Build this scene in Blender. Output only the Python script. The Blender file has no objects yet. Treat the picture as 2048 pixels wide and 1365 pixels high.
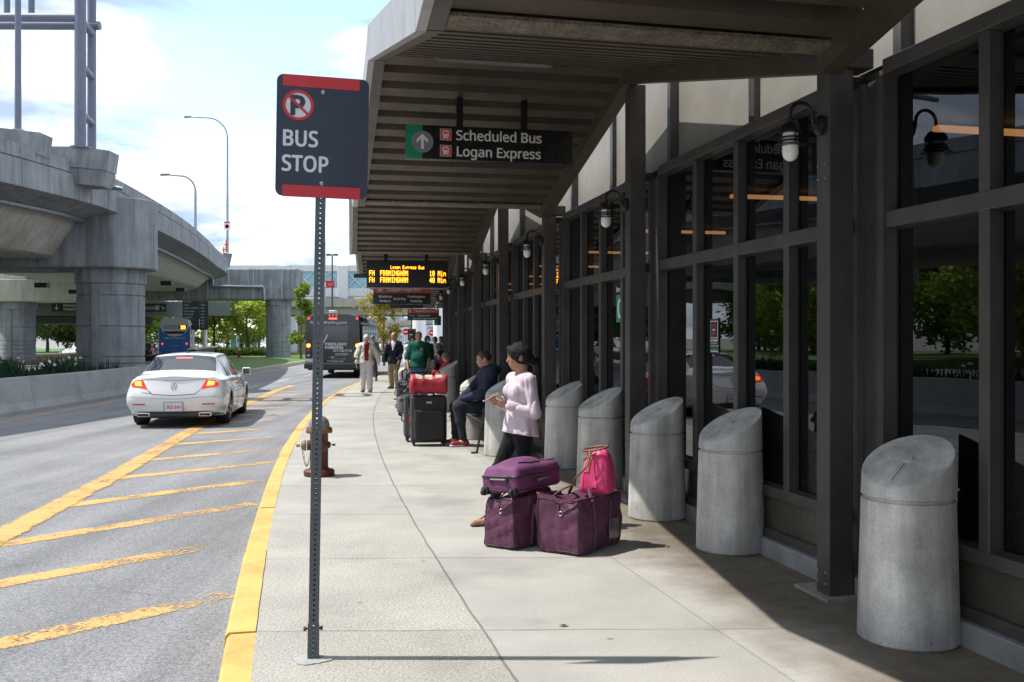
import bpy, bmesh, math, random
import numpy as np
from mathutils import Vector, Matrix
from mathutils.bvhtree import BVHTree
S = bpy.context.scene
COL = S.collection
R = math.radians
# ------------------------------------------------------------------ camera, sky, sun, exposure
EYE = 1.62
cam = bpy.data.cameras.new('camera'); camo = bpy.data.objects.new('camera', cam); COL.objects.link(camo)
camo.location = (0, 0, EYE); camo.rotation_euler = (R(90), 0, 0)
cam.sensor_width = 36; cam.lens = 1950 / 2048 * 36; cam.shift_y = -5.5 / 2048
cam.clip_start = .05; cam.clip_end = 6000
cam.dof.use_dof = True; cam.dof.focus_distance = 8.2; cam.dof.aperture_fstop = 14
S.camera = camo
SUN_EL, SUN_AZ = 58.5, 179.5          # azimuth of the sun in the XY plane, degrees from +X (sun stands over -X)
sd = Vector((math.cos(R(SUN_AZ)) * math.cos(R(SUN_EL)), math.sin(R(SUN_AZ)) * math.cos(R(SUN_EL)), math.sin(R(SUN_EL))))
sl = bpy.data.lights.new('sun', 'SUN'); sl.energy = 2.55; sl.angle = R(.53); sl.color = (1, .955, .88)
so = bpy.data.objects.new('sun', sl); COL.objects.link(so); so.location = (0, 0, 40)
so.rotation_euler = (-sd).to_track_quat('-Z', 'Y').to_euler()
S.view_settings.view_transform = 'Standard'; S.view_settings.look = 'None'
S.view_settings.exposure = 1.28; S.view_settings.gamma = 1
W = bpy.data.worlds.new('World'); S.world = W; W.use_nodes = True
def world():
    nt = W.node_tree; n = nt.nodes; l = nt.links; n.clear()
    out = n.new('ShaderNodeOutputWorld'); bg = n.new('ShaderNodeBackground'); bg.inputs[1].default_value = .148
    sky = n.new('ShaderNodeTexSky'); sky.sky_type = 'NISHITA'; sky.sun_disc = False
    sky.sun_elevation = R(SUN_EL); sky.sun_rotation = R(90 - SUN_AZ); sky.air_density = 1.0; sky.dust_density = .6; sky.ozone_density = 1.0
    tc = n.new('ShaderNodeTexCoord'); sx = n.new('ShaderNodeSeparateXYZ'); l.new(tc.outputs['Generated'], sx.inputs[0])
    def ma(op, a, b=None, c=None):
        m = n.new('ShaderNodeMath'); m.operation = op
        for i, q in enumerate((a, b, c)):
            if q is None: continue
            if isinstance(q, (int, float)): m.inputs[i].default_value = q
            else: l.new(q, m.inputs[i])
        return m.outputs[0]
    den = ma('ADD', ma('MAXIMUM', sx.outputs[2], 0.0), .22)
    cx = n.new('ShaderNodeCombineXYZ'); l.new(ma('DIVIDE', sx.outputs[0], den), cx.inputs[0]); l.new(ma('DIVIDE', sx.outputs[1], den), cx.inputs[1])
    l.new(ma('MULTIPLY', sx.outputs[2], 3.2), cx.inputs[2])
    def noise(sc, det, rough, off):
        mp = n.new('ShaderNodeMapping'); mp.inputs[1].default_value = off; l.new(cx.outputs[0], mp.inputs[0])
        t = n.new('ShaderNodeTexNoise'); t.inputs['Scale'].default_value = sc; t.inputs['Detail'].default_value = det; t.inputs['Roughness'].default_value = rough
        t.inputs['Distortion'].default_value = .25
        l.new(mp.outputs[0], t.inputs['Vector']); return t.outputs[0]
    n1 = noise(1.15, 9, .56, (3.1, 7.7, 1.3)); n2 = noise(2.6, 8, .55, (9.4, 1.2, 4.0))
    # a clearing in the clouds ahead, left of the canopy
    dp = n.new('ShaderNodeVectorMath'); dp.operation = 'DISTANCE'; l.new(tc.outputs['Generated'], dp.inputs[0])
    v = Vector((-.245, 1, .265)).normalized(); dp.inputs[1].default_value = v
    hole = n.new('ShaderNodeMapRange'); l.new(dp.outputs[1 if len(dp.outputs) > 1 else 0], hole.inputs[0]); hole.inputs[1].default_value = .05; hole.inputs[2].default_value = .24
    hole.inputs[3].default_value = -.20; hole.inputs[4].default_value = .13
    dens = ma('ADD', n1, hole.outputs[0])
    cov = n.new('ShaderNodeMapRange'); cov.interpolation_type = 'SMOOTHSTEP'; l.new(dens, cov.inputs[0]); cov.inputs[1].default_value = .455; cov.inputs[2].default_value = .555; cov.inputs[3].default_value = .06
    shade = n.new('ShaderNodeMapRange'); l.new(n2, shade.inputs[0]); shade.inputs[1].default_value = .40; shade.inputs[2].default_value = .58
    cc = n.new('ShaderNodeMix'); cc.data_type = 'RGBA'; l.new(shade.outputs[0], cc.inputs[0])
    cc.inputs[6].default_value = (1.65, 2.1, 2.75, 1); cc.inputs[7].default_value = (3.9, 4.1, 4.3, 1)
    mx = n.new('ShaderNodeMix'); mx.data_type = 'RGBA'; l.new(cov.outputs[0], mx.inputs[0]); l.new(sky.outputs[0], mx.inputs[6]); l.new(cc.outputs[2], mx.inputs[7])
    l.new(mx.outputs[2], bg.inputs[0]); l.new(bg.outputs[0], out.inputs[0])
world()
S.cycles.max_bounces = 8; S.cycles.transparent_max_bounces = 12; S.cycles.use_denoising = True
S.cycles.sample_clamp_indirect = 6

# ------------------------------------------------------------------ helpers
F = 1950.0; HZ = 677.0
def at(px, py, d): return Vector(((px - 1024) / F * d, d, EYE - (py - HZ) / F * d))
def gnd(px, py, z=0.0):
    d = F * (EYE - z) / (py - HZ); return Vector(((px - 1024) / F * d, d, z))
def XX(px, d): return (px - 1024) / F * d
def ZZ(py, d): return EYE - (py - HZ) / F * d
rnd = random.Random(7)

class MB:
    def __init__(s, M=None): s.v = []; s.f = []; s.uv = None; s.M = M
    def add(s, vs, fs):
        o = len(s.v)
        s.v += [tuple(s.M @ Vector(v)) for v in vs] if s.M is not None else [tuple(v) for v in vs]
        s.f += [[i + o for i in f] for f in fs]; return s
    def box(s, x0, x1, y0, y1, z0, z1):
        return s.add([(x0, y0, z0), (x1, y0, z0), (x1, y1, z0), (x0, y1, z0), (x0, y0, z1), (x1, y0, z1), (x1, y1, z1), (x0, y1, z1)],
                     [(0, 3, 2, 1), (4, 5, 6, 7), (0, 1, 5, 4), (1, 2, 6, 5), (2, 3, 7, 6), (3, 0, 4, 7)])
    def hexa(s, p):      # eight corners: bottom ring then top ring
        return s.add(p, [(0, 3, 2, 1), (4, 5, 6, 7), (0, 1, 5, 4), (1, 2, 6, 5), (2, 3, 7, 6), (3, 0, 4, 7)])
    def prism(s, poly, z0, z1):
        n = len(poly); vs = [(x, y, z0) for x, y in poly] + [(x, y, z1) for x, y in poly]
        return s.add(vs, [list(range(n))[::-1], list(range(n, 2 * n))] + [(i, (i + 1) % n, n + (i + 1) % n, n + i) for i in range(n)])
    def tube(s, pts, r, n=8, cap=True, sq=None):
        pts = [Vector(p) for p in pts]; k = len(pts); rs = r if isinstance(r, (list, tuple)) else [r] * k
        vs = []; up = None
        for i, p in enumerate(pts):
            t = (pts[min(i + 1, k - 1)] - pts[max(i - 1, 0)]).normalized()
            if up is None:
                up = Vector((0, 0, 1)) if abs(t.z) < .9 else Vector((0, 1, 0))
            a = t.cross(up)
            a = a.normalized() if a.length > 1e-6 else Vector((1, 0, 0))
            b = a.cross(t).normalized(); up = b
            for j in range(n):
                g = 2 * math.pi * (j + .5) / n; vs.append(p + (a * math.cos(g) + b * math.sin(g) * (sq or 1)) * rs[i])
        fs = [(i * n + j, i * n + (j + 1) % n, (i + 1) * n + (j + 1) % n, (i + 1) * n + j) for i in range(k - 1) for j in range(n)]
        if cap: fs += [list(range(n))[::-1], list(range((k - 1) * n, k * n))]
        return s.add(vs, fs)
    def lathe(s, prof, n=24, c=(0, 0, 0), axis='Z'):
        vs = []; k = len(prof)
        for r, z in prof:
            for j in range(n):
                g = 2 * math.pi * j / n; x, y = r * math.cos(g), r * math.sin(g)
                q = (x, y, z) if axis == 'Z' else ((z, x, y) if axis == 'X' else (x, z, y))
                vs.append((q[0] + c[0], q[1] + c[1], q[2] + c[2]))
        fs = [(i * n + j, i * n + (j + 1) % n, (i + 1) * n + (j + 1) % n, (i + 1) * n + j) for i in range(k - 1) for j in range(n)]
        return s.add(vs, fs + [list(range(n))[::-1], list(range((k - 1) * n, k * n))])
    def ball(s, c, r, n=12, m=8):
        r = r if isinstance(r, (tuple, list)) else (r, r, r)
        vs = [(c[0] + r[0] * math.sin(math.pi * (i + .02) / (m + .04)) * math.cos(2 * math.pi * j / n), c[1] + r[1] * math.sin(math.pi * (i + .02) / (m + .04)) * math.sin(2 * math.pi * j / n),
               c[2] + r[2] * math.cos(math.pi * (i + .02) / (m + .04))) for i in range(m + 1) for j in range(n)]
        return s.add(vs, [(i * n + j, (i + 1) * n + j, (i + 1) * n + (j + 1) % n, i * n + (j + 1) % n) for i in range(m) for j in range(n)])
    def grid(s, P, flip=False):      # P[i][j] points
        k, n = len(P), len(P[0]); fs = []
        for i in range(k - 1):
            for j in range(n - 1):
                q = (i * n + j, i * n + j + 1, (i + 1) * n + j + 1, (i + 1) * n + j); fs.append(q[::-1] if flip else q)
        return s.add([p for row in P for p in row], fs)
    def build(s, name, mat, parent=None, smooth=0, bevel=0, seg=2, uv=None):
        me = bpy.data.meshes.new(name); me.from_pydata(s.v, [], s.f); me.update()
        if uv is not None:
            ul = me.uv_layers.new(name='UVMap')
            for lp in me.loops: ul.data[lp.index].uv = uv[lp.vertex_index]
        return link(name, me, mat, parent, smooth, bevel, seg)

def link(name, me, mat, parent=None, smooth=0, bevel=0, seg=2):
    o = bpy.data.objects.new(name, me); COL.objects.link(o)
    if mat is not None: me.materials.append(mat)
    if smooth:
        me.polygons.foreach_set('use_smooth', [True] * len(me.polygons))
        if smooth < 180: me.set_sharp_from_angle(angle=R(smooth))
    if bevel:
        b = o.modifiers.new('bevel', 'BEVEL'); b.width = bevel; b.segments = seg; b.limit_method = 'ANGLE'; b.angle_limit = R(35)
    if parent is not None: o.parent = parent
    return o
def tag(o, label=None, cat=None, group=None, kind=None):
    if label: o['label'] = label
    if cat: o['category'] = cat
    if group: o['group'] = group
    if kind: o['kind'] = kind
    return o
def thing(name, label, cat, loc=(0, 0, 0), rz=0.0, group=None):
    o = bpy.data.objects.new(name, None); COL.objects.link(o); o.location = loc; o.rotation_euler = (0, 0, rz); o.empty_display_size = .1
    return tag(o, label, cat, group)
def kids(o): return [c for c in COL.objects if c.parent == o]
def dup(root, loc, rz=0.0, label=None, sc=None):
    r = root.copy(); COL.objects.link(r); r.location = loc; r.rotation_euler = (0, 0, rz)
    if sc: r.scale = (sc, sc, sc)
    if label: r['label'] = label
    for c in kids(root):
        a = c.copy(); COL.objects.link(a); a.parent = r
        for g in kids(c):
            b = g.copy(); COL.objects.link(b); b.parent = a
    return r
def frame2(T):           # matrix with local x = along T (2D), y = left-hand normal, z up
    t = Vector((T[0], T[1], 0)).normalized(); return t, Vector((t.y, -t.x, 0))

# ------------------------------------------------------------------ materials
MATS = {}
def nodes(name):
    m = bpy.data.materials.new(name); m.use_nodes = True; return m, m.node_tree.nodes, m.node_tree.links
def pm(name, c, r=.6, m=0.0, var=.12, sc=6.0, bump=0.0, bsc=60.0, streak=0.0, speck=0.0, spsc=180.0, spec=.5, coat=0.0, emit=0.0, sheen=0.0, dirt=0.0, pits=0.0, vary=0, foot=0.0):
    if name in MATS: return MATS[name]
    mt, n, l = nodes(name); b = n['Principled BSDF']
    b.inputs['Roughness'].default_value = r; b.inputs['Metallic'].default_value = m; b.inputs['Specular IOR Level'].default_value = spec
    if coat: b.inputs['Coat Weight'].default_value = coat; b.inputs['Coat Roughness'].default_value = .04
    if sheen: b.inputs['Sheen Weight'].default_value = sheen
    tc = n.new('ShaderNodeTexCoord')
    src = tc.outputs['Object']
    if vary:            # no two alike: shift the pattern by the object's own random number
        oi = n.new('ShaderNodeObjectInfo'); ad = n.new('ShaderNodeVectorMath'); ad.operation = 'MULTIPLY_ADD'; l.new(oi.outputs['Random'], ad.inputs[0]); ad.inputs[1].default_value = (17, 23, 0); l.new(tc.outputs['Object'], ad.inputs[2]); src = ad.outputs[0]
    def noise(scale, det=5, stretch=None, rough=.6):
        t = n.new('ShaderNodeTexNoise'); t.inputs['Scale'].default_value = scale; t.inputs['Detail'].default_value = det; t.inputs['Roughness'].default_value = rough
        if stretch:
            mp = n.new('ShaderNodeMapping'); mp.inputs[3].default_value = stretch; l.new(src, mp.inputs[0]); l.new(mp.outputs[0], t.inputs['Vector'])
        else: l.new(src, t.inputs['Vector'])
        return t.outputs[0]
    def ramp(src, lo, hi, a, bb):
        q = n.new('ShaderNodeMapRange'); l.new(src, q.inputs[0]); q.inputs[1].default_value = lo; q.inputs[2].default_value = hi; q.inputs[3].default_value = a; q.inputs[4].default_value = bb
        return q.outputs[0]
    def mul(a, bb):
        q = n.new('ShaderNodeMath'); q.operation = 'MULTIPLY'; l.new(a, q.inputs[0]); l.new(bb, q.inputs[1]); return q.outputs[0]
    f = ramp(noise(sc), .3, .7, 1 - var, 1 + var)
    if streak: f = mul(f, ramp(noise(3.0, 6, (1.6, 1.6, .12)), .35, .68, 1 + streak * .5, 1 - streak))
    if speck: f = mul(f, ramp(noise(spsc, 2), .32, .68, 1 - speck, 1 + speck))
    if dirt: f = mul(f, ramp(noise(1.3, 8, None, .7), .48, .66, 1, 1 - dirt))
    if pits:
        vo = n.new('ShaderNodeTexVoronoi'); vo.inputs['Scale'].default_value = 11; l.new(src, vo.inputs['Vector']); f = mul(f, ramp(vo.outputs['Distance'], .05, .075, 1 - pits, 1))
    if foot:            # splash and boot marks low down
        sz = n.new('ShaderNodeSeparateXYZ'); l.new(tc.outputs['Object'], sz.inputs[0]); zz = n.new('ShaderNodeMath'); zz.operation = 'MULTIPLY_ADD'; l.new(noise(5, 6), zz.inputs[0]); zz.inputs[1].default_value = -.35; l.new(sz.outputs[2], zz.inputs[2]); f = mul(f, ramp(zz.outputs[0], -.16, .02, 1 - foot, 1))
    mx = n.new('ShaderNodeVectorMath'); mx.operation = 'SCALE'; mx.inputs[0].default_value = c[:3]; l.new(f, mx.inputs['Scale'])
    l.new(mx.outputs[0], b.inputs['Base Color'])
    rr = ramp(noise(sc * 2.3), .3, .7, max(0, r - .08), min(1, r + .08)); l.new(rr, b.inputs['Roughness'])
    if bump:
        bp = n.new('ShaderNodeBump'); bp.inputs['Strength'].default_value = 1.0; bp.inputs['Distance'].default_value = bump; l.new(noise(bsc, 3), bp.inputs['Height']); l.new(bp.outputs[0], b.inputs['Normal'])
    if emit: b.inputs['Emission Color'].default_value = (*c[:3], 1); b.inputs['Emission Strength'].default_value = emit
    MATS[name] = mt; return mt
def emit(name, c, s):
    if name in MATS: return MATS[name]
    mt, n, l = nodes(name); b = n['Principled BSDF']; b.inputs['Base Color'].default_value = (*c, 1); b.inputs['Roughness'].default_value = .35
    b.inputs['Emission Color'].default_value = (*c, 1); b.inputs['Emission Strength'].default_value = s; MATS[name] = mt; return mt
def glass(name, tint=.12, ior=1.7, col=(1, 1, 1), rough=0.0, wavy=False):
    mt, n, l = nodes(name); n.remove(n['Principled BSDF']); out = n['Material Output']
    fr = n.new('ShaderNodeFresnel'); fr.inputs[0].default_value = ior
    tr = n.new('ShaderNodeBsdfTransparent'); tr.inputs[0].default_value = (tint * col[0], tint * col[1], tint * col[2], 1)
    gl = n.new('ShaderNodeBsdfGlossy'); gl.inputs['Roughness'].default_value = rough; gl.inputs[0].default_value = (.95, .97, 1, 1)
    if wavy:            # float glass is never quite flat
        tc = n.new('ShaderNodeTexCoord'); t = n.new('ShaderNodeTexNoise'); t.inputs['Scale'].default_value = 1.6; t.inputs['Detail'].default_value = 1; l.new(tc.outputs['Object'], t.inputs['Vector']); bp = n.new('ShaderNodeBump'); bp.inputs['Distance'].default_value = .0011; l.new(t.outputs[0], bp.inputs['Height']); l.new(bp.outputs[0], gl.inputs['Normal'])
    mx = n.new('ShaderNodeMixShader'); l.new(fr.outputs[0], mx.inputs[0]); l.new(tr.outputs[0], mx.inputs[1]); l.new(gl.outputs[0], mx.inputs[2]); l.new(mx.outputs[0], out.inputs[0])
    MATS[name] = mt; return mt
def leafmat(name, c, tr=.35):
    mt, n, l = nodes(name); n.remove(n['Principled BSDF']); out = n['Material Output']
    oi = n.new('ShaderNodeTexCoord'); t = n.new('ShaderNodeTexNoise'); t.inputs['Scale'].default_value = 1.3; t.inputs['Detail'].default_value = 4; l.new(oi.outputs['Object'], t.inputs['Vector'])
    q = n.new('ShaderNodeMapRange'); l.new(t.outputs[0], q.inputs[0]); q.inputs[1].default_value = .3; q.inputs[2].default_value = .7; q.inputs[3].default_value = .62; q.inputs[4].default_value = 1.4
    s = n.new('ShaderNodeVectorMath'); s.operation = 'SCALE'; s.inputs[0].default_value = c; l.new(q.outputs[0], s.inputs['Scale'])
    d = n.new('ShaderNodeBsdfDiffuse'); e = n.new('ShaderNodeBsdfTranslucent'); l.new(s.outputs[0], d.inputs[0]); l.new(s.outputs[0], e.inputs[0])
    mx = n.new('ShaderNodeMixShader'); mx.inputs[0].default_value = tr; l.new(d.outputs[0], mx.inputs[1]); l.new(e.outputs[0], mx.inputs[2]); l.new(mx.outputs[0], out.inputs[0])
    MATS[name] = mt; return mt
def wornpaint(name, c, base=.40, grow=.22):
    mt, n, l = nodes(name); b = n['Principled BSDF']; out = n['Material Output']; b.inputs['Roughness'].default_value = .7
    tc = n.new('ShaderNodeTexCoord')
    def nz(sc, det=4):
        t = n.new('ShaderNodeTexNoise'); t.inputs['Scale'].default_value = sc; t.inputs['Detail'].default_value = det; t.inputs['Roughness'].default_value = .7; l.new(tc.outputs['Object'], t.inputs['Vector']); return t.outputs[0]
    sx = n.new('ShaderNodeSeparateXYZ'); l.new(tc.outputs['UV'], sx.inputs[0])
    th = n.new('ShaderNodeMath'); th.operation = 'MULTIPLY_ADD'; l.new(sx.outputs[0], th.inputs[0]); th.inputs[1].default_value = grow; th.inputs[2].default_value = base
    av = n.new('ShaderNodeMath'); av.operation = 'MULTIPLY_ADD'; l.new(nz(2.2), av.inputs[0]); av.inputs[1].default_value = .45
    a2 = n.new('ShaderNodeMath'); a2.operation = 'MULTIPLY'; l.new(nz(38, 5), a2.inputs[0]); a2.inputs[1].default_value = .55; l.new(a2.outputs[0], av.inputs[2])
    # edges of the bar wear first
    ed = n.new('ShaderNodeMath'); ed.operation = 'SUBTRACT'; l.new(sx.outputs[1], ed.inputs[0]); ed.inputs[1].default_value = .5
    ea = n.new('ShaderNodeMath'); ea.operation = 'ABSOLUTE'; l.new(ed.outputs[0], ea.inputs[0])
    eb = n.new('ShaderNodeMapRange'); l.new(ea.outputs[0], eb.inputs[0]); eb.inputs[1].default_value = .33; eb.inputs[2].default_value = .5; eb.inputs[3].default_value = 0; eb.inputs[4].default_value = .14
    t3 = n.new('ShaderNodeMath'); t3.operation = 'ADD'; l.new(th.outputs[0], t3.inputs[0]); l.new(eb.outputs[0], t3.inputs[1])
    df = n.new('ShaderNodeMath'); df.operation = 'SUBTRACT'; l.new(av.outputs[0], df.inputs[0]); l.new(t3.outputs[0], df.inputs[1])
    al = n.new('ShaderNodeMapRange'); l.new(df.outputs[0], al.inputs[0]); al.inputs[1].default_value = -.03; al.inputs[2].default_value = .05
    q = n.new('ShaderNodeMapRange'); l.new(nz(5), q.inputs[0]); q.inputs[3].default_value = .75; q.inputs[4].default_value = 1.2
    s = n.new('ShaderNodeVectorMath'); s.operation = 'SCALE'; s.inputs[0].default_value = c; l.new(q.outputs[0], s.inputs['Scale']); l.new(s.outputs[0], b.inputs['Base Color'])
    tr = n.new('ShaderNodeBsdfTransparent'); mx = n.new('ShaderNodeMixShader'); l.new(al.outputs[0], mx.inputs[0]); l.new(tr.outputs[0], mx.inputs[1]); l.new(b.outputs[0], mx.inputs[2]); l.new(mx.outputs[0], out.inputs[0])
    MATS[name] = mt; return mt

BRONZE = pm('bronze_metal', (.074, .069, .065), .42, .35, .2, 3, streak=.12, dirt=.15)
BRONZE2 = pm('soffit_metal', (.068, .052, .037), .5, .2, .22, 2.5, speck=.1, spsc=40, dirt=.2)
FASCIA = pm('fascia_metal', (.34, .34, .35), .45, .3, .08, 2, streak=.15)
BLACK = pm('black_metal', (.012, .012, .013), .4, .2, .1)
BEIGE = pm('spandrel_panel', (.215, .202, .178), .55, 0, .08, 2, dirt=.12)
CONC = pm('concrete_pier', (.245, .262, .285), .85, 0, .14, 1.2, bump=.003, bsc=30, streak=.34, dirt=.2, speck=.05, spsc=60)
CONCB = pm('bollard_concrete', (.52, .51, .485), .88, 0, .17, 4, bump=.0025, bsc=70, streak=.40, speck=.13, spsc=110, dirt=.28, pits=.55, vary=1, foot=.25)
CONCL = pm('pale_concrete', (.42, .40, .36), .85, 0, .1, 1.5, streak=.2)
GALV = pm('galvanised_steel', (.30, .33, .36), .42, .75, .12, 8)
GLASS = glass('window_glass', .12, 1.68, wavy=True)
CARGLASS = pm('car_glass', (.018, .024, .035), .04, 0, 0, spec=.9)
RUBBER = pm('rubber', (.018, .018, .018), .8, 0, .1)
WHITE = pm('white_paint', (.78, .78, .77), .4, 0, .04)
WHITEL = pm('white_lettering', (.75, .75, .74), .5, 0, .03)
RED = pm('red_paint', (.55, .02, .025), .4, 0, .06)
GLOBE = pm('opal_glass', (.8, .8, .78), .25, 0, .02)
CHROME = pm('chrome', (.6, .6, .62), .15, 1.0, .03)

try: FNT = bpy.data.fonts.load(bpy.utils.system_resource('DATAFILES', path='fonts') + '/NotoSansHebrew-Regular.woff2')
except Exception: FNT = None
def textmesh(s, size, bold=0.0, sx=1.0, align='LEFT', spacing=1.0, extrude=.0004):
    cu = bpy.data.curves.new('t', 'FONT'); cu.body = s
    if FNT: cu.font = FNT
    cu.size = size * (1.2 if FNT else 1.0); cu.align_x = align; cu.extrude = extrude; cu.space_character = spacing; cu.resolution_u = 3
    o = bpy.data.objects.new('t', cu); COL.objects.link(o)
    me = bpy.data.meshes.new_from_object(o); bpy.data.objects.remove(o); bpy.data.curves.remove(cu)
    if sx != 1.0: me.transform(Matrix.Diagonal((sx, 1, 1, 1)))
    if bold:         # heavier strokes: the same letters again, a hair's breadth to each side
        bm = bmesh.new(); b = bold * 1.1
        for k, (dx, dy) in enumerate(((0, 0), (b, 0), (-b, 0), (0, b * .8), (0, -b * .8), (b * .7, b * .6), (-b * .7, b * .6), (b * .7, -b * .6), (-b * .7, -b * .6))):
            c = me.copy(); c.transform(Matrix.Translation((dx, dy, k * .00012))); bm.from_mesh(c); bpy.data.meshes.remove(c)
        bm.to_mesh(me); bm.free()
    return me
def text(s, size, mat, parent, x, y, z, name='lettering', bold=0.0, sx=1.0, align='LEFT', spacing=1.0, rx=90, M=None):
    """lettering on a face that looks along local -y of its parent"""
    me = textmesh(s, size, bold, sx, align, spacing); me.materials.clear()
    me.transform(M if M is not None else Matrix.Translation((x, y, z)) @ Matrix.Rotation(R(rx), 4, 'X'))
    return link(name, me, mat, parent)

# ------------------------------------------------------------------ plan curves of the kerb and of the column line
def Xk(d): return -.25 - .262 * d + .0031 * d * d
def Xk1(d): return -.262 + .0062 * d
def Xc(d): return 3.449 - .2618 * d + .002627 * d * d
def Xc1(d): return -.2618 + .005254 * d
def nrm(s): L = math.hypot(1, s); return Vector((1 / L, -s / L, 0))
def tan(s): L = math.hypot(1, s); return Vector((s / L, 1 / L, 0))
def cpt(d, n=0.0, z=0.0): return Vector((Xc(d), d, z)) + nrm(Xc1(d)) * n
def kpt(d, n=0.0, z=0.0): return Vector((Xk(d), d, z)) + nrm(Xk1(d)) * n
# ------------------------------------------------------------------ ground, road, sidewalk, kerb, markings
def struct(o): o['kind'] = 'structure'; return o
def asphalt():
    mt, n, l = nodes('asphalt'); b = n['Principled BSDF']; tc = n.new('ShaderNodeTexCoord'); b.inputs['Roughness'].default_value = .88; b.inputs['Specular IOR Level'].default_value = .3
    def nz(sc, det, rough=.6, st=None):
        t = n.new('ShaderNodeTexNoise'); t.inputs['Scale'].default_value = sc; t.inputs['Detail'].default_value = det; t.inputs['Roughness'].default_value = rough
        if st:
            mp = n.new('ShaderNodeMapping'); mp.inputs[3].default_value = st; l.new(tc.outputs['Object'], mp.inputs[0]); l.new(mp.outputs[0], t.inputs['Vector'])
        else: l.new(tc.outputs['Object'], t.inputs['Vector'])
        return t.outputs[0]
    def rg(s, a, b2, c, d):
        q = n.new('ShaderNodeMapRange'); l.new(s, q.inputs[0])
        for i, k in enumerate((a, b2, c, d)): q.inputs[1 + i].default_value = k
        return q.outputs[0]
    def mul(a, c):
        q = n.new('ShaderNodeMath'); q.operation = 'MULTIPLY'; l.new(a, q.inputs[0]); l.new(c, q.inputs[1]); return q.outputs[0]
    f = mul(rg(nz(.5, 6), .3, .7, .86, 1.14), rg(nz(48, 3, .8), .34, .66, .6, 1.4))
    f = mul(f, rg(nz(130, 2, .6), .36, .64, .68, 1.36))
    f = mul(f, rg(nz(1.1, 5, .6, (1.5, .06, 1)), .4, .65, 1.08, .80))
    v = n.new('ShaderNodeTexVoronoi'); v.feature = 'DISTANCE_TO_EDGE'; v.inputs['Scale'].default_value = .22
    mp = n.new('ShaderNodeVectorMath'); mp.operation = 'ADD'; l.new(tc.outputs['Object'], mp.inputs[0])
    t = n.new('ShaderNodeTexNoise'); t.inputs['Scale'].default_value = .9; t.inputs['Detail'].default_value = 6; l.new(tc.outputs['Object'], t.inputs['Vector'])
    sc = n.new('ShaderNodeVectorMath'); sc.operation = 'SCALE'; sc.inputs['Scale'].default_value = 1.6; l.new(t.outputs[1], sc.inputs[0]); l.new(sc.outputs[0], mp.inputs[1]); l.new(mp.outputs[0], v.inputs['Vector'])
    f = mul(f, rg(v.outputs[0], .0, .004, .8, 1.0))
    s = n.new('ShaderNodeVectorMath'); s.operation = 'SCALE'; s.inputs[0].default_value = (.208, .212, .224); l.new(f, s.inputs['Scale']); l.new(s.outputs[0], b.inputs['Base Color'])
    bp = n.new('ShaderNodeBump'); bp.inputs['Distance'].default_value = .006; l.new(nz(120, 3, .7), bp.inputs['Height']); l.new(bp.outputs[0], b.inputs['Normal'])
    MATS['asphalt'] = mt; return mt
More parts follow.
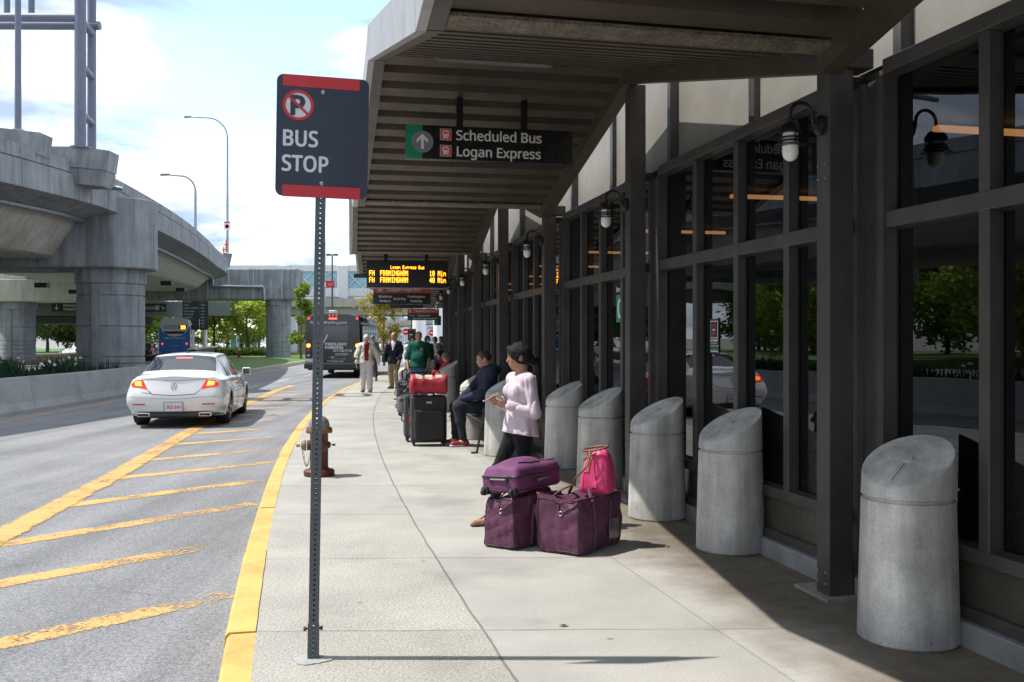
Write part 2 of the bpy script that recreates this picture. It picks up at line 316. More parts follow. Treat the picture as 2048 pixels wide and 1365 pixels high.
def sidewalkmat():
    mt, n, l = nodes('sidewalk_concrete'); b = n['Principled BSDF']; tc = n.new('ShaderNodeTexCoord'); b.inputs['Roughness'].default_value = .85; b.inputs['Specular IOR Level'].default_value = .3
    def M(op, a, c=None, d=None):
        q = n.new('ShaderNodeMath'); q.operation = op
        for i, k in enumerate((a, c, d)):
            if k is None: continue
            if isinstance(k, (int, float)): q.inputs[i].default_value = k
            else: l.new(k, q.inputs[i])
        return q.outputs[0]
    def nz(sc, det=4, rough=.6):
        t = n.new('ShaderNodeTexNoise'); t.inputs['Scale'].default_value = sc; t.inputs['Detail'].default_value = det; t.inputs['Roughness'].default_value = rough; l.new(tc.outputs['Object'], t.inputs['Vector']); return t.outputs[0]
    def rg(s, a, b2, c, d):
        q = n.new('ShaderNodeMapRange'); l.new(s, q.inputs[0])
        for i, k in enumerate((a, b2, c, d)): q.inputs[1 + i].default_value = k
        return q.outputs[0]
    sx = n.new('ShaderNodeSeparateXYZ'); l.new(tc.outputs['UV'], sx.inputs[0]); u, v = sx.outputs[0], sx.outputs[1]
    wob = M('MULTIPLY', M('SUBTRACT', nz(1.6, 4), .5), .028)
    wob2 = M('MULTIPLY', M('SUBTRACT', nz(.8, 3), .5), .25)
    vv = M('ADD', v, wob)
    uu = M('ADD', u, M('MULTIPLY', wob2, .25))
    fr = M('FRACT', M('DIVIDE', M('SUBTRACT', uu, 5.35), 1.78)); du = M('MULTIPLY', M('ABSOLUTE', M('SUBTRACT', M('FRACT', M('ADD', fr, .5)), .5)), 1.78)
    wide = M('ADD', .0035, M('MULTIPLY', nz(4, 5), .006))
    j1 = rg(M('SUBTRACT', du, wide), 0, .004, 1, 0)
    jl = rg(M('SUBTRACT', M('ABSOLUTE', M('SUBTRACT', vv, 1.4)), M('ADD', .002, M('MULTIPLY', nz(5, 5), .008))), 0, .004, 1, 0)
    j2 = rg(M('SUBTRACT', M('ABSOLUTE', M('SUBTRACT', v, 2.7)), .004), 0, .004, .55, 0)
    ed = rg(v, .0, .03, 1, 0)
    j = M('MAXIMUM', M('MULTIPLY', j1, rg(nz(.9, 3), .4, .55, .35, .9)), M('MAXIMUM', jl, M('MAXIMUM', j2, M('MULTIPLY', ed, .7))))
    coarse = M('MULTIPLY', rg(vv, 1.38, 1.40, 1, 0), rg(uu, 8.9, 8.92, 1, 0))
    # slab-to-slab tone
    wn = n.new('ShaderNodeTexWhiteNoise'); wn.noise_dimensions = '2D'; cb = n.new('ShaderNodeCombineXYZ')
    l.new(M('FLOOR', M('DIVIDE', M('SUBTRACT', uu, 5.35), 1.78)), cb.inputs[0]); l.new(M('ADD', M('GREATER_THAN', vv, 1.4), M('GREATER_THAN', v, 2.7)), cb.inputs[1]); l.new(cb.outputs[0], wn.inputs['Vector'])
    f = rg(wn.outputs[0], 0, 1, .93, 1.06)
    f = M('MULTIPLY', f, rg(nz(1.2, 6), .3, .7, .86, 1.12)); f = M('MULTIPLY', f, rg(nz(90, 3, .7), .32, .68, .84, 1.16))
    agg = rg(nz(70, 3, .8), .34, .66, .55, 1.38)
    f = M('MULTIPLY', f, M('ADD', M('MULTIPLY', agg, coarse), M('SUBTRACT', 1.0, coarse)))
    vo = n.new('ShaderNodeTexVoronoi'); vo.inputs['Scale'].default_value = 2.1; vo.inputs['Randomness'].default_value = 1; l.new(tc.outputs['Object'], vo.inputs['Vector'])
    f = M('MULTIPLY', f, rg(M('ADD', vo.outputs['Distance'], M('MULTIPLY', nz(14), .03)), .05, .062, .58, 1))       # old chewing gum
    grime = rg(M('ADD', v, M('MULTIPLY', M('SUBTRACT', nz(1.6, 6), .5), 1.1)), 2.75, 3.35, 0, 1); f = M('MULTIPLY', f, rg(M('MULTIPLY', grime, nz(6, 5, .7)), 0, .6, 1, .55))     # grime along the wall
    f = M('MULTIPLY', f, rg(nz(.7, 8, .72), .52, .68, 1, .8))
    f = M('MULTIPLY', f, rg(j, 0, 1, 1, .52))
    s = n.new('ShaderNodeVectorMath'); s.operation = 'SCALE'; l.new(f, s.inputs['Scale']); s.inputs[0].default_value = (.425, .40, .365)
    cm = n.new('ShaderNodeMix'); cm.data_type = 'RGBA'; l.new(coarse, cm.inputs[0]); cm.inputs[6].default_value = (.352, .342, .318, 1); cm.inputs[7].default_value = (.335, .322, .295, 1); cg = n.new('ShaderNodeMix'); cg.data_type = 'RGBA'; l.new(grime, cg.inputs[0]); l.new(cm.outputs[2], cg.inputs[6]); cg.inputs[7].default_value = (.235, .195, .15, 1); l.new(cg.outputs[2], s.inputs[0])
    l.new(s.outputs[0], b.inputs['Base Color'])
    bp = n.new('ShaderNodeBump'); bp.inputs['Distance'].default_value = .0016; h = M('SUBTRACT', M('MULTIPLY', nz(110, 3, .7), .5), M('MULTIPLY', j, 1.2)); l.new(h, bp.inputs['Height']); l.new(bp.outputs[0], b.inputs['Normal'])
    MATS['sidewalk'] = mt; return mt
ASPH = asphalt(); SIDE = sidewalkmat()
def kerbmat():
    mt = pm('kerb_yellow', (.60, .375, .105), .65, 0, .08, 5, bump=.003, bsc=40, speck=.1, spsc=90, dirt=.3); return mt
KERB = kerbmat()
GRASS = pm('turf', (.085, .15, .03), .9, 0, .35, 3, bump=.02, bsc=40, speck=.3, spsc=40)
SOIL = pm('soil', (.07, .055, .04), .95, 0, .3, 4, bump=.02, bsc=30)
RZ = -.13
o = MB().box(-3000, 3000, -3000, 3000, -.6, -.5).build('ground', pm('far_ground', (.2, .19, .17), .95, 0, .2, .02)); struct(o)
g = [[(x, y, RZ) for y in np.linspace(-40, 260, 16)] for x in np.linspace(-130, 90, 12)]
struct(MB().grid(g, True).build('road', ASPH))
ds = np.concatenate([np.linspace(-8, 12, 50), np.linspace(12.5, 75, 110)])
P, U = [], []
for d in ds:
    a = kpt(d, .15); b = cpt(d, .5); row = []
    for i in range(9):
        p = a.lerp(b, i / 8); row.append((p.x, p.y, 0)); U.append((d, (p - kpt(d)).length))
    P.append(row)
struct(MB().grid(P, True).build('sidewalk', SIDE, uv=U))
# kerb stones, each a little off its neighbour
m = MB(); d = -6.0; rk = random.Random(3)
while d < 72:
    L = rk.uniform(1.3, 2.3); d1 = d + L
    n = max(2, int(L / .25)); jit = [rk.uniform(-.006, .006) for _ in range(3)]
    for zt, a, b in ((0.004 + jit[0], .0 + jit[1], .152 + jit[2] * .7),):
        prof = [(a - .01, RZ - .05), (a - .004, zt - .02), (a + .016, zt), (b, zt), (b, RZ - .05)]
        rows = []
        for i in range(n + 1):
            q = d + .004 + (L - .008) * i / n; w = rk.uniform(-.002, .002)
            rows.append([tuple(kpt(q, u + w, z)) for u, z in prof])
        o0 = len(m.v); m.grid(rows, True)
        k = len(prof); m.f.append([o0 + i for i in range(k)]); m.f.append([o0 + n * k + i for i in range(k)][::-1])
    d = d1
struct(m.build('kerb', KERB, smooth=30))
# painted markings: worn, 4 mm proud of the asphalt
PAINT = wornpaint('worn_yellow_paint', (.55, .325, .115), .40, .11); PAINT2 = wornpaint('worn_lane_paint', (.53, .315, .105), .42, .0)
m = MB(); uv = []
def bar(a, b, w, n=10, z=RZ + .004, bow=0):
    a, b = Vector(a), Vector(b); t = (b - a).normalized(); s = Vector((t.y, -t.x, 0)) * w / 2; o = len(m.v)
    for i in range(n + 1):
        p = a.lerp(b, i / n); p.z = z
        for k, sg in ((0, -1), (1, 1)): m.v.append(tuple(p + s * sg)); uv.append((i / n, k))
    for i in range(n): m.f.append((o + 2 * i, o + 2 * i + 1, o + 2 * i + 3, o + 2 * i + 2))
LL = [(-3.05, 2.0), (-3.75, 5.0), (-4.5, 8.57), (-4.71, 10.03), (-5.05, 12.4), (-5.61, 15.7), (-6.07, 18.5), (-6.9, 24.5), (-7.9, 33), (-8.1, 36)]
def gore(d):
    for (x0, y0), (x1, y1) in zip(LL, LL[1:]):
        if y0 <= d <= y1: return x0 + (x1 - x0) * (d - y0) / (y1 - y0)
    return LL[-1][0]
hb = [((-2.92 - .75, 4.78), (-1.94, 6.65)), ((-3.9, 6.65), (-2.38, 8.38)), ((-4.37, 8.2), (-2.71, 10.3)), ((-4.74, 10.1), (-3.06, 12.0)), ((-5.02, 12.1), (-3.37, 13.76)), ((-5.29, 13.95), (-3.72, 15.4)),
      ((-5.63, 16.0), (-4.25, 17.2)), ((-5.86, 17.8), (-4.7, 18.9))]
for q in (19.8, 21.8, 23.8, 25.8, 27.8, 29.8, 31.6): hb.append(((gore(q) + .05, q), (Xk(q + 1.2) + .0 - .75, q + 1.15)))
hb.append(((-3.2, 2.9), (-1.5, 4.7)))
for i, (a, b) in enumerate(hb): bar((*a, 0), (*b, 0), (.29 if i < 4 else .29), 14)
struct(m.build('chevron_marking', PAINT, uv=uv))
m = MB(); uv = []
for z, (p, q) in enumerate(zip(LL, LL[1:])): bar((*p, 0), (*q, 0), .33, 6, RZ + .0085)
struct(m.build('gore_line', PAINT2, uv=uv))
m = MB(); uv = []
BL = [(-11.2, -6), (-10.75, 10), (-10.6, 20), (-11.2, 28.4), (-11.55, 34), (-12.0, 40), (-12.45, 45), (-13.3, 57), (-14.0, 68), (-14.3, 80)]
for p, q in zip(BL, BL[1:]): bar((p[0] + .0, p[1], 0), (q[0] + .0, q[1], 0), .11, 5)
struct(m.build('edge_line', PAINT2, uv=uv))
m = MB(); uv = []
bar((-5.62, 36.3, 0), (-4.55, 36.9, 0), .16, 6, .004)
struct(m.build('ramp_marking', PAINT2, uv=uv))
MPAINT = wornpaint('worn_white_paint', (.6, .6, .58), .46, 0)
m = MB(); uv = []
for q in range(6): bar((-9.2 - q * .18 - 3.5 * 0, 33 + q * 6, 0), (-9.4 - q * .2, 36 + q * 6, 0), .1, 4)
struct(m.build('lane_marking', MPAINT, uv=uv))
# concrete base round the sign post
m = MB(); k = []
for i in range(26):
    g = i / 26 * 2 * math.pi; rr = .075 * (1 + .12 * math.sin(3 * g + 1) + rk.uniform(-.1, .1)); k.append((-1.01 + 1.25 * rr * math.cos(g), 4.91 + rr * math.sin(g)))
struct(m.prism(k, -.02, .006).build('mortar_patch', pm('mortar', (.33, .33, .33), .9, 0, .15, 30, bump=.006, bsc=60)))

# ------------------------------------------------------------------ islands of grass and planting
def slab(name, poly, z0, z1, mat): return struct(MB().prism(poly[::-1] if sum((poly[i][0] * poly[(i + 1) % len(poly)][1] - poly[(i + 1) % len(poly)][0] * poly[i][1]) for i in range(len(poly))) < 0 else poly, z0, z1).build(name, mat))
ISL = [(-12.75, 43.6), (-12.95, 47.4), (-13.75, 57.8), (-14.5, 68), (-14.8, 84), (-13.5, 100), (-11, 112), (-30, 116), (-28.5, 100), (-25.4, 85), (-22.4, 70), (-18.6, 56), (-15.4, 47), (-13.6, 43.2)]
slab('grass_island', ISL, RZ - .1, .06, GRASS)
def ringkerb(name, poly, w, z0, z1, mat, closed=True):
    m = MB(); c = Vector((sum(p[0] for p in poly) / len(poly), sum(p[1] for p in poly) / len(poly), 0)); n = len(poly)
    off = []
    for i in range(n):
        a, b, d = Vector((*poly[i - 1], 0)), Vector((*poly[i], 0)), Vector((*poly[(i + 1) % n], 0))
        if not closed and i == 0: a = b - (d - b)
        if not closed and i == n - 1: d = b + (b - a)
        t = ((b - a).normalized() + (d - b).normalized()).normalized(); off.append(Vector((t.y, -t.x, 0)))
    rows = []
    for i in list(range(n)) + ([0] if closed else []):
        p = Vector((*poly[i], 0)); q = p + off[i] * w
        rows.append([(p.x, p.y, z0), (p.x, p.y, z1), (q.x, q.y, z1), (q.x, q.y, z0)])
    m.grid(rows); return struct(m.build(name, mat))
ringkerb('island_kerb', ISL, .16, RZ - .05, .085, CONCL)
LISL = [(-26, 50), (-31.3, 55), (-32.3, 62), (-31.6, 70), (-34, 78), (-60, 84), (-70, 60), (-60, 40), (-40, 38), (-25, 44)]
slab('grass_bank', LISL, RZ - .1, .42, GRASS)
PLANT = [(-13.9, -8), (-11.75, -8), (-11.6, 10), (-11.62, 24), (-11.9, 30), (-12.5, 34.5), (-13.7, 35.6), (-15.2, 34), (-15.6, 28), (-14.6, 10)]
slab('planting_bed', PLANT, RZ - .1, .25, SOIL)
BACKG = [(-75, 92), (-30, 118), (-30, 150), (-90, 150)]
slab('grass_verge', BACKG, RZ - .1, .05, GRASS)
slab('lawn', [(-60, 0), (-24, 8), (-23, 24), (-60, 34)], RZ - .1, .06, GRASS)
# ------------------------------------------------------------------ terminal building: columns, glazing, canopy
COLS = [6.04 + 3.62 * k for k in range(-2, 16)]
VAL, RID = 3.40, 4.28
bld = thing('terminal_building', 'long dark bronze terminal front with glazed bays and a folded metal canopy', 'building', (0, 0, 0))
KICK = pm('kick_panel', (.10, .088, .07), .25, .4, .15, 3, dirt=.2)
BASEM = pm('base_strip', (.27, .275, .28), .5, .2, .15, 4, dirt=.3)
IN_FLOOR = pm('hall_floor', (.12, .11, .10), .3, 0, .1); IN_WALL = pm('hall_wall', (.16, .145, .13), .7, 0, .1); IN_CEIL = pm('hall_ceiling', (.10, .095, .09), .8, 0, .1)
STRIP = emit('warm_strip_light', (1.0, .46, .16), 1.15)
SOFF = BRONZE2
def lf(d0, d1):
    a, b = cpt(d0), cpt(d1); t = (b - a).normalized(); n = Vector((t.y, -t.x, 0)); return a, t, n, (b - a).length
def LM(a, t, n): return Matrix(((t.x, n.x, 0, a.x), (t.y, n.y, 0, a.y), (0, 0, 1, 0), (0, 0, 0, 1)))
def flipbuild(m, *k, **w):     # local frame (t, n, z) is left-handed: turn the faces
    m.f = [f[::-1] for f in m.f]; return m.build(*k, **w)
WN = .28
for k, d in enumerate(COLS):
    ev = (k - 2) % 2 == 0
    a, t, n, L = lf(d, COLS[k + 1]) if k + 1 < len(COLS) else lf(d, d + 3.62)
    A = LM(a, t, n)
    m = MB(A); m.box(0, .15, 0, .17, -.05, (VAL - .1) if ev else (RID - .14))
    flipbuild(m, 'column', BRONZE, bld, bevel=.008)
    # foot plate
    m = MB(A); m.box(-.07, .34, -.05, .30, -.01, .02)
    flipbuild(m, 'foot_plate', pm('worn_concrete', (.23, .21, .19), .9, 0, .25, 8, bump=.01, bsc=40), bld)
    m = MB(A)
    for zz in (.09, .16, 2.62, 2.7):
        for tt in (.03, .12): m.lathe([(.009, -.004), (.007, -.010), (0, -.011)], 6, (tt, .0, zz), 'Y')
    flipbuild(m, 'bolts', GALV, bld)
    # pier of flat panels behind the column
    m = MB(A); m.box(-.26, .13, WN - .04, WN + .16, 0, 3.2); m.box(-.02, .03, WN - .06, WN - .04, 0, 3.2); m.box(-.26, -.19, WN - .075, WN - .04, 0, 3.2)
    flipbuild(m, 'pier', BRONZE, bld)
    if ev:
        m = MB(A); m.box(-.02, .17, -.06, WN + .02, VAL - .098, VAL + .03)
        flipbuild(m, 'bracket', BRONZE, bld, bevel=.01)
for k in range(len(COLS) - 1):
    d0, d1 = COLS[k], COLS[k + 1]; a, t, n, L = lf(d0, d1); A = LM(a, t, n)
    s, e = .13, L - .26
    m = MB(A); bars = [s - .004] + [s + (e - s) * q for q in (.25, .5, .75)]
    for i, q in enumerate(bars):
        if i: m.box(q - .04, q + .04, WN - .06, WN + .03, .46, 3.2)
    m.box(s, e, WN - .063, WN + .03, .44, .52)                    # sill
    m.box(s, e, WN - .065, WN + .03, 2.28, 2.38)                 # mid rail
    m.box(s, e, WN - .085, WN + .04, 3.2, 3.29)                   # head
    m.box(s, e, WN - .06, WN + .05, .13, .20)
    fr = flipbuild(m, 'window_frame', BRONZE, bld, bevel=.006)
    m = MB(A); m.add([(s, WN + .02, .52), (e, WN + .02, .52), (e, WN + .02, 3.2), (s, WN + .02, 3.2)], [(0, 1, 2, 3)])
    flipbuild(m, 'glass_pane', GLASS, fr)
    m = MB(A); ed = [s] + [q for q in bars[1:]] + [e]
    for q0, q1 in zip(ed, ed[1:]):
        for z0, z1 in ((.52, 2.28), (2.38, 3.2)):
            a0, a1 = q0 + (.04 if q0 != s else 0), q1 - (.04 if q1 != e else 0)
            for bx in ((a0, a0 + .012, z0, z1), (a1 - .012, a1, z0, z1), (a0, a1, z0, z0 + .012), (a0, a1, z1 - .012, z1)): m.box(bx[0], bx[1], WN + .008, WN + .018, bx[2], bx[3])
    flipbuild(m, 'gasket', RUBBER, fr)
    m = MB(A); m.box(s, e, WN - .02, WN + .05, .20, .44); flipbuild(m, 'kick_panel', KICK, bld)
    m = MB(A); m.box(s - .39, e, WN - .1, WN + .05, -.05, .13); flipbuild(m, 'base_strip', BASEM, bld, bevel=.006)
    mid = s + (e - s) * .5
    m = MB(A); m.box(s - .30, mid - .05, WN + .13, WN + .17, 3.25, 4.75); m.box(mid + .05, e - .0, WN + .13, WN + .17, 3.25, 4.75)
    flipbuild(m, 'spandrel_panel', BEIGE, bld)
    m = MB(A); m.box(mid - .05, mid + .05, WN + .08, WN + .16, 3.29, 4.75); m.box(s - .38, s - .30, WN + .05, WN + .16, 3.29, 4.75); m.box(s - .36, e, WN + .04, WN + .18, 4.75, 5.0); m.box(s - .38, e, WN + .041, WN + .128, 3.2, 3.285)
    flipbuild(m, 'spandrel_trim', BRONZE, bld)
# the hall behind the glass
m = MB(); a0 = [cpt(d, .5) for d in COLS]; a1 = [cpt(d, 8.5) for d in COLS]
m.grid([[(p.x, p.y, .0), (q.x, q.y, .0)] for p, q in zip(a0, a1)]); m.build('hall_floor', IN_FLOOR, bld)
m = MB(); m.grid([[(p.x, p.y, 3.32), (q.x, q.y, 3.32)] for p, q in zip([cpt(d, .34) for d in COLS], a1)]); m.build('hall_ceiling', IN_CEIL, bld)
m = MB(); m.grid([[(q.x, q.y, 0), (q.x, q.y, 5.0)] for q in a1]); p, q = cpt(COLS[-1], .3), a1[-1]; m.add([(p.x, p.y, 0), (q.x, q.y, 0), (q.x, q.y, 5), (p.x, p.y, 5)], [(0, 1, 2, 3)])
p, q = cpt(COLS[0], .3), a1[0]; m.add([(p.x, p.y, 0), (q.x, q.y, 0), (q.x, q.y, 5), (p.x, p.y, 5)], [(0, 1, 2, 3)]); m.build('hall_wall', IN_WALL, bld)
m = MB(); m.grid([[(p.x, p.y, 5.02), (q.x, q.y, 5.02)] for p, q in zip([cpt(d, .2) for d in COLS], [cpt(d, 30) for d in COLS])]); m.build('roof', CONC, bld)
for k in range(0, 9):
    for q in (1.1, ):
        dd = COLS[1] + 3.62 * k + q * 1.0; A = LM(cpt(dd), tan(Xc1(dd)), nrm(Xc1(dd)))
        m = MB(A); m.box(0, .07, 1.6, 3.1, 3.22, 3.26); flipbuild(m, 'ceiling_light', STRIP, bld)
# canopy: folded corrugated deck, sub-parts per fold
cano = bpy.data.objects.new('canopy', None); COL.objects.link(cano); cano.parent = bld
NOUT = -2.5
def deckz(t, L, up, z0, z1): return z0 + (z1 - z0) * t / L
for k in range(len(COLS) - 1):
    d0, d1 = COLS[k], COLS[k + 1]; ev = (k - 2) % 2 == 0
    z0, z1 = (VAL, RID) if ev else (RID, VAL)
    pa, pb = cpt(d0), cpt(d1); na, nb = nrm(Xc1(d0)), nrm(Xc1(d1))
    def pt(f, n, dz):
        p = pa.lerp(pb, f) + na.lerp(nb, f) * n; p.z = z0 + (z1 - z0) * f + dz; return p
    # corrugated soffit: pans and ribs run out from the building
    prof = []; N = 12
    for i in range(N):
        f = i / N; w = 1 / N
        prof += [(f, .0), (f + w * .52, .0), (f + w * .58, .10), (f + w * .93, .10)]
    prof.append((1.0, .0))
    slit = (not ev and k >= 2)
    rows = []; vs = []; ns = [NOUT, -1.95, -.75, .02]
    for f, dz in prof: rows.append([tuple(pt(f, n, dz)) for n in ns])
    m = MB(); m.grid(rows)
    if slit and k == 3:        # narrow open joint along the ridge where the sign hangers pass
        m.f = [fc for fc in m.f if not (False)] 
    if slit and k == 3:
        o = 1; e = [tuple(pt(.017, n, 0)) for n in ns]; b0 = len(m.v); m.v += e; m.f = [fc for fc in m.f if not (set(fc) >= {0, 1} and max(fc) < 8 or set(fc) >= {1, 2} and max(fc) < 8 or set(fc) >= {2, 3} and max(fc) < 8)]
        for a in (0, 2): m.f.append((a, a + 1, b0 + a + 1, b0 + a))
        for a in (0, 1, 2): m.f.append((b0 + a, b0 + a + 1, 4 + a + 1, 4 + a))
    m.build('soffit', SOFF, cano)
    sl0 = .24 if (slit and k == 3) else 0
    m = MB(); q = [[tuple(pt(f, n, .14)) for n in (NOUT, .02)] for f in ((sl0, 1.0) if sl0 else (0, 1))]; m.grid(q, True); m.build('roof_sheet', FASCIA, cano)
    if sl0:
        m = MB(); m.grid([[tuple(pt(f, n, .14)) for n in (NOUT, -1.95)] for f in (0, sl0)], True); m.grid([[tuple(pt(f, n, .14)) for n in (-.75, .02)] for f in (0, sl0)], True); m.build('roof_sheet', FASCIA, cano)
    # inner beam
    def seg(n0, n1, za, zb, f0=0.0, f1=1.0, kk=6):
        m = MB(); rows = []
        for i in range(kk + 1):
            f = f0 + (f1 - f0) * i / kk
            rows.append([tuple(pt(f, n0, za)), tuple(pt(f, n1, za)), tuple(pt(f, n1, zb)), tuple(pt(f, n0, zb)), tuple(pt(f, n0, za))])
        m.grid(rows); o = 0; m.f.append([3, 2, 1, 0]); b = kk * 5; m.f.append([b, b + 1, b + 2, b + 3]); return m
    seg(-.06, .08, -.14, -.002, 0.0, 1.0).build('beam', BRONZE2, cano)
    seg(NOUT - .01, NOUT + .09, -.05, -.002, 0.002, .998).build('edge_channel', BRONZE, cano)
    seg(NOUT - .07, NOUT - .012, -.06, .27, 0.001, .999).build('fascia', FASCIA, cano)
    if ev is False:     # valley trim: bright weathered strip across the soffit
        seg2 = MB(); r = []
        for n in (NOUT + .1, -.05): r.append([tuple(pt(.965, n, -.03)), tuple(pt(.965, n, -.008)), tuple(pt(1.0, n, -.008)), tuple(pt(1.0, n, -.03)), tuple(pt(.965, n, -.03))])
        seg2.grid(r); seg2.build('valley_trim', pm('weathered_metal', (.13, .11, .085), .55, .2, .35, 12, speck=.5, spsc=60), cano)
# wall lanterns
def lantern():
    t = thing('wall_lantern', 'x', 'lantern', group='black gooseneck lanterns on the columns')
    m = MB(); m.lathe([(.0, -.012), (.062, -.012), (.062, .008), (.045, .02), (.0, .02)], 20, (0, 0, 0), 'Y'); m.v = [(x, -y, z) for x, y, z in m.v]; m.f = [f[::-1] for f in m.f]
    m.build('back_plate', BLACK, t, smooth=40)
    pts = [(0, -.01, 0)] + [(0, -.05, .0)] + [(0, -.125 - .075 * math.cos(q), .05 + .085 * math.sin(q)) for q in np.linspace(.0, math.pi, 12)][::1]
    pts = [(0, -.01, -.01), (0, -.04, .0), (0, -.05, .04)] + [(0, -.125 + .075 * math.cos(q), .06 + .075 * math.sin(q)) for q in np.linspace(0, math.pi, 12)] + [(0, -.2, .02)]
    MB().tube(pts, .011, 8).build('gooseneck', BLACK, t, smooth=60)
    m = MB(); m.lathe([(.0, .035), (.02, .035), (.022, .01), (.05, -.005), (.068, -.035), (.072, -.055), (.06, -.06), (.0, -.06)], 24, (0, -.2, 0)); m.build('hood', BLACK, t, smooth=40)
    m = MB()
    for z, r in ((-.08, .068), (-.100, .076), (-.125, .098)): m.lathe([(.053, z), (r, z - .006), (r, z - .012), (.053, z - .014)], 24, (0, -.2, 0))
    for g in range(3): m.tube([(.06 * math.cos(g * 2.1), -.2 + .06 * math.sin(g * 2.1), -.05), (.06 * math.cos(g * 2.1), -.2 + .06 * math.sin(g * 2.1), -.13)], .005, 6)
    m.build('guard_ring', BLACK, t, smooth=40)
    m = MB(); m.lathe([(.045, -.055), (.05, -.09), (.05, -.18)] + [(.05 * math.cos(q), -.18 - .055 * math.sin(q)) for q in np.linspace(.2, 1.5, 6)], 20, (0, -.2, 0)); m.build('globe', GLOBE, t, smooth=60)
    return t
lan = lantern(); LORD = ['nearest', 'second', 'third', 'fourth', 'fifth', 'sixth', 'seventh', 'eighth', 'ninth', 'tenth']
for i in range(10):
    d = COLS[i + 2] + .075; p = cpt(d, -.02, 2.955 ); ang = math.atan2(nrm(Xc1(d)).y, nrm(Xc1(d)).x) - math.pi / 2
    lb = ['big black lantern with white globe on the nearest column, above the tall slant bollard', 'black lantern with white globe on the column behind the pink bag'][i] if i < 2 else f'black lantern with white globe, {LORD[i]} along the row of columns from the camera'
    if i == 0: lan.location = p; lan.rotation_euler = (0, 0, ang); lan['label'] = lb
    else: dup(lan, p, ang, lb)
# ------------------------------------------------------------------ curved concrete overpass on the left
ED = [(-17.5, -14, 6.2), (-15.6, -4, 6.25), (-14.3, 6, 6.3), (-13.3, 15, 6.4), (-12.7, 22, 6.5), (-12.35, 27, 6.6), (-12.45, 30, 6.66), (-13.2, 35.5, 6.75), (-14.3, 42, 6.85), (-15.7, 49, 6.95), (-17.9, 58.7, 7.1), (-21.9, 74, 7.4), (-29.5, 85, 7.5), (-42, 92, 7.6), (-60, 95, 7.7)]
def catmull(P, n):
    P = [np.array(p, float) for p in P]; out = []
    for i in range(len(P) - 1):
        a, b, c, d = P[max(i - 1, 0)], P[i], P[i + 1], P[min(i + 2, len(P) - 1)]
        for k in range(n):
            t = k / n; out.append(.5 * ((2 * b) + (-a + c) * t + (2 * a - 5 * b + 4 * c - d) * t * t + (-a + 3 * b - 3 * c + d) * t ** 3))
    return out + [P[-1]]
EC = [Vector(p) for p in catmull(ED, 6)]
ovp = thing('overpass', 'long curved grey concrete overpass on round piers left of the road', 'overpass', (0, 0, 0))
def sweep(prof, i0=0, i1=None, name='deck', mat=CONC, close=True, smooth=0):
    m = MB(); rows = []; i1 = len(EC) if i1 is None else i1
    for i in range(i0, i1):
        a, b = EC[max(i - 1, 0)], EC[min(i + 1, len(EC) - 1)]; t = (b - a); t.z = 0; t.normalize(); n = Vector((t.y, -t.x, 0)); p = EC[i]
        q = prof(p) if callable(prof) else prof
        rows.append([(p.x + n.x * u, p.y + n.y * u, p.z + w) for u, w in q] + ([(p.x + n.x * q[0][0], p.y + n.y * q[0][0], p.z + q[0][1])] if close else []))
    m.grid(rows)
    if close: m.f.append(list(range(len(rows[0]) - 1))[::-1]); b = (len(rows) - 1) * len(rows[0]); m.f.append([b + k for k in range(len(rows[0]) - 1)])
    return m.build(name, mat, ovp, smooth=smooth)
sweep([(-.02, -1.02), (-.02, -.86), (-11.5, -.86), (-11.5, -1.1), (-9.4, -1.35), (-1.1, -1.35)][::-1], name='deck')
def gird(p):
    zb = np.interp(p.y, [0, 30, 40, 47, 62, 72, 100], [3.9, 4.1, 4.4, 4.6, 5.0, 5.3, 5.6]) - p.z
    return [(-1.15, -1.3), (-1.9, zb + .1), (-2.1, zb), (-8.6, zb), (-8.8, zb + .12), (-9.6, -1.3)]
sweep(gird, name='girder', mat=CONCL, smooth=30)
for i in range(0, len(EC) - 3, 3):
    for u0, u1 in ((0, -.32), (-11.2, -11.5)):
        m = MB(); rows = []
        for j in range(i, i + 4):
            a, b = EC[max(j - 1, 0)], EC[min(j + 1, len(EC) - 1)]; t = (b - a); t.z = 0; t.normalize(); n = Vector((t.y, -t.x, 0)); p = EC[j].copy()
            if j == i: p += t * .012
            if j == i + 3: p -= t * .012
            s = -1 if u0 < -5 else 1; o = u0 if s > 0 else u1
            pr = [(o, 0), (o + s * .02, -.34), (o - s * .015, -.35), (o - s * .015, -.38), (o + s * .05, -.39), (o + s * .06, -1.08), (o - s * .1, -1.12), (o - s * .32, -.95), (o - s * .3, 0)]
            rows.append([(p.x + n.x * u, p.y + n.y * u, p.z + w) for u, w in pr + pr[:1]])
        m.grid(rows, s > 0); k = len(pr); m.f.append(list(range(k))); b = 3 * (k + 1); m.f.append([b + q for q in range(k)][::-1]); m.build('parapet', CONC, ovp)
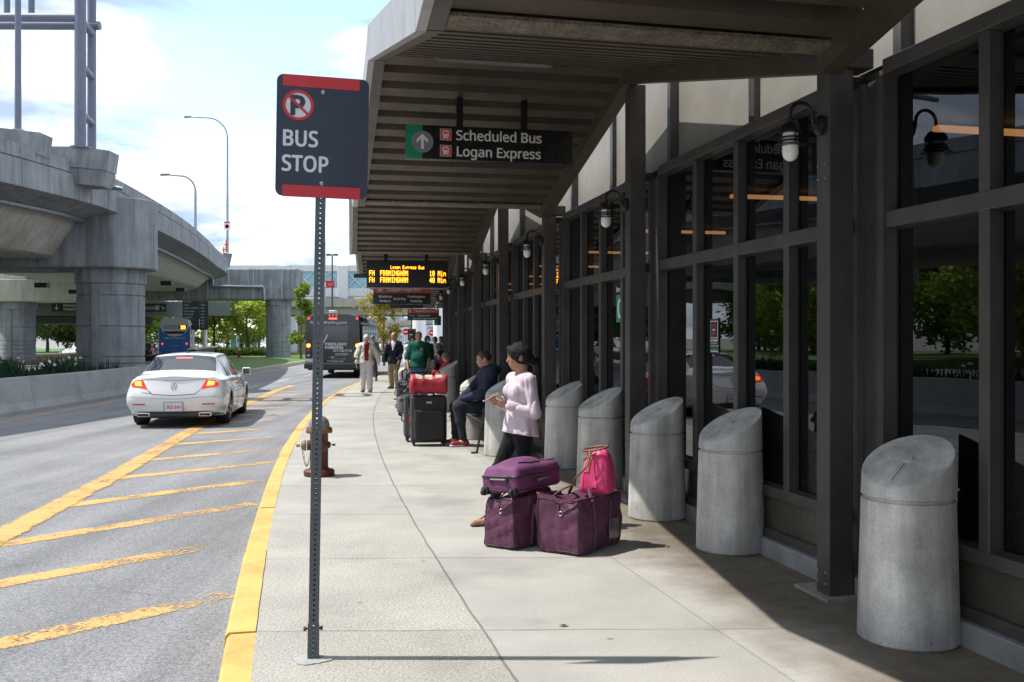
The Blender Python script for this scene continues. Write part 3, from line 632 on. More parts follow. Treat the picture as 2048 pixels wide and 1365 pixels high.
# drain pipe below the overhang
m = MB(); P = []
for i in range(18, 66):
    a, b = EC[i - 1], EC[i + 1]; t = (b - a); t.z = 0; t.normalize(); n = Vector((t.y, -t.x, 0)); P.append(EC[i] + n * -.95 + Vector((0, 0, -1.36)))
m.tube(P, .09, 8); m.build('drain_pipe', GALV, ovp, smooth=60)
def piercol(c, r, z0, z1, grooves, parent):
    pr = [(r + .02, z0)]
    for g in grooves: pr += [(r, g - .03), (r - .035, g - .015), (r - .035, g + .015), (r, g + .03)]
    pr += [(r, z1 - .5), (r + .05, z1 - .45), (r + .05, z1 + .01)]
    m = MB(); m.lathe(pr, 40, (c[0], c[1], 0)); o = m.build('pier_column', CONC, parent, smooth=35)
    m = MB(); m.box(c[0] - .18, c[0] + .12, c[1] - r - .045, c[1] - r + .2, z0 + .02, z1 - .55); m.build('form_strip', CONC, o, bevel=.01); return o
# pier beside the road
cap = [( -13.15 + 1.4 * math.sin(g), 32.1 - 1.4 * math.cos(g)) for g in np.linspace(0, math.pi, 20)] + [(-27, 33.5), (-27, 30.7)]
m = MB(); m.prism(cap, 3.86, 6.12); pc = m.build('pier_cap', CONC, ovp, smooth=40, bevel=.04)
for x in (-19.2, -16.4, -14.95): m = MB(); m.box(x - .015, x + .015, 30.69, 30.72, 3.9, 6.08); m.build('form_joint', pm('joint', (.12, .12, .12), .9), pc)
piercol((-13.2, 32.1), 1.05, .1, 3.86, [.55, .8, 1.02, 2.0, 3.0], ovp)
m = MB(); m.tube([at(-60, 372, 30.4), at(60, 386, 30.4), (at(78, 385, 30.3)), at(235, 376, 30.2), at(246, 379, 30.2)], .07, 8); m.build('drain_pipe', GALV, ovp, smooth=60)
# far pier at the end of the curve
m = MB(); m.box(-31, -17.35, 78.8, 81.2, 4.72, 7.3); pc = m.build('pier_cap', CONC, ovp, bevel=.15)
m = MB()
for x in (-24.6, -22.9, -20.9, -18.6): m.box(x - .03, x + .03, 78.77, 78.8, 4.8, 7.25)
m.build('form_joint', pm('pale_joint', (.42, .43, .44), .9), pc)
piercol((-19.16, 80), 1.0, 0, 4.72, [.5, .9, 1.3, 1.7, 2.7], ovp)
m = MB(); q = [at(424, 545, 78.6), at(426, 571, 78.6), at(430, 573, 78.6), at(526, 574, 78.6), at(528, 577, 78.6), at(529, 600, 78.6)]; m.tube(q, .12, 8); m.build('drain_pipe', GALV, ovp, smooth=60)
m = MB(); m.hexa([tuple(at(447, 540, 79.2)), tuple(at(458, 540, 79.2)), tuple(at(458, 540, 80.5)), tuple(at(447, 540, 80.5)), tuple(at(447, 506, 79.2)), tuple(at(465, 508, 79.2)), tuple(at(465, 508, 80.5)), tuple(at(447, 506, 80.5))]); m.build('lamp_plinth', CONC, ovp)
# pier on the bank at far left
cap = [(-31.2 - 1.3 * math.sin(g), 60 + 1.3 * math.cos(g)) for g in np.linspace(0, math.pi, 16)] + [(-24.5, 58.7), (-24.5, 61.3)]
m = MB(); m.prism(cap, 3.84, 5.2); m.build('pier_cap', CONCL, ovp, smooth=40, bevel=.04)
piercol((-30.4, 60), 1.0, .3, 3.84, [.7, .95, 1.2, 1.45, 2.3], ovp)
# dark fixtures under the soffit
for px, py, d in ((84, 571, 40), (334, 567, 45), (362, 580, 56), (150, 584, 47)):
    p = at(px, py, d); m = MB(); m.box(p.x - .25, p.x + .25, p.y - .15, p.y + .15, p.z - .1, p.z + .1); m.build('soffit_lamp', BLACK, ovp)
# pilaster blocks on the parapet
def block(x0, x1, d, z0, z1, pr):
    m = MB(); L = x1 - x0
    def ring(e, p, z): return [(x0 + e, d + .5, z), (x0 + e, d - p * .5, z), (x0 + L * .22 + e * .5, d - p, z), (x1 - L * .3 - e * .5, d - p * .95, z), (x1 - e, d - p * .25, z), (x1 - e, d + .5, z)]
    zz = z0 + (z1 - z0) * .42
    rows = [ring(.16, pr * .72, z0), ring(.03, pr * .97, zz - .02), ring(.05, pr * .93, zz - .015), ring(.05, pr * .93, zz + .015), ring(.02, pr, zz + .02), ring(-.06, pr * 1.12, z1)]
    rows = [r + r[:1] for r in rows]; m.grid(rows); m.f.append([0, 1, 2, 3, 4, 5][::-1]); b = 5 * 7; m.f.append([b + i for i in range(6)])
    return m.build('pilaster_block', CONC, ovp)
block(-13.4, -11.5, 27.9, 5.95, 6.95, .75); block(-14.8, -12.35, 25.6, 5.98, 6.98, .75)

# ------------------------------------------------------------------ blue-grey sign gantry standing on the parapet
BLUEG = pm('blue_grey_paint', (.135, .155, .215), .45, .1, .08, 4)
ga = thing('sign_gantry', 'tall blue grey tubular sign gantry rising from the overpass parapet', 'gantry', (-12.2, 27.6, 6.95))
def loc(o, v): return Vector(v) - o.location
def gpost(px0, px1, d, z0, z1, name):
    x0, x1 = XX(px0, d), XX(px1, d); c = (x0 + x1) / 2; r = (x1 - x0) / 2
    m = MB(); m.tube([loc(ga, (c, d, z0)), loc(ga, (c, d, z1))], r, 16); m.lathe([(r + .12, 0), (r + .12, .05), (r + .02, .06)], 16, loc(ga, (c, d, z0))); return m.build(name, BLUEG, ga, smooth=40), c
_, ca = gpost(149.5, 172, 27.3, 6.93, 13.0, 'gantry_post'); _, cb = gpost(175, 192, 28.6, 6.9, 13.0, 'gantry_post')
m = MB()
for py in (53, 142, 236, -40, -130): m = MB(); m.tube([loc(ga, (ca, 27.3, ZZ(py, 27.9))), loc(ga, (cb, 28.6, ZZ(py, 27.9)))], .11, 10); m.build('ladder_rung', BLUEG, ga, smooth=60)
for py, dd in ((36, 27.3), (52, 28.6)): m = MB(); m.tube([loc(ga, (ca, dd, ZZ(py, dd))), loc(ga, (-24, dd, ZZ(py, dd) + .05))], .13, 10); m.build('chord', BLUEG, ga, smooth=60)
for px in (14, 63): m = MB(); m.tube([loc(ga, at(px, 40, 27.6)), loc(ga, at(px, -120, 27.6))], .085, 8); m.build('upright', BLUEG, ga, smooth=60)
po = thing('mast', 'slim blue grey pole on a parapet block, left of the gantry', 'pole', (XX(36, 25.3), 25.3, 6.98))
m = MB(); m.tube([(0, 0, 0), (0, 0, 5.5)], [.085, .07], 14); m.build('shaft', BLUEG, po, smooth=60)
m = MB(); m.lathe([(.16, 0), (.16, .05), (.1, .06)], 14); m.build('base_flange', GALV, po)

# ------------------------------------------------------------------ barrier and planting along the left kerb
BAR = [(-10.9, -8), (-11.2, 2), (-11.42, 12), (-11.5, 20), (-11.56, 25), (-11.8, 29), (-12.15, 32), (-12.6, 34.6), (-13.5, 36.0), (-14.6, 36.2)]
BC = [Vector((p[0], p[1], 0)) for p in catmull(BAR, 5)]
BARC = pm('barrier_concrete', (.30, .31, .32), .85, 0, .12, 1.6, bump=.003, bsc=30, dirt=.2, speck=.05, spsc=60)
bt = thing('concrete_barrier', 'long low grey concrete barrier between the road and the planted strip', 'barrier', (0, 0, 0))
i = 0; kb = random.Random(5)
while i < len(BC) - 1:
    j = min(i + 3, len(BC) - 1); rows = []
    for q in range(i, j + 1):
        a, b = BC[max(q - 1, 0)], BC[min(q + 1, len(BC) - 1)]; t = (b - a).normalized(); n = Vector((t.y, -t.x, 0)); p = BC[q].copy()
        if q == i: p += t * .008
        if q == j: p -= t * .008
        pr = [(.20, RZ - .02), (.20, RZ + .08), (.13, RZ + .26), (.03, RZ + .82), (.02, RZ + .84), (-.15, RZ + .84), (-.17, RZ + .82), (-.2, RZ - .02)]
        rows.append([(p.x + n.x * u, p.y + n.y * u, z) for u, z in pr + pr[:1]])
    m = MB(); m.grid(rows, True); k = len(pr); m.f.append(list(range(k))); b = (j - i) * (k + 1); m.f.append([b + w for w in range(k)][::-1])
    for w, v in enumerate(m.v): pass
    m.f = [f[::-1] for f in m.f]
    m.build('barrier_unit', BARC, bt); i = j
BLADE = leafmat('iris_leaf', (.035, .075, .045), .25)
m = MB(); rb = random.Random(11)
def blades(m, x, y, z, n, h, rb, w=.02):
    for _ in range(n):
        g = rb.uniform(0, 6.28); hh = h * rb.uniform(.55, 1.1); ln = rb.uniform(.08, .5) * hh; c, s = math.cos(g), math.sin(g); u, v = -s * w, c * w
        bx, by = x + rb.gauss(0, .09), y + rb.gauss(0, .09); o = len(m.v)
        m.v += [(bx - u, by - v, z), (bx + u, by + v, z), (bx + c * ln * .35 + u * .9, by + s * ln * .35 + v * .9, z + hh * .6), (bx + c * ln * .35 - u * .9, by + s * ln * .35 - v * .9, z + hh * .6), (bx + c * ln, by + s * ln, z + hh)]
        m.f += [(o, o + 1, o + 2, o + 3), (o + 3, o + 2, o + 4)]
for _ in range(620):
    d = rb.uniform(9, 30.5); x = np.interp(d, [9, 24, 31], [-11.9, -12.0, -12.3]) - rb.uniform(.0, 2.2)
    if (x + 13.2) ** 2 + (d - 32.1) ** 2 < 1.5: continue
    blades(m, x, d, .22, 9, .74 + .16 * math.sin(d * 2.1 + x * 3), rb)
tag(m.build('iris_bed', BLADE), 'dark green strap leaved plants growing along the top of the barrier', 'plants', kind='stuff')
m = MB()
for _ in range(22):
    d = rb.uniform(14, 30); x = -12.1 - rb.uniform(0, 1.8); p = (x, d, 1.0 + rb.uniform(-.15, .06))
    for q in range(5): m.ball((p[0] + rb.gauss(0, .025), p[1] + rb.gauss(0, .025), p[2] + rb.gauss(0, .02)), rb.uniform(.02, .035), 5, 3)
tag(m.build('iris_flowers', WHITE), 'small white flowers scattered through the dark strap leaves', 'flowers', kind='stuff')

# ------------------------------------------------------------------ retaining walls
def lowwall(name, pts, w, z0, z1, mat, label, cap=None):
    C = [Vector((p[0], p[1], 0)) for p in catmull(pts, 5)]; t0 = thing(name, label, 'wall', tuple(C[0])); rows = []; rc = []
    for q in range(len(C)):
        a, b = C[max(q - 1, 0)], C[min(q + 1, len(C) - 1)]; t = (b - a).normalized(); n = Vector((t.y, -t.x, 0)); p = C[q] - C[0]
        rows.append([(p.x + n.x * u, p.y + n.y * u, z) for u, z in ((0, z0), (0, z1), (-w, z1), (-w, z0))])
        rc.append([(p.x + n.x * u, p.y + n.y * u, z) for u, z in ((.05, z1 + .003), (.05, z1 + .12), (-w - .05, z1 + .12), (-w - .05, z1 + .003), (.05, z1 + .003))])
    m = MB(); m.grid(rows, True); m.f.append([0, 1, 2, 3]); k = (len(C) - 1) * 4; m.f.append([k + 3, k + 2, k + 1, k]); m.build('wall_face', mat, t0)
    m = MB(); m.grid(rc, True); m.build('coping', cap or CONCL, t0)
BRN = pm('brown_wall', (.26, .20, .16), .9, 0, .15, 3, streak=.2); DKW = pm('dark_wall', (.085, .08, .08), .85, 0, .2, 3, streak=.2)
lowwall('retaining_wall', [(-24.5, 43.5), (-26.3, 49), (-29.5, 55), (-31.6, 61), (-31.4, 68), (-33, 75)], .35, RZ - .1, .46, BRN, 'low brown retaining wall curving round the grassy bank by the far left pier')
lowwall('curb_wall', [(-20.0, 61.5), (-21.6, 66), (-24.2, 76), (-26.6, 88)], .3, RZ - .1, .78, DKW, 'dark low wall with a pale coping running beside the blue coach')
# ------------------------------------------------------------------ trees: tapered trunk, limbs, leaf clusters through the crown
BARK = pm('bark', (.11, .085, .065), .9, 0, .2, 12, bump=.01, bsc=30)
LAWNL = leafmat('lawn_tree_leaf', (.28, .36, .07), .55)
LEAF = [leafmat('spring_leaf', (.44, .52, .10), .55), leafmat('fresh_leaf', (.21, .30, .055), .5), leafmat('dark_leaf', (.10, .145, .045), .45), leafmat('gold_leaf', (.34, .29, .06), .5)]
def tree(name, label, group, loc, h, w, mat, seed, trunk=.16, clear=.25, nl=2600, ls=.13, gaps=.5):
    rt = random.Random(seed); t = thing(name, label, 'tree', loc, 0, group)
    m = MB(); P = []; n = 7
    for i in range(n + 1): P.append((rt.gauss(0, .04) * h * .12 * (i > 0), rt.gauss(0, .04) * h * .12 * (i > 0), h * .92 * i / n))
    m.tube(P, [max(.015, trunk * (1 - .9 * i / n)) for i in range(n + 1)], 8)
    ends = []
    for k in range(16):
        f = clear + (1 - clear) * rt.uniform(.0, .85); z = h * f; i = min(int(f / .92 * n), n - 1); b = Vector(P[i]); b.z = z
        g = rt.uniform(0, 6.28); ln = w * (1 - .62 * max(0, (f - .45) / .55)) * rt.uniform(.55, 1.0); up = rt.uniform(.35, .9) * ln
        e = b + Vector((math.cos(g) * ln, math.sin(g) * ln, up)); mid = b.lerp(e, .5) + Vector((0, 0, -.08 * ln)); r = trunk * .38 * (1.15 - f)
        m.tube([b, mid, e], [r, r * .6, r * .2], 5)
        for q in (.5, .75, 1.0, 1.0): ends.append((b.lerp(e, q) + Vector((rt.gauss(0, .1), rt.gauss(0, .1), rt.gauss(0, .1))) * w, w * rt.uniform(.16, .34)))
        e2 = b.lerp(e, .55) + Vector((rt.gauss(0, .3) * ln, rt.gauss(0, .3) * ln, .35 * ln)); m.tube([b.lerp(e, .45), e2], [r * .5, r * .15], 4); ends.append((e2, w * rt.uniform(.18, .3)))
    m.build('trunk', BARK, t, smooth=60)
    c = MB(); W8 = [r for _, r in ends]; tot = sum(W8)
    for e, r in ends:
        for _ in range(int(nl * r / tot)):
            v = Vector((rt.gauss(0, .5), rt.gauss(0, .5), rt.gauss(0, .42))) * r + e
            a = Vector((rt.gauss(0, 1), rt.gauss(0, 1), rt.gauss(0, .6))).normalized() * ls * rt.uniform(.6, 1.3); b = a.cross(Vector((rt.gauss(0, 1), rt.gauss(0, 1), rt.gauss(0, 1)))).normalized() * ls * .6
            o = len(c.v); c.v += [tuple(v - a), tuple(v + b), tuple(v + a), tuple(v - b)]; c.f.append((o, o + 1, o + 2, o + 3))
    c.build('crown', mat, t); return t
TG = 'young trees on the grass island'
for i, (px, py, d, h, w, lb) in enumerate(((428, 704, 92, 7.2, 2.9, 'bushy bright green young tree just right of the dark list boards'), (455, 703, 97, 7.6, 2.8, 'yellow green young tree second from the dark list boards'),
                                  (494, 702, 90, 7.2, 2.6, 'pale leaning young tree midway between the list boards and the pier'), (518, 701, 95, 7.4, 2.4, 'thin straight young tree nearest the round pier, left of it'))):
    g = at(px, py, d); tree('young_tree', lb, TG, (g.x, d, 0), h, w, LEAF[0], 20 + i, .13, .14, 4200, .16)
tree('young_tree', 'narrow green tree rising just right of the far round pier', TG, (XX(602, 74), 74, 0), 6.8, .95, LEAF[1], 31, .1, .15, 4200, .13)
tree('street_tree', 'golden green sparse tree beyond the black bus, under the hanging signs', None, (XX(768, 62), 62, RZ), 4.6, 1.6, LEAF[3], 41, .09, .2, 3000, .1)
for i, (px, d, h, w, mt, lb) in enumerate(((95, 112, 6.5, 3.6, 2, 'dark bushy tree left of the tall road pier, behind the white saloon'), (136, 116, 6.6, 3.3, 2, 'dark bushy tree nearest the left side of the tall road pier'), (20, 105, 6.6, 3.8, 2, 'dark tree behind the far left pier at the frame edge'),
                                           (292, 124, 7.0, 4.2, 1, 'fresh green tree seen under the overpass beside the blue coach'), (255, 128, 7.0, 4.2, 1, 'fresh green tree mostly hidden behind the tall road pier'))):
    tree('bushy_tree', lb, 'trees beyond the overpass', (XX(px, d), d, 0), h, w, LEAF[mt], 60 + i, .2, .06, 6500, .26)
# trees on the lawn out to the left, seen in the window glass
for i, (x, y, h, w) in enumerate(((-31, 14, 7, 3.2), (-37, 21, 8, 3.6), (-30, 25.5, 7, 3.0), (-43, 28, 8, 3.5), (-36, 7, 8, 3.5))):
    tree('lawn_tree', ['light green round tree on the lawn left of the overpass, nearest the road', 'light green tree at the middle of the lawn beyond the overpass', 'light green tree at the far corner of the lawn, before the brown wall', 'light green tree farthest out on the lawn beyond the overpass', 'light green tree on the near part of the lawn left of the overpass'][i], 'trees on the lawn', (x, y, 0), h, w, LAWNL, 80 + i, .16, .12, 7000, .17)
# taller trees in a row beyond the lawn
far = tree('backdrop_tree', 'tall mid green tree in the row beyond the lawn, nearest the camera', 'trees in a row beyond the lawn', (-40, -2, 0), 8.5, 4.6, LAWNL, 95, .2, .08, 9000, .22)
for i in range(13): dup(far, (-50 - 6 * math.sin(i * 1.7), 3 + i * 5.2, 0), i * 1.3, 'tall mid green tree standing in the row beyond the lawn', .85 + .3 * ((i * 7) % 5) / 5)
for i in range(9): dup(far, (-47 - i * 2.6 + 2 * math.sin(i * 2.3), 58 + i * 4.4, 0), i * 1.7, 'tall mid green tree in the row beyond the brown retaining wall', .8 + .3 * ((i * 3) % 5) / 5)['group'] = 'trees in a row beyond the retaining wall'
# low shrubs under the island trees
m = MB(); rs = random.Random(9); 
for _ in range(2600):
    px = rs.uniform(425, 530); d = rs.uniform(86, 90); x = XX(px, d); z = rs.uniform(0.05, .75); a = .14
    g, q = rs.uniform(0, 6.28), rs.uniform(-1, 1); o = len(m.v); c, s = math.cos(g) * a, math.sin(g) * a
    m.v += [(x - c, d - s, z), (x - s * .5, d + c * .5, z + a * q), (x + c, d + s, z + .05), (x + s * .5, d - c * .5, z - a * q)]; m.f.append((o, o + 1, o + 2, o + 3))
tag(m.build('ground_cover', LEAF[2]), 'low dark green shrubs under the young trees on the island', 'shrubs', kind='stuff')

# ------------------------------------------------------------------ hanging road signs under the overpass, list boards
DKS = pm('sign_black', (.02, .021, .022), .45, 0, .05); LETG = pm('grey_lettering', (.55, .55, .55), .5, 0, .02)
br = thing('road_bridge', 'low grey green bridge girder crossing behind the overpass piers', 'bridge', (-36, 88, 0))
m = MB(); m.box(-16, 10.5, 0, 6, 3.65, 4.95); m.build('girder', pm('bridge_grey', (.20, .23, .22), .8, 0, .1), br); m = MB(); m.box(-16, 1.5, .3, 5.7, 2.95, 3.62); m.build('bearing_beam', pm('bridge_dark', (.08, .08, .075), .8), br)
for x in (-13.2, 4.5): m = MB(); m.lathe([(.5, -.1), (.5, 2.88)], 16, (x, 3, 0)); m.build('pier', CONC, br, smooth=40)
def hsign(name, label, px0, px1, py0, py1, d, mat, th=.12, rz=0.0, cat='sign', group=None):
    p, q = at(px0, py1, d), at(px1, py0, d); t = thing(name, label, cat, ((p.x + q.x) / 2, d, p.z), rz, group); w = (q.x - p.x) / 2; h = q.z - p.z
    m = MB(); m.box(-w, w, 0, th, 0, h); m.build('sign_panel', mat, t, bevel=.008); return t, w, h
def arrow(mat, parent, cx, cz, s, ang, y=-.004, name='arrow'):
    P = [(0, 1), (.72, .28), (.5, .06), (.16, .4), (.16, -1), (-.16, -1), (-.16, .4), (-.5, .06), (-.72, .28)]
    c, n = math.cos(ang), math.sin(ang); m = MB(); vs = [(cx + s * (x * c - z * n), y, cz + s * (x * n + z * c)) for x, z in P]; m.v += vs; m.f += [(0, 1, 2, 3), (0, 3, 6, 7, 8), (0, 3, 6), (3, 4, 5, 6)]; m.f = [(0, 1, 2, 3), (0, 3, 6), (0, 6, 7, 8), (3, 4, 5, 6)]
    return m.build(name, mat, parent)
t, w, h = hsign('hanging_sign', 'black hanging sign reading Parking Hotels with a down arrow', 103, 190, 607, 623, 87, DKS)
arrow(WHITEL, t, -w + .45, h / 2, .24, math.pi); text('Parking', .36, WHITEL, t, -w + 1.05, -.004, h * .55, bold=.008); text('Hotels/H', .36, WHITEL, t, -w + 1.05, -.004, h * .1, bold=.008)
t, w, h = hsign('hanging_sign', 'black hanging sign reading Terminal E with a slanting arrow', 215, 332, 608, 624, 87, DKS)
text('Terminal', .5, LETG, t, w - 2.6, -.004, h * .25, bold=.01); text('E', .42, LETG, t, w - .92, -.006, h * .3, bold=.02); arrow(LETG, t, w - .28, h / 2, .2, R(-135))
m = MB(); m.box(w - 1.02, w - .55, -.004, 0, h * .15, h * .85); m.build('letter_tile', pm('tile_grey', (.12, .12, .12), .5), t)
SLATE = pm('slate_sign', (.045, .055, .062), .5, 0, .05)
for lb, x0, x1, lines in (('left dark board listing airlines, on a white post', 365, 398, ['Air France', 'Alitalia', 'AMERICAN AIRLINES', 'British Airways', 'Cathay Pacific', 'CopaAirlines', 'El Al', 'Iberia', 'Aer Airlines']), ('right dark board listing airlines, before the young trees', 399, 416, ['Lu', 'JetBlue', 'Delta', 'Miami', 'SATA', 'Swiss', 'Virgin', 'WOW', 'Saber'])):
    t, w, h = hsign('list_board', lb, x0, x1, 598, 660, 85, SLATE, group='dark airline list boards')
    for i, s in enumerate(lines): text(s, .17, LETG, t, -w + .12, -.004, h - .33 - i * .27, sx=.8, bold=.004)
    m = MB(); m.lathe([(.2, RZ - t.location.z), (.2, .1)], 12, (0, .3, 0)); m.build('post', WHITE, t, smooth=60)

# ------------------------------------------------------------------ street lamps
def lampart(t, H, arm, px, sc=1.0):
    m = MB(); r = arm * .52; P = [(0, 0, 0), (0, 0, H - r)] + [(-r + r * math.cos(g), 0, H - r + r * math.sin(g)) for g in np.linspace(.2, math.pi / 2, 8)] + [(-arm * .93, 0, H + .06)]
    m.tube(P, [.1, .075] + [.06] * 8 + [.05], 10); m.build('pole', GALV, t, smooth=60)
    m = MB(); m.hexa([(-arm - .35, -.14, H + .0), (-arm + .25, -.1, H + .02), (-arm + .25, .1, H + .02), (-arm - .35, .14, H), (-arm - .3, -.1, H + .13), (-arm + .25, -.08, H + .14), (-arm + .25, .08, H + .14), (-arm - .3, .1, H + .13)]); m.build('lamp_head', pm('lamp_head', (.10, .10, .11), .5), t, bevel=.03)
p = at(455, 506, 79.5); l1 = thing('street_lamp', 'tall grey curved arm street lamp on the overpass end with a small sign', 'street lamp', p, 0, 'curved arm street lamps'); lampart(l1, ZZ(236, 79.5) - p.z, 3.2, 0)
z = ZZ(452, 79.5) - p.z; m = MB(); m.box(-.26, .26, -.13, -.1, z - .35, z + .35); sg = m.build('plate', WHITE, l1)
m = MB(); m.lathe([(.17, -.006), (.17, 0), (.12, 0), (.12, -.006)], 16, (0, -.135, z - .06), 'Y'); m.box(-.2, .2, -.137, -.132, z + .2, z + .32); m.build('symbol', RED, sg)
p = Vector((XX(391, 62), 62, 6.2)); l2 = thing('street_lamp', 'smaller curved arm street lamp rising behind the overpass parapet', 'street lamp', p, 0, 'curved arm street lamps'); lampart(l2, ZZ(352, 62) - 6.2, 1.9, 0)
ORG = pm('orange_paint', (.65, .10, .03), .5)
for px, py0, py1 in ((452.5, 503, 479), (447.5, 508, 493)):
    d = 78.6; z0, z1 = ZZ(py0, d), ZZ(py1, d); t = thing('standpipe', 'taller orange standpipe by the lamp base on the overpass' if py1 < 480 else 'shorter orange standpipe left of the lamp base', 'standpipe', (XX(px, d), d, z0 - .06)); h = z1 - z0
    m = MB(); m.lathe([(.06, 0), (.06, h * .55), (.1, h * .6), (.1, h * .7), (.06, h * .75), (.05, h), (0, h)], 10); m.build('body', ORG, t, smooth=40); m = MB(); m.tube([(-.13, 0, h * .65), (.13, 0, h * .65)], .045, 8); m.build('outlet', ORG, t)
# twin head lamp and flag sign beyond the bus
d = 84; t = thing('street_lamp', 'dark straight lamp post with twin flat heads behind the black bus', 'street lamp', (XX(664.5, d), d, RZ)); H = ZZ(509, d) - RZ
m = MB(); m.tube([(0, 0, 0), (0, 0, H)], [.1, .06], 10); m.build('pole', pm('dark_post', (.06, .06, .065), .5), t, smooth=60)
for s in (-1, 1): m = MB(); m.box(min(s * .1, s * .5), max(s * .1, s * .5), -.15, .15, H - .12, H + .02); m.build('lamp_head', BLACK, t, bevel=.02)
t, w, h = hsign('banner', 'small red banner sign on the twin head lamp post', 646, 669, 562, 576, 83.7, RED, .03)
m = MB(); m.prism([(-w + .06, 0), (-w + .3, 0), (-w + .22, .2), (-w + .26, .34), (-w + .18, .46), (-w + .1, .34), (-w + .14, .2)], -.006, -.002); m.v = [(x, z, y + .06) for x, y, z in m.v]; m.build('symbol', WHITEL, t)
m = MB(); m.box(-w + .42, w - .08, -.004, 0, h * .52, h * .60); m.box(-w + .42, w - .2, -.004, 0, h * .34, h * .42); m.build('lettering', pm('pink', (.7, .35, .35), .5), t)
d = 95; t = thing('lamp_mast', 'very thin pale mast left of the twin head lamp post', 'pole', (XX(650, d), d, RZ)); m = MB(); m.tube([(0, 0, 0), (0, 0, ZZ(482, d))], .05, 8); m.build('shaft', GALV, t)

# ------------------------------------------------------------------ white footbridge, far viaduct, white far terminal
fb = thing('footbridge', 'white enclosed footbridge with blue glass and diagonal trusses', 'footbridge', (-24, 112, 0))
WH2 = pm('white_cladding', (.62, .64, .68), .5, 0, .05); BG = pm('blue_glass', (.22, .42, .50), .12, .1, .1, spec=.8)
def bz(py): return ZZ(py, 112)
m = MB(); m.box(-14, 60, 0, 4, bz(543), bz(531)); m.build('roof', WH2, fb); m = MB(); m.box(-14, 60, 0, 4, bz(593), bz(577)); m.build('floor_band', WH2, fb)
m = MB(); m.box(-14, 60, .25, 3.7, bz(577), bz(543)); m.build('glazing', BG, fb)
z0, z1 = bz(577), bz(543); x = -14
while x < 30:
    m = MB(); m.tube([(x, .1, z0), (x + 1.9, .1, z1)], .06, 6); m.tube([(x + 1.9, .1, z1), (x + 3.8, .1, z0)], .06, 6); m.tube([(x, .1, z1), (x + 1.9, .1, z0)], .05, 6); m.tube([(x + 1.9, .1, z0), (x + 3.8, .1, z1)], .05, 6); m.build('truss', WH2, fb); x += 3.8
for px in (568, 686, 790): m = MB(); xx = XX(px, 112) + 24; m.box(xx - .6, xx + .6, -.3, 4.2, -.2, bz(531) - .02); m.build('pylon', WH2, fb, bevel=.05)
vd = thing('viaduct', 'pale concrete road viaduct passing behind the black bus', 'viaduct', (-20, 98, 0))
def vz(py): return ZZ(py, 98)
m = MB(); m.box(-12, 60, 0, 9, vz(614), vz(597)); m.build('parapet', CONCL, vd); m = MB(); m.box(-12, 60, .4, 8.6, vz(630), vz(613.9)); m.build('girder', pm('warm_concrete', (.34, .31, .28), .85, 0, .1), vd)
m = MB(); m.box(-1.9, 4.4, 1.5, 8, -.3, vz(630.1)); m.build('abutment', pm('beige_wall', (.36, .32, .275), .85, 0, .1), vd)
wt = thing('white_terminal', 'white distant building with rows of windows beyond the standing people', 'building', (-8, 150, 0))
def wz(py): return ZZ(py, 150)
m = MB(); m.box(-18, 40, 0, 12, -.3, wz(640)); m.build('wall', WH2, wt)
for zz in (660, 672, 684):
    for xx in range(-17, 10, 3): m = MB(); m.box(xx, xx + 2.2, -.06, .0, wz(zz), wz(zz - 6)); m.build('window', BG, wt)
m = MB(); m.box(-18.5, 40.5, -.5, 12.5, wz(640), wz(636)); m.build('roof', WH2, wt)
for px, d, r, py, lb in ((838, 74, .52, 615, 'stout white round column just behind the man in the green shirt'), (878, 92, .55, 600, 'white round column farther right beyond the seated people')):
    t = thing('round_column', lb, 'column', (XX(px, d), d, RZ)); H = ZZ(py, d) - RZ; m = MB(); m.lathe([(r, 0), (r, H)], 24); m.build('shaft', WHITE, t, smooth=60); m = MB(); m.lathe([(r + .12, H), (r + .12, H + .3)], 24); m.build('head', CONCL, t)
rb2 = thing('ramp_bridge', 'pale curving ramp on columns at the far right under the canopy', 'bridge', (-14, 95, 0))
m = MB(); m.hexa([(1.5, 0, ZZ(655, 95)), (30, 0, ZZ(610, 95)), (30, 6, ZZ(610, 95)), (1.5, 6, ZZ(655, 95)), (1.5, 0, ZZ(645, 95)), (30, 0, ZZ(595, 95)), (30, 6, ZZ(595, 95)), (1.5, 6, ZZ(645, 95))]); m.build('deck', CONCL, rb2)
# purple roofed shelters beyond the island
for i, (px, lb) in enumerate(((470, 'white glazed shelter with a purple roof, left of the thin tree'), (498, 'white glazed shelter with a purple roof behind the thin tree'))):
    d = 128; t = thing('shelter', lb, 'shelter', (XX(px, d), d, 0)); m = MB(); m.box(-1.4, 1.4, -.8, .8, 2.2, 2.75); m.build('roof', pm('purple_roof', (.2, .12, .28), .5), t)
    for x in (-1.3, -.45, .45, 1.3): m = MB(); m.box(x - .08, x + .08, -.7, -.55, 0, 2.2); m.build('post', WHITE, t)
    m = MB(); m.box(-1.3, 1.3, .6, .65, .2, 2.1); m.build('glass_panel', BG, t)
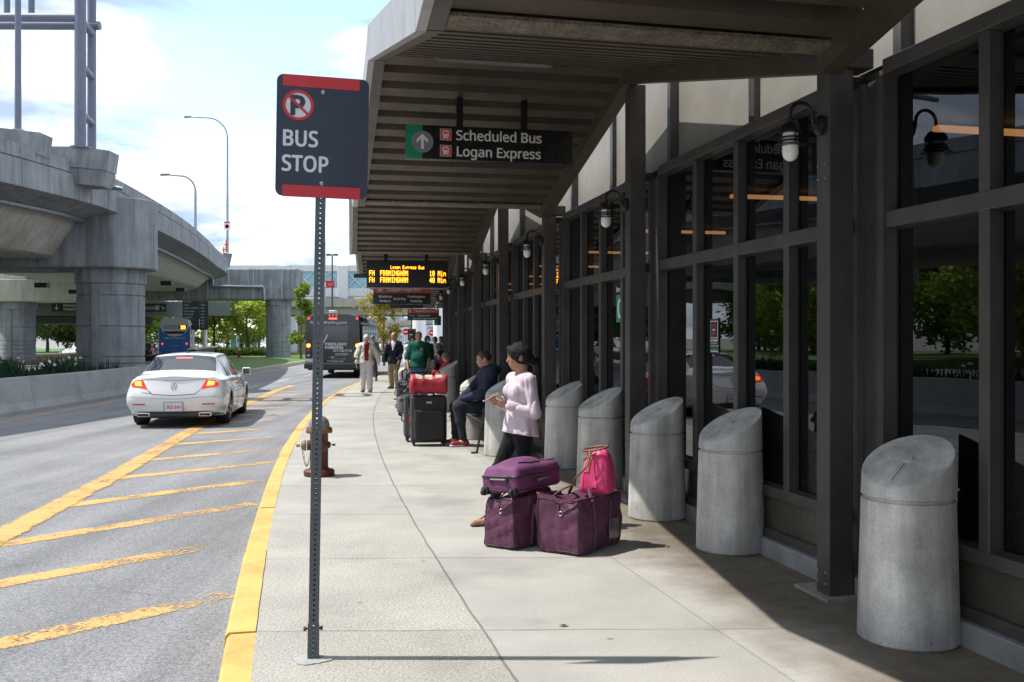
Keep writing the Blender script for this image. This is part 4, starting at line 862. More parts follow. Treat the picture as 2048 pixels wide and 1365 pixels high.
# red and white do not enter signs on poles
for px, py, d, rr, lb in ((755, 670, 80, .32, 'red no entry sign right beside the black bus'), (811.5, 664, 86, .32, 'upper of two red no entry signs left of the green shirted man'), (864, 666, 95, .36, 'red no entry sign to the right behind the white column')):
    z = ZZ(py, d); t = thing('road_sign', lb, 'road sign', (XX(px, d), d, RZ), 0, 'red no entry signs'); m = MB(); m.tube([(0, .05, 0), (0, .05, z - RZ + rr)], .03, 8); m.build('post', GALV, t)
    m = MB(); m.box(-rr, rr, -.0, .02, z - RZ - rr, z - RZ + rr); m.build('back_plate', WHITE, t, bevel=.01)
    m = MB(); m.lathe([(rr * .93, 0), (rr * .93, -.012), (0, -.012)], 28, (0, -.001, z - RZ), 'Y'); dsc = m.build('disc', RED, t); m = MB(); m.box(-rr * .68, rr * .68, -.02, -.013, z - RZ - rr * .13, z - RZ + rr * .13); m.build('bar', WHITE, dsc)
    if px == 812:
        m = MB(); m.lathe([(rr * .7, 0), (rr * .7, -.012), (0, -.012)], 24, (0, -.002, z - RZ - 1.75 * rr), 'Y'); ds2 = m.build('disc', RED, t); m = MB(); m.box(-rr * .5, rr * .5, -.022, -.0135, z - RZ - 1.86 * rr, z - RZ - 1.64 * rr); m.build('bar', WHITE, ds2)
d = 52; z = ZZ(670, d); t = thing('stop_sign_post', 'small dark bus stop sign on a post left of the white column', 'sign', (XX(823.5, d), d, 0)); m = MB(); m.tube([(0, .04, 0), (0, .04, 3.3)], .03, 8); m.build('post', BLACK, t)
m = MB(); m.box(-.22, .22, 0, .02, z - .3, z + .32); m.build('sign_panel', DKS, t); m = MB(); m.box(-.2, .2, -.004, -.0005, z + .22, z + .30); m.build('band', RED, t); m = MB(); m.box(-.15, .05, -.004, -.0005, z - .02, z + .04); m.box(-.15, .1, -.004, -.0005, z - .16, z - .1); m.build('lettering', WHITEL, t)
# ------------------------------------------------------------------ saloon car lofted from stations; x right, y forward from the rear bumper, z up
STN = [  # y, zb, ws, wm, (wsh, zsh), (wg, zg), (wr, zr), (we, ze), zc
    (0.00, .33, .70, .80, .70, .88, .66, .955, .60, .985, .50, 1.0, 1.02),
    (0.07, .29, .80, .885, .79, .89, .74, .965, .69, 1.0, .56, 1.02, 1.035),
    (0.25, .26, .86, .925, .855, .90, .79, .965, .73, 1.005, .62, 1.03, 1.05),
    (0.55, .23, .88, .935, .875, .905, .81, .965, .735, 1.02, .65, 1.05, 1.075),
    (0.68, .19, .89, .94, .88, .905, .815, .965, .73, 1.05, .655, 1.085, 1.115),
    (1.30, .18, .90, .94, .88, .905, .82, .96, .63, 1.30, .575, 1.365, 1.405),
    (1.65, .17, .90, .94, .88, .90, .82, .955, .612, 1.335, .56, 1.40, 1.44),
    (2.30, .17, .90, .94, .88, .89, .825, .945, .612, 1.34, .56, 1.41, 1.453),
    (2.80, .17, .90, .94, .88, .875, .83, .93, .63, 1.30, .575, 1.37, 1.41),
    (3.62, .18, .90, .94, .875, .85, .82, .91, .76, .965, .68, .99, 1.02),
    (4.20, .19, .89, .93, .85, .79, .78, .86, .70, .89, .55, .91, .93),
    (4.70, .22, .82, .87, .77, .70, .69, .77, .60, .80, .45, .815, .83),
    (4.93, .28, .66, .70, .60, .62, .52, .68, .42, .71, .3, .72, .73)]
def rear_y(z): return float(np.interp(z, [.2, .3, .45, .6, .72, .8, .95, 1.02], [.14, .07, .01, .0, .03, .06, .10, .09]))
def sedan(name, label, loc, rz, paint, group=None, detail=True, brake=2.5):
    t = thing(name, label, 'car', loc, rz, group)
    prof = []
    for (y, zb, ws, wm, wsh, zsh, wg, zg, wr, zr, we, ze, zc) in STN:
        prof.append([(0, y, zb), (ws * .9, y, zb), (ws, y, zb + .07), (wm, y, .46), (wm, y, .66), (wsh, y, zsh), (wg, y, zg), (wr, y, zr), (we, y, ze), (we * .5, y, zc - (zc - ze) * .25), (0, y, zc)])
    A = np.array(prof); n, k, _ = A.shape
    A = np.stack([np.array(catmull(list(A[:, j]), 5)) for j in range(k)], 1)
    sub = 3; A = np.stack([np.array(catmull(list(A[i]), sub)) for i in range(A.shape[0])], 0)
    for i in range(A.shape[0]):
        w = max(0, 1 - A[i, 0, 1] / .5); A[i, :, 1] += np.array([rear_y(z) * w for z in A[i, :, 2]])
    ys = A[:, -1, 1]; nj = A.shape[1]
    jg0, jg1, je, jw, jm = 6 * sub, 7 * sub, 8 * sub, 2 * sub, 5 * sub
    body, rg, wg_, sg = MB(), MB(), MB(), {}
    wheels = ((1.08, .335), (3.85, .335))
    V = {}
    for sgn in (1, -1):
        P = A.copy(); P[:, :, 0] *= sgn
        base = len(body.v); body.v += [tuple(p) for row in P for p in row]
        for i in range(P.shape[0] - 1):
            yc = (ys[i] + ys[i + 1]) / 2
            for j in range(nj - 1):
                f = (base + i * nj + j, base + i * nj + j + 1, base + (i + 1) * nj + j + 1, base + (i + 1) * nj + j); f = f if sgn < 0 else f[::-1]
                c = np.mean([body.v[q] for q in f], 0)
                if j < jm and abs(c[0]) > .5 and any((c[1] - wy) ** 2 + (c[2] - wz) ** 2 < .385 ** 2 for wy, wz in wheels): continue
                if j >= je - 1 and .72 < yc < 1.27: rg.v += [tuple(p) for p in (body.v[q] for q in f)]; rg.f.append(tuple(range(len(rg.v) - 4, len(rg.v)))); continue
                if j >= je and 2.86 < yc < 3.55: wg_.v += [body.v[q] for q in f]; wg_.f.append(tuple(range(len(wg_.v) - 4, len(wg_.v)))); continue
                if jg0 <= j < jg1 and (1.34 < yc < 2.1 or 2.22 < yc < 3.15):
                    m = sg.setdefault((sgn, yc > 2.15), MB()); m.v += [body.v[q] for q in f]; m.f.append(tuple(range(len(m.v) - 4, len(m.v)))); continue
                body.f.append(f)
    for end, row in ((0, A[0]), (1, A[-1])):       # rear and front faces
        rows = []
        for p in row:
            rows.append([(p[0] * q, p[1] + (-.075 if end == 0 else .08) * (1 - abs(q) ** 2.4) * min(1, p[0] / .3), p[2]) for q in np.linspace(-1, 1, 17)])
        body.grid(rows, end == 0)
    def weld(m):
        me = bpy.data.meshes.new('w'); me.from_pydata(m.v, [], m.f); bm = bmesh.new(); bm.from_mesh(me); bmesh.ops.remove_doubles(bm, verts=bm.verts, dist=.0008); bmesh.ops.recalc_face_normals(bm, faces=bm.faces); bm.to_mesh(me); bm.free(); return me
    me = weld(body); bo = link('body', me, paint, t, smooth=38)
    bv = BVHTree.FromPolygons(body.v, body.f)
    for nm, m in [('rear_window', rg), ('windscreen', wg_)] + [('side_window', q) for q in sg.values()]: link(nm, weld(m), CARGLASS, t, smooth=60)
    m = MB(); m.box(-.62, .62, .12, 4.7, .19, .30); m.box(-.84, .84, 1.5, 3.4, .17, .3); m.box(-.78, .78, .3, 1.5, .28, .9); m.box(-.78, .78, 3.3, 4.5, .28, .7); m.box(-.8, .8, 1.3, 3.5, .3, .8); m.build('underbody', RUBBER, t)
    for wy, wz in wheels:
        for sgn in (1, -1):
            m = MB(); m.lathe([(.20, -.14), (.31, -.14), (.335, -.11), (.335, .08), (.31, .11), (.24, .115), (.24, .08)], 28, (sgn * .80, wy, wz), 'X'); w = m.build('wheel', RUBBER, t, smooth=40)
            m = MB(); m.lathe([(.24, .09 * sgn), (.22, .112 * sgn), (.2, .07 * sgn), (.0, .05 * sgn)], 24, (sgn * .80, wy, wz), 'X')
            for q in range(5):
                g = q * 1.2566; m.tube([(sgn * .895, wy, wz), (sgn * .905, wy + .22 * math.cos(g), wz + .22 * math.sin(g))], .022, 5)
            m.build('rim', pm('alloy', (.42, .42, .44), .3, .9, .05), w, smooth=40)
            m = MB(); P = [(sgn * (.935 if 20 < g < 160 else .90), wy + .385 * math.cos(R(g)), wz + .385 * math.sin(R(g))) for g in range(-12, 193, 12)]; m.tube(P, .018, 5); m.build('arch_lip', paint, t, smooth=60)
    if not detail: 
        for sgn in (1, -1): m = MB(); m.box(sgn * .72 - .12, sgn * .72 + .12, -.03, .05, .78, .92); m.build('tail_light', RED, t, bevel=.02)
        return t
    def patch(c4, nx=6, nz=4, ofs=.006, flat=None):
        (a, b, c, d) = [Vector((p[0], 0, p[1])) for p in c4]; rows = []
        for i in range(nz + 1):
            l, r = a.lerp(d, i / nz), b.lerp(c, i / nz); row = []
            for j in range(nx + 1):
                p = l.lerp(r, j / nx); h = bv.ray_cast(Vector((p.x, -1, p.z)), Vector((0, 1, 0)))
                y = h[0].y if h[0] is not None else .3
                row.append((p.x, y - ofs, p.z))
            rows.append(row)
        m = MB(); m.grid(rows); return m
    TL = emit('tail_lamp', (.75, .03, .02), .25); TLH = emit('tail_lamp_glow', (1.0, .22, .03), 2.0); DG = pm('panel_gap', (.05, .05, .05), .6)
    for s in (1, -1):
        q = [(s * .49, .755), (s * .66, .79), (s * .755, .93), (s * .595, .945)]
        l = patch(q if s > 0 else q[::-1]).build('tail_light', TL, t, smooth=60)
        q = [(s * .66, .79), (s * .80, .80), (s * .83, .85), (s * .755, .93)]; patch(q if s > 0 else q[::-1]).build('lamp_corner', TL, l, smooth=60)
        q = [(s * .60, .82), (s * .74, .835), (s * .755, .905), (s * .63, .92)]; patch(q if s > 0 else q[::-1], ofs=.011).build('brake_lamp', TLH, l, smooth=60)
        q = [(s * .53, .455), (s * .77, .455), (s * .77, .478), (s * .53, .478)]; patch(q, ofs=.008).build('reflector', RED, t)
        m = MB(); x0, x1 = sorted((s * .45, s * .70)); m.box(x0, x1, .0, .3, .225, .305); e = m.build('exhaust', CHROME, t, bevel=.02); m = MB(); m.box(x0 + .025, x1 - .025, -.004, .02, .242, .288); m.build('exhaust_bore', BLACK, e)
    m = MB(); m.box(-.50, .50, .03, .25, .22, .315); m.build('valance', pm('dark_plastic', (.03, .03, .032), .5), t, bevel=.02)
    def strip(pts, w, mat, name, ofs=.005):
        m = MB(); 
        for (xa, za), (xb, zb) in zip(pts, pts[1:]):
            dx, dz = xb - xa, zb - za; L = math.hypot(dx, dz); nx, nz = -dz / L * w, dx / L * w; g = patch([(xa - nx, za - nz), (xb - nx, zb - nz), (xb + nx, zb + nz), (xa + nx, za + nz)], 6, 1, ofs); m.add(g.v, g.f)
        return m.build(name, mat, t)
    strip([(-.49, .75), (-.40, .665), (0, .64), (.40, .665), (.49, .75)], .006, DG, 'boot_gap'); strip([(-.62, .955), (0, .925), (.62, .955)], .006, pm('soft_gap', (.3, .3, .3), .6), 'boot_crease')
    strip([(-.6, .7), (-.42, .68)], .004, DG, 'boot_gap'); strip([(-.9, .62), (-.5, .60), (0, .57), (.5, .60), (.9, .62)], .004, pm('soft_gap', (.3, .3, .3), .6), 'bumper_crease')
    ring = [(0.055 * math.cos(g), .815 + .062 * math.sin(g)) for g in np.linspace(0, 6.283, 17)]
    strip(ring, .006, pm('badge', (.22, .22, .24), .3, .8), 'badge', .008); strip([(-.028, .765), (-.005, .855)], .006, MATS['badge'], 'badge', .008); strip([(.028, .765), (.005, .855)], .006, MATS['badge'], 'badge', .008)
    y = bv.ray_cast(Vector((0, -1, .42)), Vector((0, 1, 0)))[0].y
    m = MB(); m.box(-.19, .19, y - .02, y + .03, .325, .525); m.build('plate_recess', pm('plate_grey', (.35, .35, .36), .5), t, bevel=.01)
    m = MB(); m.box(-.155, .155, y - .028, y - .018, .345, .50); pl = m.build('number_plate', pm('plate_white', (.62, .63, .68), .4), t)
    text('3KD 849', .09, RED, pl, 0, y - .030, .385, align='CENTER', sx=.82, bold=.0015)
    m = MB(); m.box(-.16, .16, 1.2, 1.22, 1.335, 1.355)
    m = MB(); rows = []
    for x in np.linspace(-.16, .16, 5):
        rows.append([(x, 1.13, 1.333), (x, 1.18, 1.36)])
    m.grid(rows); m.v = [(a, b - .012, c + .0) for a, b, c in m.v]; m.build('high_brake_light', emit('high_brake', (.9, .12, .14), .5), t)
    m = MB(); m.hexa([(-.012, 1.55, 1.425), (.012, 1.55, 1.425), (.012, 1.68, 1.43), (-.012, 1.68, 1.43), (-.004, 1.53, 1.495), (.004, 1.53, 1.495), (.004, 1.6, 1.48), (-.004, 1.6, 1.48)]); m.build('roof_antenna', BLACK, t)
    for s in (1, -1):
        x0, x1 = sorted((s * .93, s * 1.11)); m = MB(); m.box(x0, x1, 3.02, 3.16, .93, 1.09); mi = m.build('wing_mirror', paint, t, bevel=.035, seg=3); m = MB(); m.box(x0 + .02, x1 - .02, 3.005, 3.022, .95, 1.07); m.build('mirror_glass', CARGLASS, mi, bevel=.01)
        m = MB(); m.box(*sorted((s * .84, s * .95)), 3.05, 3.13, .93, .97); m.build('mirror_arm', paint, t)
        for yy in (1.72, 2.62): m = MB(); m.box(*sorted((s * .925, s * .955)), yy - .1, yy + .1, .70, .73); m.build('door_handle', CHROME, t, bevel=.01)
        for yy in (1.38, 2.16, 3.2):
            P = []
            for z in np.linspace(.3, .88, 7):
                h = bv.ray_cast(Vector((s * 2, yy, z)), Vector((-s, 0, 0)))
                if h[0] is not None: P.append((h[0].x + s * .001, yy, z))
            if len(P) > 2: m = MB(); m.tube(P, .005, 4); m.build('door_gap', DG, t)
    return t
CARW = pm('white_car_paint', (.72, .73, .74), .22, 0, .01, coat=.8); CARB = pm('blue_car_paint', (.03, .06, .14), .25, 0, .02, coat=.8); CARK = pm('black_car_paint', (.012, .012, .014), .25, 0, .02, coat=.8); CARS = pm('silver_car_paint', (.4, .41, .42), .3, .4, .02, coat=.6)
p = gnd(346, 851, RZ); hd = math.atan(.155)
white = sedan('saloon_car', 'white saloon car with lit brake lights driving away on the near lane', (XX(350, 19.0), 18.95, RZ), hd, CARW)
sedan('saloon_car', 'white saloon car turning away beyond the low brown wall at left', (XX(150, 74), 76, RZ), R(38), CARW, None, False)
sedan('saloon_car', 'dark saloon car under the overpass between the tall pier and the blue coach', (XX(279, 66), 66, RZ), R(14), CARK, None, False)
sedan('saloon_car', 'blue saloon car crossing the viaduct above the black bus', (XX(705, 100), 101, 4.45), R(90), CARB, None, False)
c1 = sedan('saloon_car', 'white parked saloon car left of the black bus, beyond the far pier', (XX(580, 128), 128, RZ), R(60), CARW, 'cars in the far car park', False)
c2 = sedan('saloon_car', 'blue parked saloon car left of the black bus, beside a white one', (XX(596, 122), 122, RZ), R(50), CARB, 'cars in the far car park', False)
c3 = sedan('saloon_car', 'silver parked saloon car nearest the left side of the black bus', (XX(611, 130), 130, RZ), R(70), CARS, 'cars in the far car park', False)
for i, (c, px, d, a, lb) in enumerate(((c1, 430, 135, 70, 'white parked car left of the shelters, beyond the young trees'), (c3, 452, 138, 80, 'silver parked car by the left purple roofed shelter'), (c1, 486, 136, 60, 'white parked car between the two purple roofed shelters'), (c2, 520, 133, 85, 'blue parked car just left of the far round pier'), (c3, 533, 136, 75, 'silver parked car mostly hidden by the far round pier'),
                             (c1, 770, 112, 70, 'white parked car beyond the golden green tree'), (c2, 790, 118, 80, 'blue parked car behind the man in the navy blazer'), (c1, 806, 124, 65, 'white parked car left of the white round column'), (c3, 858, 126, 75, 'silver parked car right of the white round column'))):
    dup(c, (XX(px, d), d, RZ), R(a), lb)

# ------------------------------------------------------------------ black shuttle bus
BUSK = pm('bus_black', (.012, .013, .016), .22, 0, .04, coat=.5); DARKP = pm('bumper_black', (.03, .03, .032), .6)
REDL = emit('red_lamp', (1.0, .03, .03), 1.6); AMB = emit('amber_lamp', (1.0, .2, .02), 3.0); GREYL = pm('bus_lettering', (.5, .52, .54), .5)
bu = thing('shuttle_bus', 'black shuttle bus with white lettering and red lights on its back', 'bus', (XX(666, 42.6), 42.6, RZ), R(3.0))
m = MB(); m.box(-1.2, 1.2, 0, 8.6, .62, 2.72); rows = []
m.v = []; m.f = []
sec = [(-1.2, .62), (1.2, .62), (1.21, 1.6), (1.17, 2.5), (1.08, 2.72), (.7, 2.82), (0, 2.86), (-.7, 2.82), (-1.08, 2.72), (-1.17, 2.5), (-1.21, 1.6)]
for y, s in ((.0, .97), (.06, 1.0), (8.5, 1.0), (8.7, .95)): rows.append([(x * s, y, z if z < 2.4 else 2.4 + (z - 2.4) * (1 if s == 1 else .9)) for x, z in sec + sec[:1]])
m.grid(rows, True); m.f.append(list(range(len(sec)))); b = 3 * 12; m.f.append([b + i for i in range(11)][::-1]); m.f = [f[::-1] for f in m.f]
m.build('body', BUSK, bu, smooth=35)
m = MB(); m.box(-.78, .68, -.022, .0, 1.62, 2.3); m.build('rear_window', CARGLASS, bu, bevel=.03)
m = MB(); m.box(-1.24, 1.24, -.14, .1, .42, .66); m.build('bumper', DARKP, bu, bevel=.04); m = MB(); m.box(-1.1, 1.1, .1, 8.4, .35, .62); m.build('skirt', DARKP, bu)
def busdisc(x, z, r, mat, name):
    m = MB(); m.lathe([(r, 0), (r, -.02), (0, -.025)], 14, (x, -.0, z), 'Y'); m.build(name, mat, bu)
for s in (-1, 1):
    busdisc(s * 1.05, 2.62, .05, REDL, 'marker_light'); busdisc(s * 1.06, 1.43, .085, AMB, 'tail_light'); busdisc(s * 1.06, 1.22, .06, pm('red_lens', (.45, .03, .02), .3), 'lens'); busdisc(s * 1.06, 1.0, .06, pm('clear_lens', (.45, .43, .36), .3), 'lens')
    for y in (1.7, 6.6):
        m = MB(); m.lathe([(.2, -.14), (.38, -.14), (.4, -.1), (.4, .1), (.38, .14), (.2, .14)], 24, (s * (.95 if y > 2 else .88), y, .40), 'X'); w = m.build('wheel', RUBBER, bu, smooth=40)
for x in (-.15, 0, .15): busdisc(x, 2.745, .028, REDL, 'marker_light')
m = MB(); m.box(-.17, .17, -.03, .0, 2.58, 2.64); m.build('brake_light', emit('brake_bar', (1, .06, .04), 2.2), bu)
m = MB(); m.box(-.3, -.02, .9, 1.7, 2.85, 3.0); m.build('roof_vent', WHITE, bu, bevel=.03)
def bt_(s, size, x, z, **k): text(s, size, GREYL, bu, x, -.029, z, **k)
bt_('PreflightParking.com', .17, -.98, 2.38, sx=.98, bold=.006)
bt_('PREFLIGHT', .165, -.34, 1.44, bold=.012, sx=1.1, spacing=1.05); bt_('PARKING', .165, -.34, 1.29, bold=.012, sx=1.1, spacing=1.05)
bt_('617-723-1114', .13, .02, 1.16, bold=.008); bt_('Easy Ticketless', .085, .1, 1.04, bold=.004); bt_('Covered Parking', .06, .12, .97); bt_('24/7', .085, -.1, .9, bold=.004); bt_('No Reservation Required', .06, -.1, .83); bt_('111 Eastern Ave', .1, -.26, .715, bold=.004)
for x, z in ((.02, 1.04), (-.18, .9)): m = MB(); m.add([(x - .05, -.026, z + .03), (x - .03, -.026, z), (x + .03, -.026, z + .08), (x - .03, -.026, z + .03)], [(0, 1, 2, 3)]); m.build('tick_mark', pm('tick_red', (.6, .12, .1), .5), bu)
m = MB(); m.add([(-.52, -.027, 1.42), (-.46, -.027, 1.40), (-.20, -.027, 1.90), (-.25, -.027, 1.93)], [(0, 1, 2, 3)]); m.build('blade_graphic', pm('graphic_white', (.5, .52, .54), .5), bu)
m = MB(); P = [(.26 - .1 * 0 + .0, 2.62)] ; arc = [(.05 + .32 * math.cos(g), -.0275, 1.95 + .75 * math.sin(g)) for g in np.linspace(1.15, -.35, 12)]
m.grid([[p, (p[0] + .035, p[1], p[2])] for p in arc]); m.build('arc_graphic', pm('graphic_grey', (.16, .17, .18), .5), bu)
m = MB(); m.add([(-.62, -.026, 1.0), (-.5, -.026, 1.02), (-.44, -.026, 1.4), (-.56, -.026, 1.36)], [(0, 1, 2, 3)]); m.build('red_graphic', pm('graphic_red', (.25, .05, .04), .5), bu)
m = MB(); m.box(-1.17, -.87, -.028, .0, .70, .86); m.build('number_plate', MATS['plate_white'], bu)
for i in range(6):
    for s in (1, -1): m = MB(); y = .55 + i * 1.3; m.box(*sorted((s * 1.15, s * 1.235)), y, y + 1.12, 1.58, 2.3); m.build('side_window', CARGLASS, bu, bevel=.02); m = MB(); m.box(*sorted((s * 1.2, s * 1.24)), y + 1.14, y + 1.19, 1.5, 2.35); m.build('window_post', pm('post_grey', (.35, .35, .35), .4), bu)
m = MB(); m.box(1.17, 1.215, .3, 8.4, 2.36, 2.46); m.build('rail_trim', pm('post_grey', (.35, .35, .35), .4), bu)

# ------------------------------------------------------------------ blue coach under the overpass
BLUE = pm('coach_blue', (.012, .10, .33), .3, 0, .03, coat=.5); SILV = pm('coach_silver', (.42, .46, .50), .35, .2, .04)
co = thing('coach', 'blue and silver coach with an amber route number under the overpass', 'coach', (XX(349, 80), 80, RZ), R(16))
rows = []; m = MB()
sec = [(-1.27, .4), (1.27, .4), (1.28, 1.5), (1.2, 2.9), (1.05, 3.3), (.6, 3.42), (-.6, 3.42), (-1.05, 3.3), (-1.2, 2.9), (-1.28, 1.5)]
for y, s in ((.0, .95), (.12, 1.0), (11.4, 1.0), (11.6, .95)): rows.append([(x * s, y + (.25 * (z - .4) / 3 if y < 1 else 0), z) for x, z in sec + sec[:1]])
m.grid(rows, True); m.f.append(list(range(10))); m.f.append([33 + i for i in range(10)][::-1]); m.f = [f[::-1] for f in m.f]; m.build('body', SILV, co, smooth=35)
def cy(z, o=.015): return .25 * (z - .4) / 3 - o
P = [(-1.2, .45), (1.2, .45), (1.2, 2.7)] + [(1.1 * math.cos(g), 2.75 - .85 * math.sin(g)) for g in np.linspace(.1, math.pi - .1, 14)] + [(-1.2, 2.7)]
m = MB(); m.add([(x, cy(z), z) for x, z in P], [list(range(len(P)))]); m.build('rear_panel', BLUE, co)
m = MB(); q = [(-.7, 2.12), (.7, 2.12), (.86, 2.32), (-.86, 2.32)]; m.add([(x, cy(z, .03), z) for x, z in q], [(0, 1, 2, 3)]); m.build('rear_window', CARGLASS, co)
for z in (2.55, 2.72): m = MB(); m.add([(-.9, cy(z, .03), z), (.15, cy(z, .03), z), (.15, cy(z + .07, .03), z + .07), (-.9, cy(z + .07, .03), z + .07)], [(0, 1, 2, 3)]); m.build('vent_slot', pm('vent_grey', (.12, .13, .14), .5), co)
m = MB(); m.add([(.3, cy(2.5, .03), 2.5), (.95, cy(2.5, .03), 2.5), (.95, cy(2.82, .03), 2.82), (.3, cy(2.82, .03), 2.82)], [(0, 1, 2, 3)]); rd = m.build('route_display', BLACK, co)
text('33', .33, AMB, rd, .48, cy(2.6, .05), 2.54, bold=.03)
text('Logan Express Bus Service', .14, GREYL, co, 0, -.0, 1.72, align='CENTER', bold=.004).location.y = cy(1.72, .03) ; text('LOGAN EXPRESS', .1, GREYL, co, 0, 0, 1.12, align='CENTER').location.y = cy(1.12, .03)
for s in (-1, 1): m = MB(); m.lathe([(.07, 0), (.07, -.03), (0, -.03)], 12, (s * .95, cy(1.3, .0), 1.3), 'Y'); m.build('tail_light', REDL, co)
m = MB(); m.box(-1.25, 1.25, -.05, .1, .32, .55); m.build('bumper', DARKP, co)
for s in (1, -1):
    m = MB(); m.box(*sorted((s * 1.22, s * 1.275)), .8, 11.2, 1.75, 2.85); m.build('side_window', CARGLASS, co); m = MB(); m.box(*sorted((s * 1.26, s * 1.285)), .5, 11.3, .55, 1.2); m.build('side_panel', BLUE, co)
    for y in (2.6, 9.2): m = MB(); m.lathe([(.25, -.15), (.5, -.15), (.5, .15), (.25, .15)], 20, (s * 1.12, y, .5), 'X'); m.build('wheel', RUBBER, co, smooth=40)
# ------------------------------------------------------------------ bus stop sign on a perforated post
NAVY = pm('sign_navy', (.013, .018, .042), .38, 0, .04); SRED = pm('sign_red', (.48, .014, .022), .4, 0, .04); STXT = pm('sign_silver', (.56, .58, .62), .4, .1, .02)
POST = pm('post_steel', (.085, .10, .11), .42, .5, .1, 20)
YAW = R(13.0)
bs = thing('bus_stop_sign', 'navy and red bus stop sign on a perforated steel post at the kerb', 'bus stop sign', (-1.008, 4.94, 0), YAW); bs.rotation_euler = (0, R(.92), YAW)
def perf(hw, z0, z1, r=.0057, pitch=.0254):
    m = MB(); n = int(round((z1 - z0) / pitch)); 
    for i in range(n):
        zc = z0 + (i + .5) * pitch
        for s in (-1, 1):           # front and back face pierced right through
            o = len(m.v); K = 8; y = s * hw
            ci = [(r * math.cos(2 * math.pi * (k + .5) / K), y, zc + r * math.sin(2 * math.pi * (k + .5) / K)) for k in range(K)]
            sq = [(hw, y, zc + pitch / 4), (hw / 2, y, zc + pitch / 2), (-hw / 2, y, zc + pitch / 2), (-hw, y, zc + pitch / 4), (-hw, y, zc - pitch / 4), (-hw / 2, y, zc - pitch / 2), (hw / 2, y, zc - pitch / 2), (hw, y, zc - pitch / 4)]
            cor = {0: (hw, y, zc + pitch / 2), 2: (-hw, y, zc + pitch / 2), 4: (-hw, y, zc - pitch / 2), 6: (hw, y, zc - pitch / 2)}
            m.v += ci + sq; fs = [(o + k, o + 8 + k, o + 8 + (k + 1) % 8, o + (k + 1) % 8) for k in range(8)]
            for k, c in cor.items(): m.v.append(c); fs.append((o + 8 + k, len(m.v) - 1, o + 8 + (k + 1) % 8))
            fs = [f if s > 0 else f for f in fs]; m.f += [f[::-1] for f in fs] if s > 0 else fs
    z1 = z0 + n * pitch
    for x in (-hw, hw): m.add([(x, -hw, z0), (x, hw, z0), (x, hw, z1), (x, -hw, z1)], [(0, 1, 2, 3)])
    return m
perf(.0255, .16, 2.93).build('post', POST, bs); perf(.0285, -.01, .165).build('sleeve', POST, bs)
m = MB(); m.tube([(-.045, 0, .15), (.045, 0, .15)], .006, 6); m.tube([(-.05, 0, .15), (-.036, 0, .15)], .012, 6); m.tube([(.034, 0, .15), (.046, 0, .15)], .011, 6); m.build('bolt', pm('rusty_bolt', (.07, .05, .04), .7), bs)
def rrect(w, h, r, n=6):
    P = []
    for cx, cz, a in ((w - r, h - r, 0), (-w + r, h - r, 90), (-w + r, -h + r, 180), (w - r, -h + r, 270)):
        P += [(cx + r * math.cos(R(a + 90 * k / n)), cz + r * math.sin(R(a + 90 * k / n))) for k in range(n + 1)]
    return P
def plateY(poly, y0, y1): m = MB(); m.prism(poly, y0, y1); m.v = [(x, z, y) for x, y, z in m.v]; m.f = [f[::-1] for f in m.f]; return m
PZ = 2.635; SY = -.034
panel = plateY([(x + .004, z + PZ) for x, z in rrect(.2285, .305, .035)], SY, SY + .004).build('sign_panel', NAVY, bs)
for zc in (.277, -.277): m = MB(); x0, x1 = (-.195, .185) if zc > 0 else (-.19, .195); m.box(x0, x1, SY - .0015, SY - .0003, PZ + zc - .031, PZ + zc + .028); m.build('red_band', SRED, bs)
def disc(r0, r1, x, z, y, mat, name, parent, n=40):
    m = MB(); rows = []
    for i in range(n + 1): g = 2 * math.pi * i / n; rows.append([(x + r0 * math.cos(g), y, z + r0 * math.sin(g)), (x + r1 * math.cos(g), y, z + r1 * math.sin(g))])
    m.grid(rows); m.f = [f[::-1] for f in m.f] if False else m.f; return m.build(name, mat, parent)
cx, cz = -.118, PZ + .152
disc(.001, .066, cx, cz, SY - .002, STXT, 'symbol_ground', bs); text('P', .135, NAVY, bs, cx - .045, SY - .003, cz - .047, bold=.006); disc(.062, .077, cx, cz, SY - .0045, SRED, 'ring', bs)
m = MB(); c, s = math.cos(R(-42)), math.sin(R(-42)); m.add([(cx + x * c - z * s, SY - .0046, cz + x * s + z * c) for x, z in ((-.066, -.006), (.066, -.006), (.066, .006), (-.066, .006))], [(0, 1, 2, 3)]); m.build('slash', SRED, bs)
text('BUS', .112, STXT, bs, -.196, SY - .002, PZ - .052, bold=.003, sx=.84, spacing=1.04); text('STOP', .112, STXT, bs, -.196, SY - .002, PZ - .178, bold=.003, sx=.84, spacing=1.04)
for z in (.225, -.235): m = MB(); m.lathe([(.011, 0), (.011, -.004), (.006, -.008), (0, -.008)], 14, (.004, SY, PZ + z), 'Y'); m.build('bolt_head', GALV, bs, smooth=40)

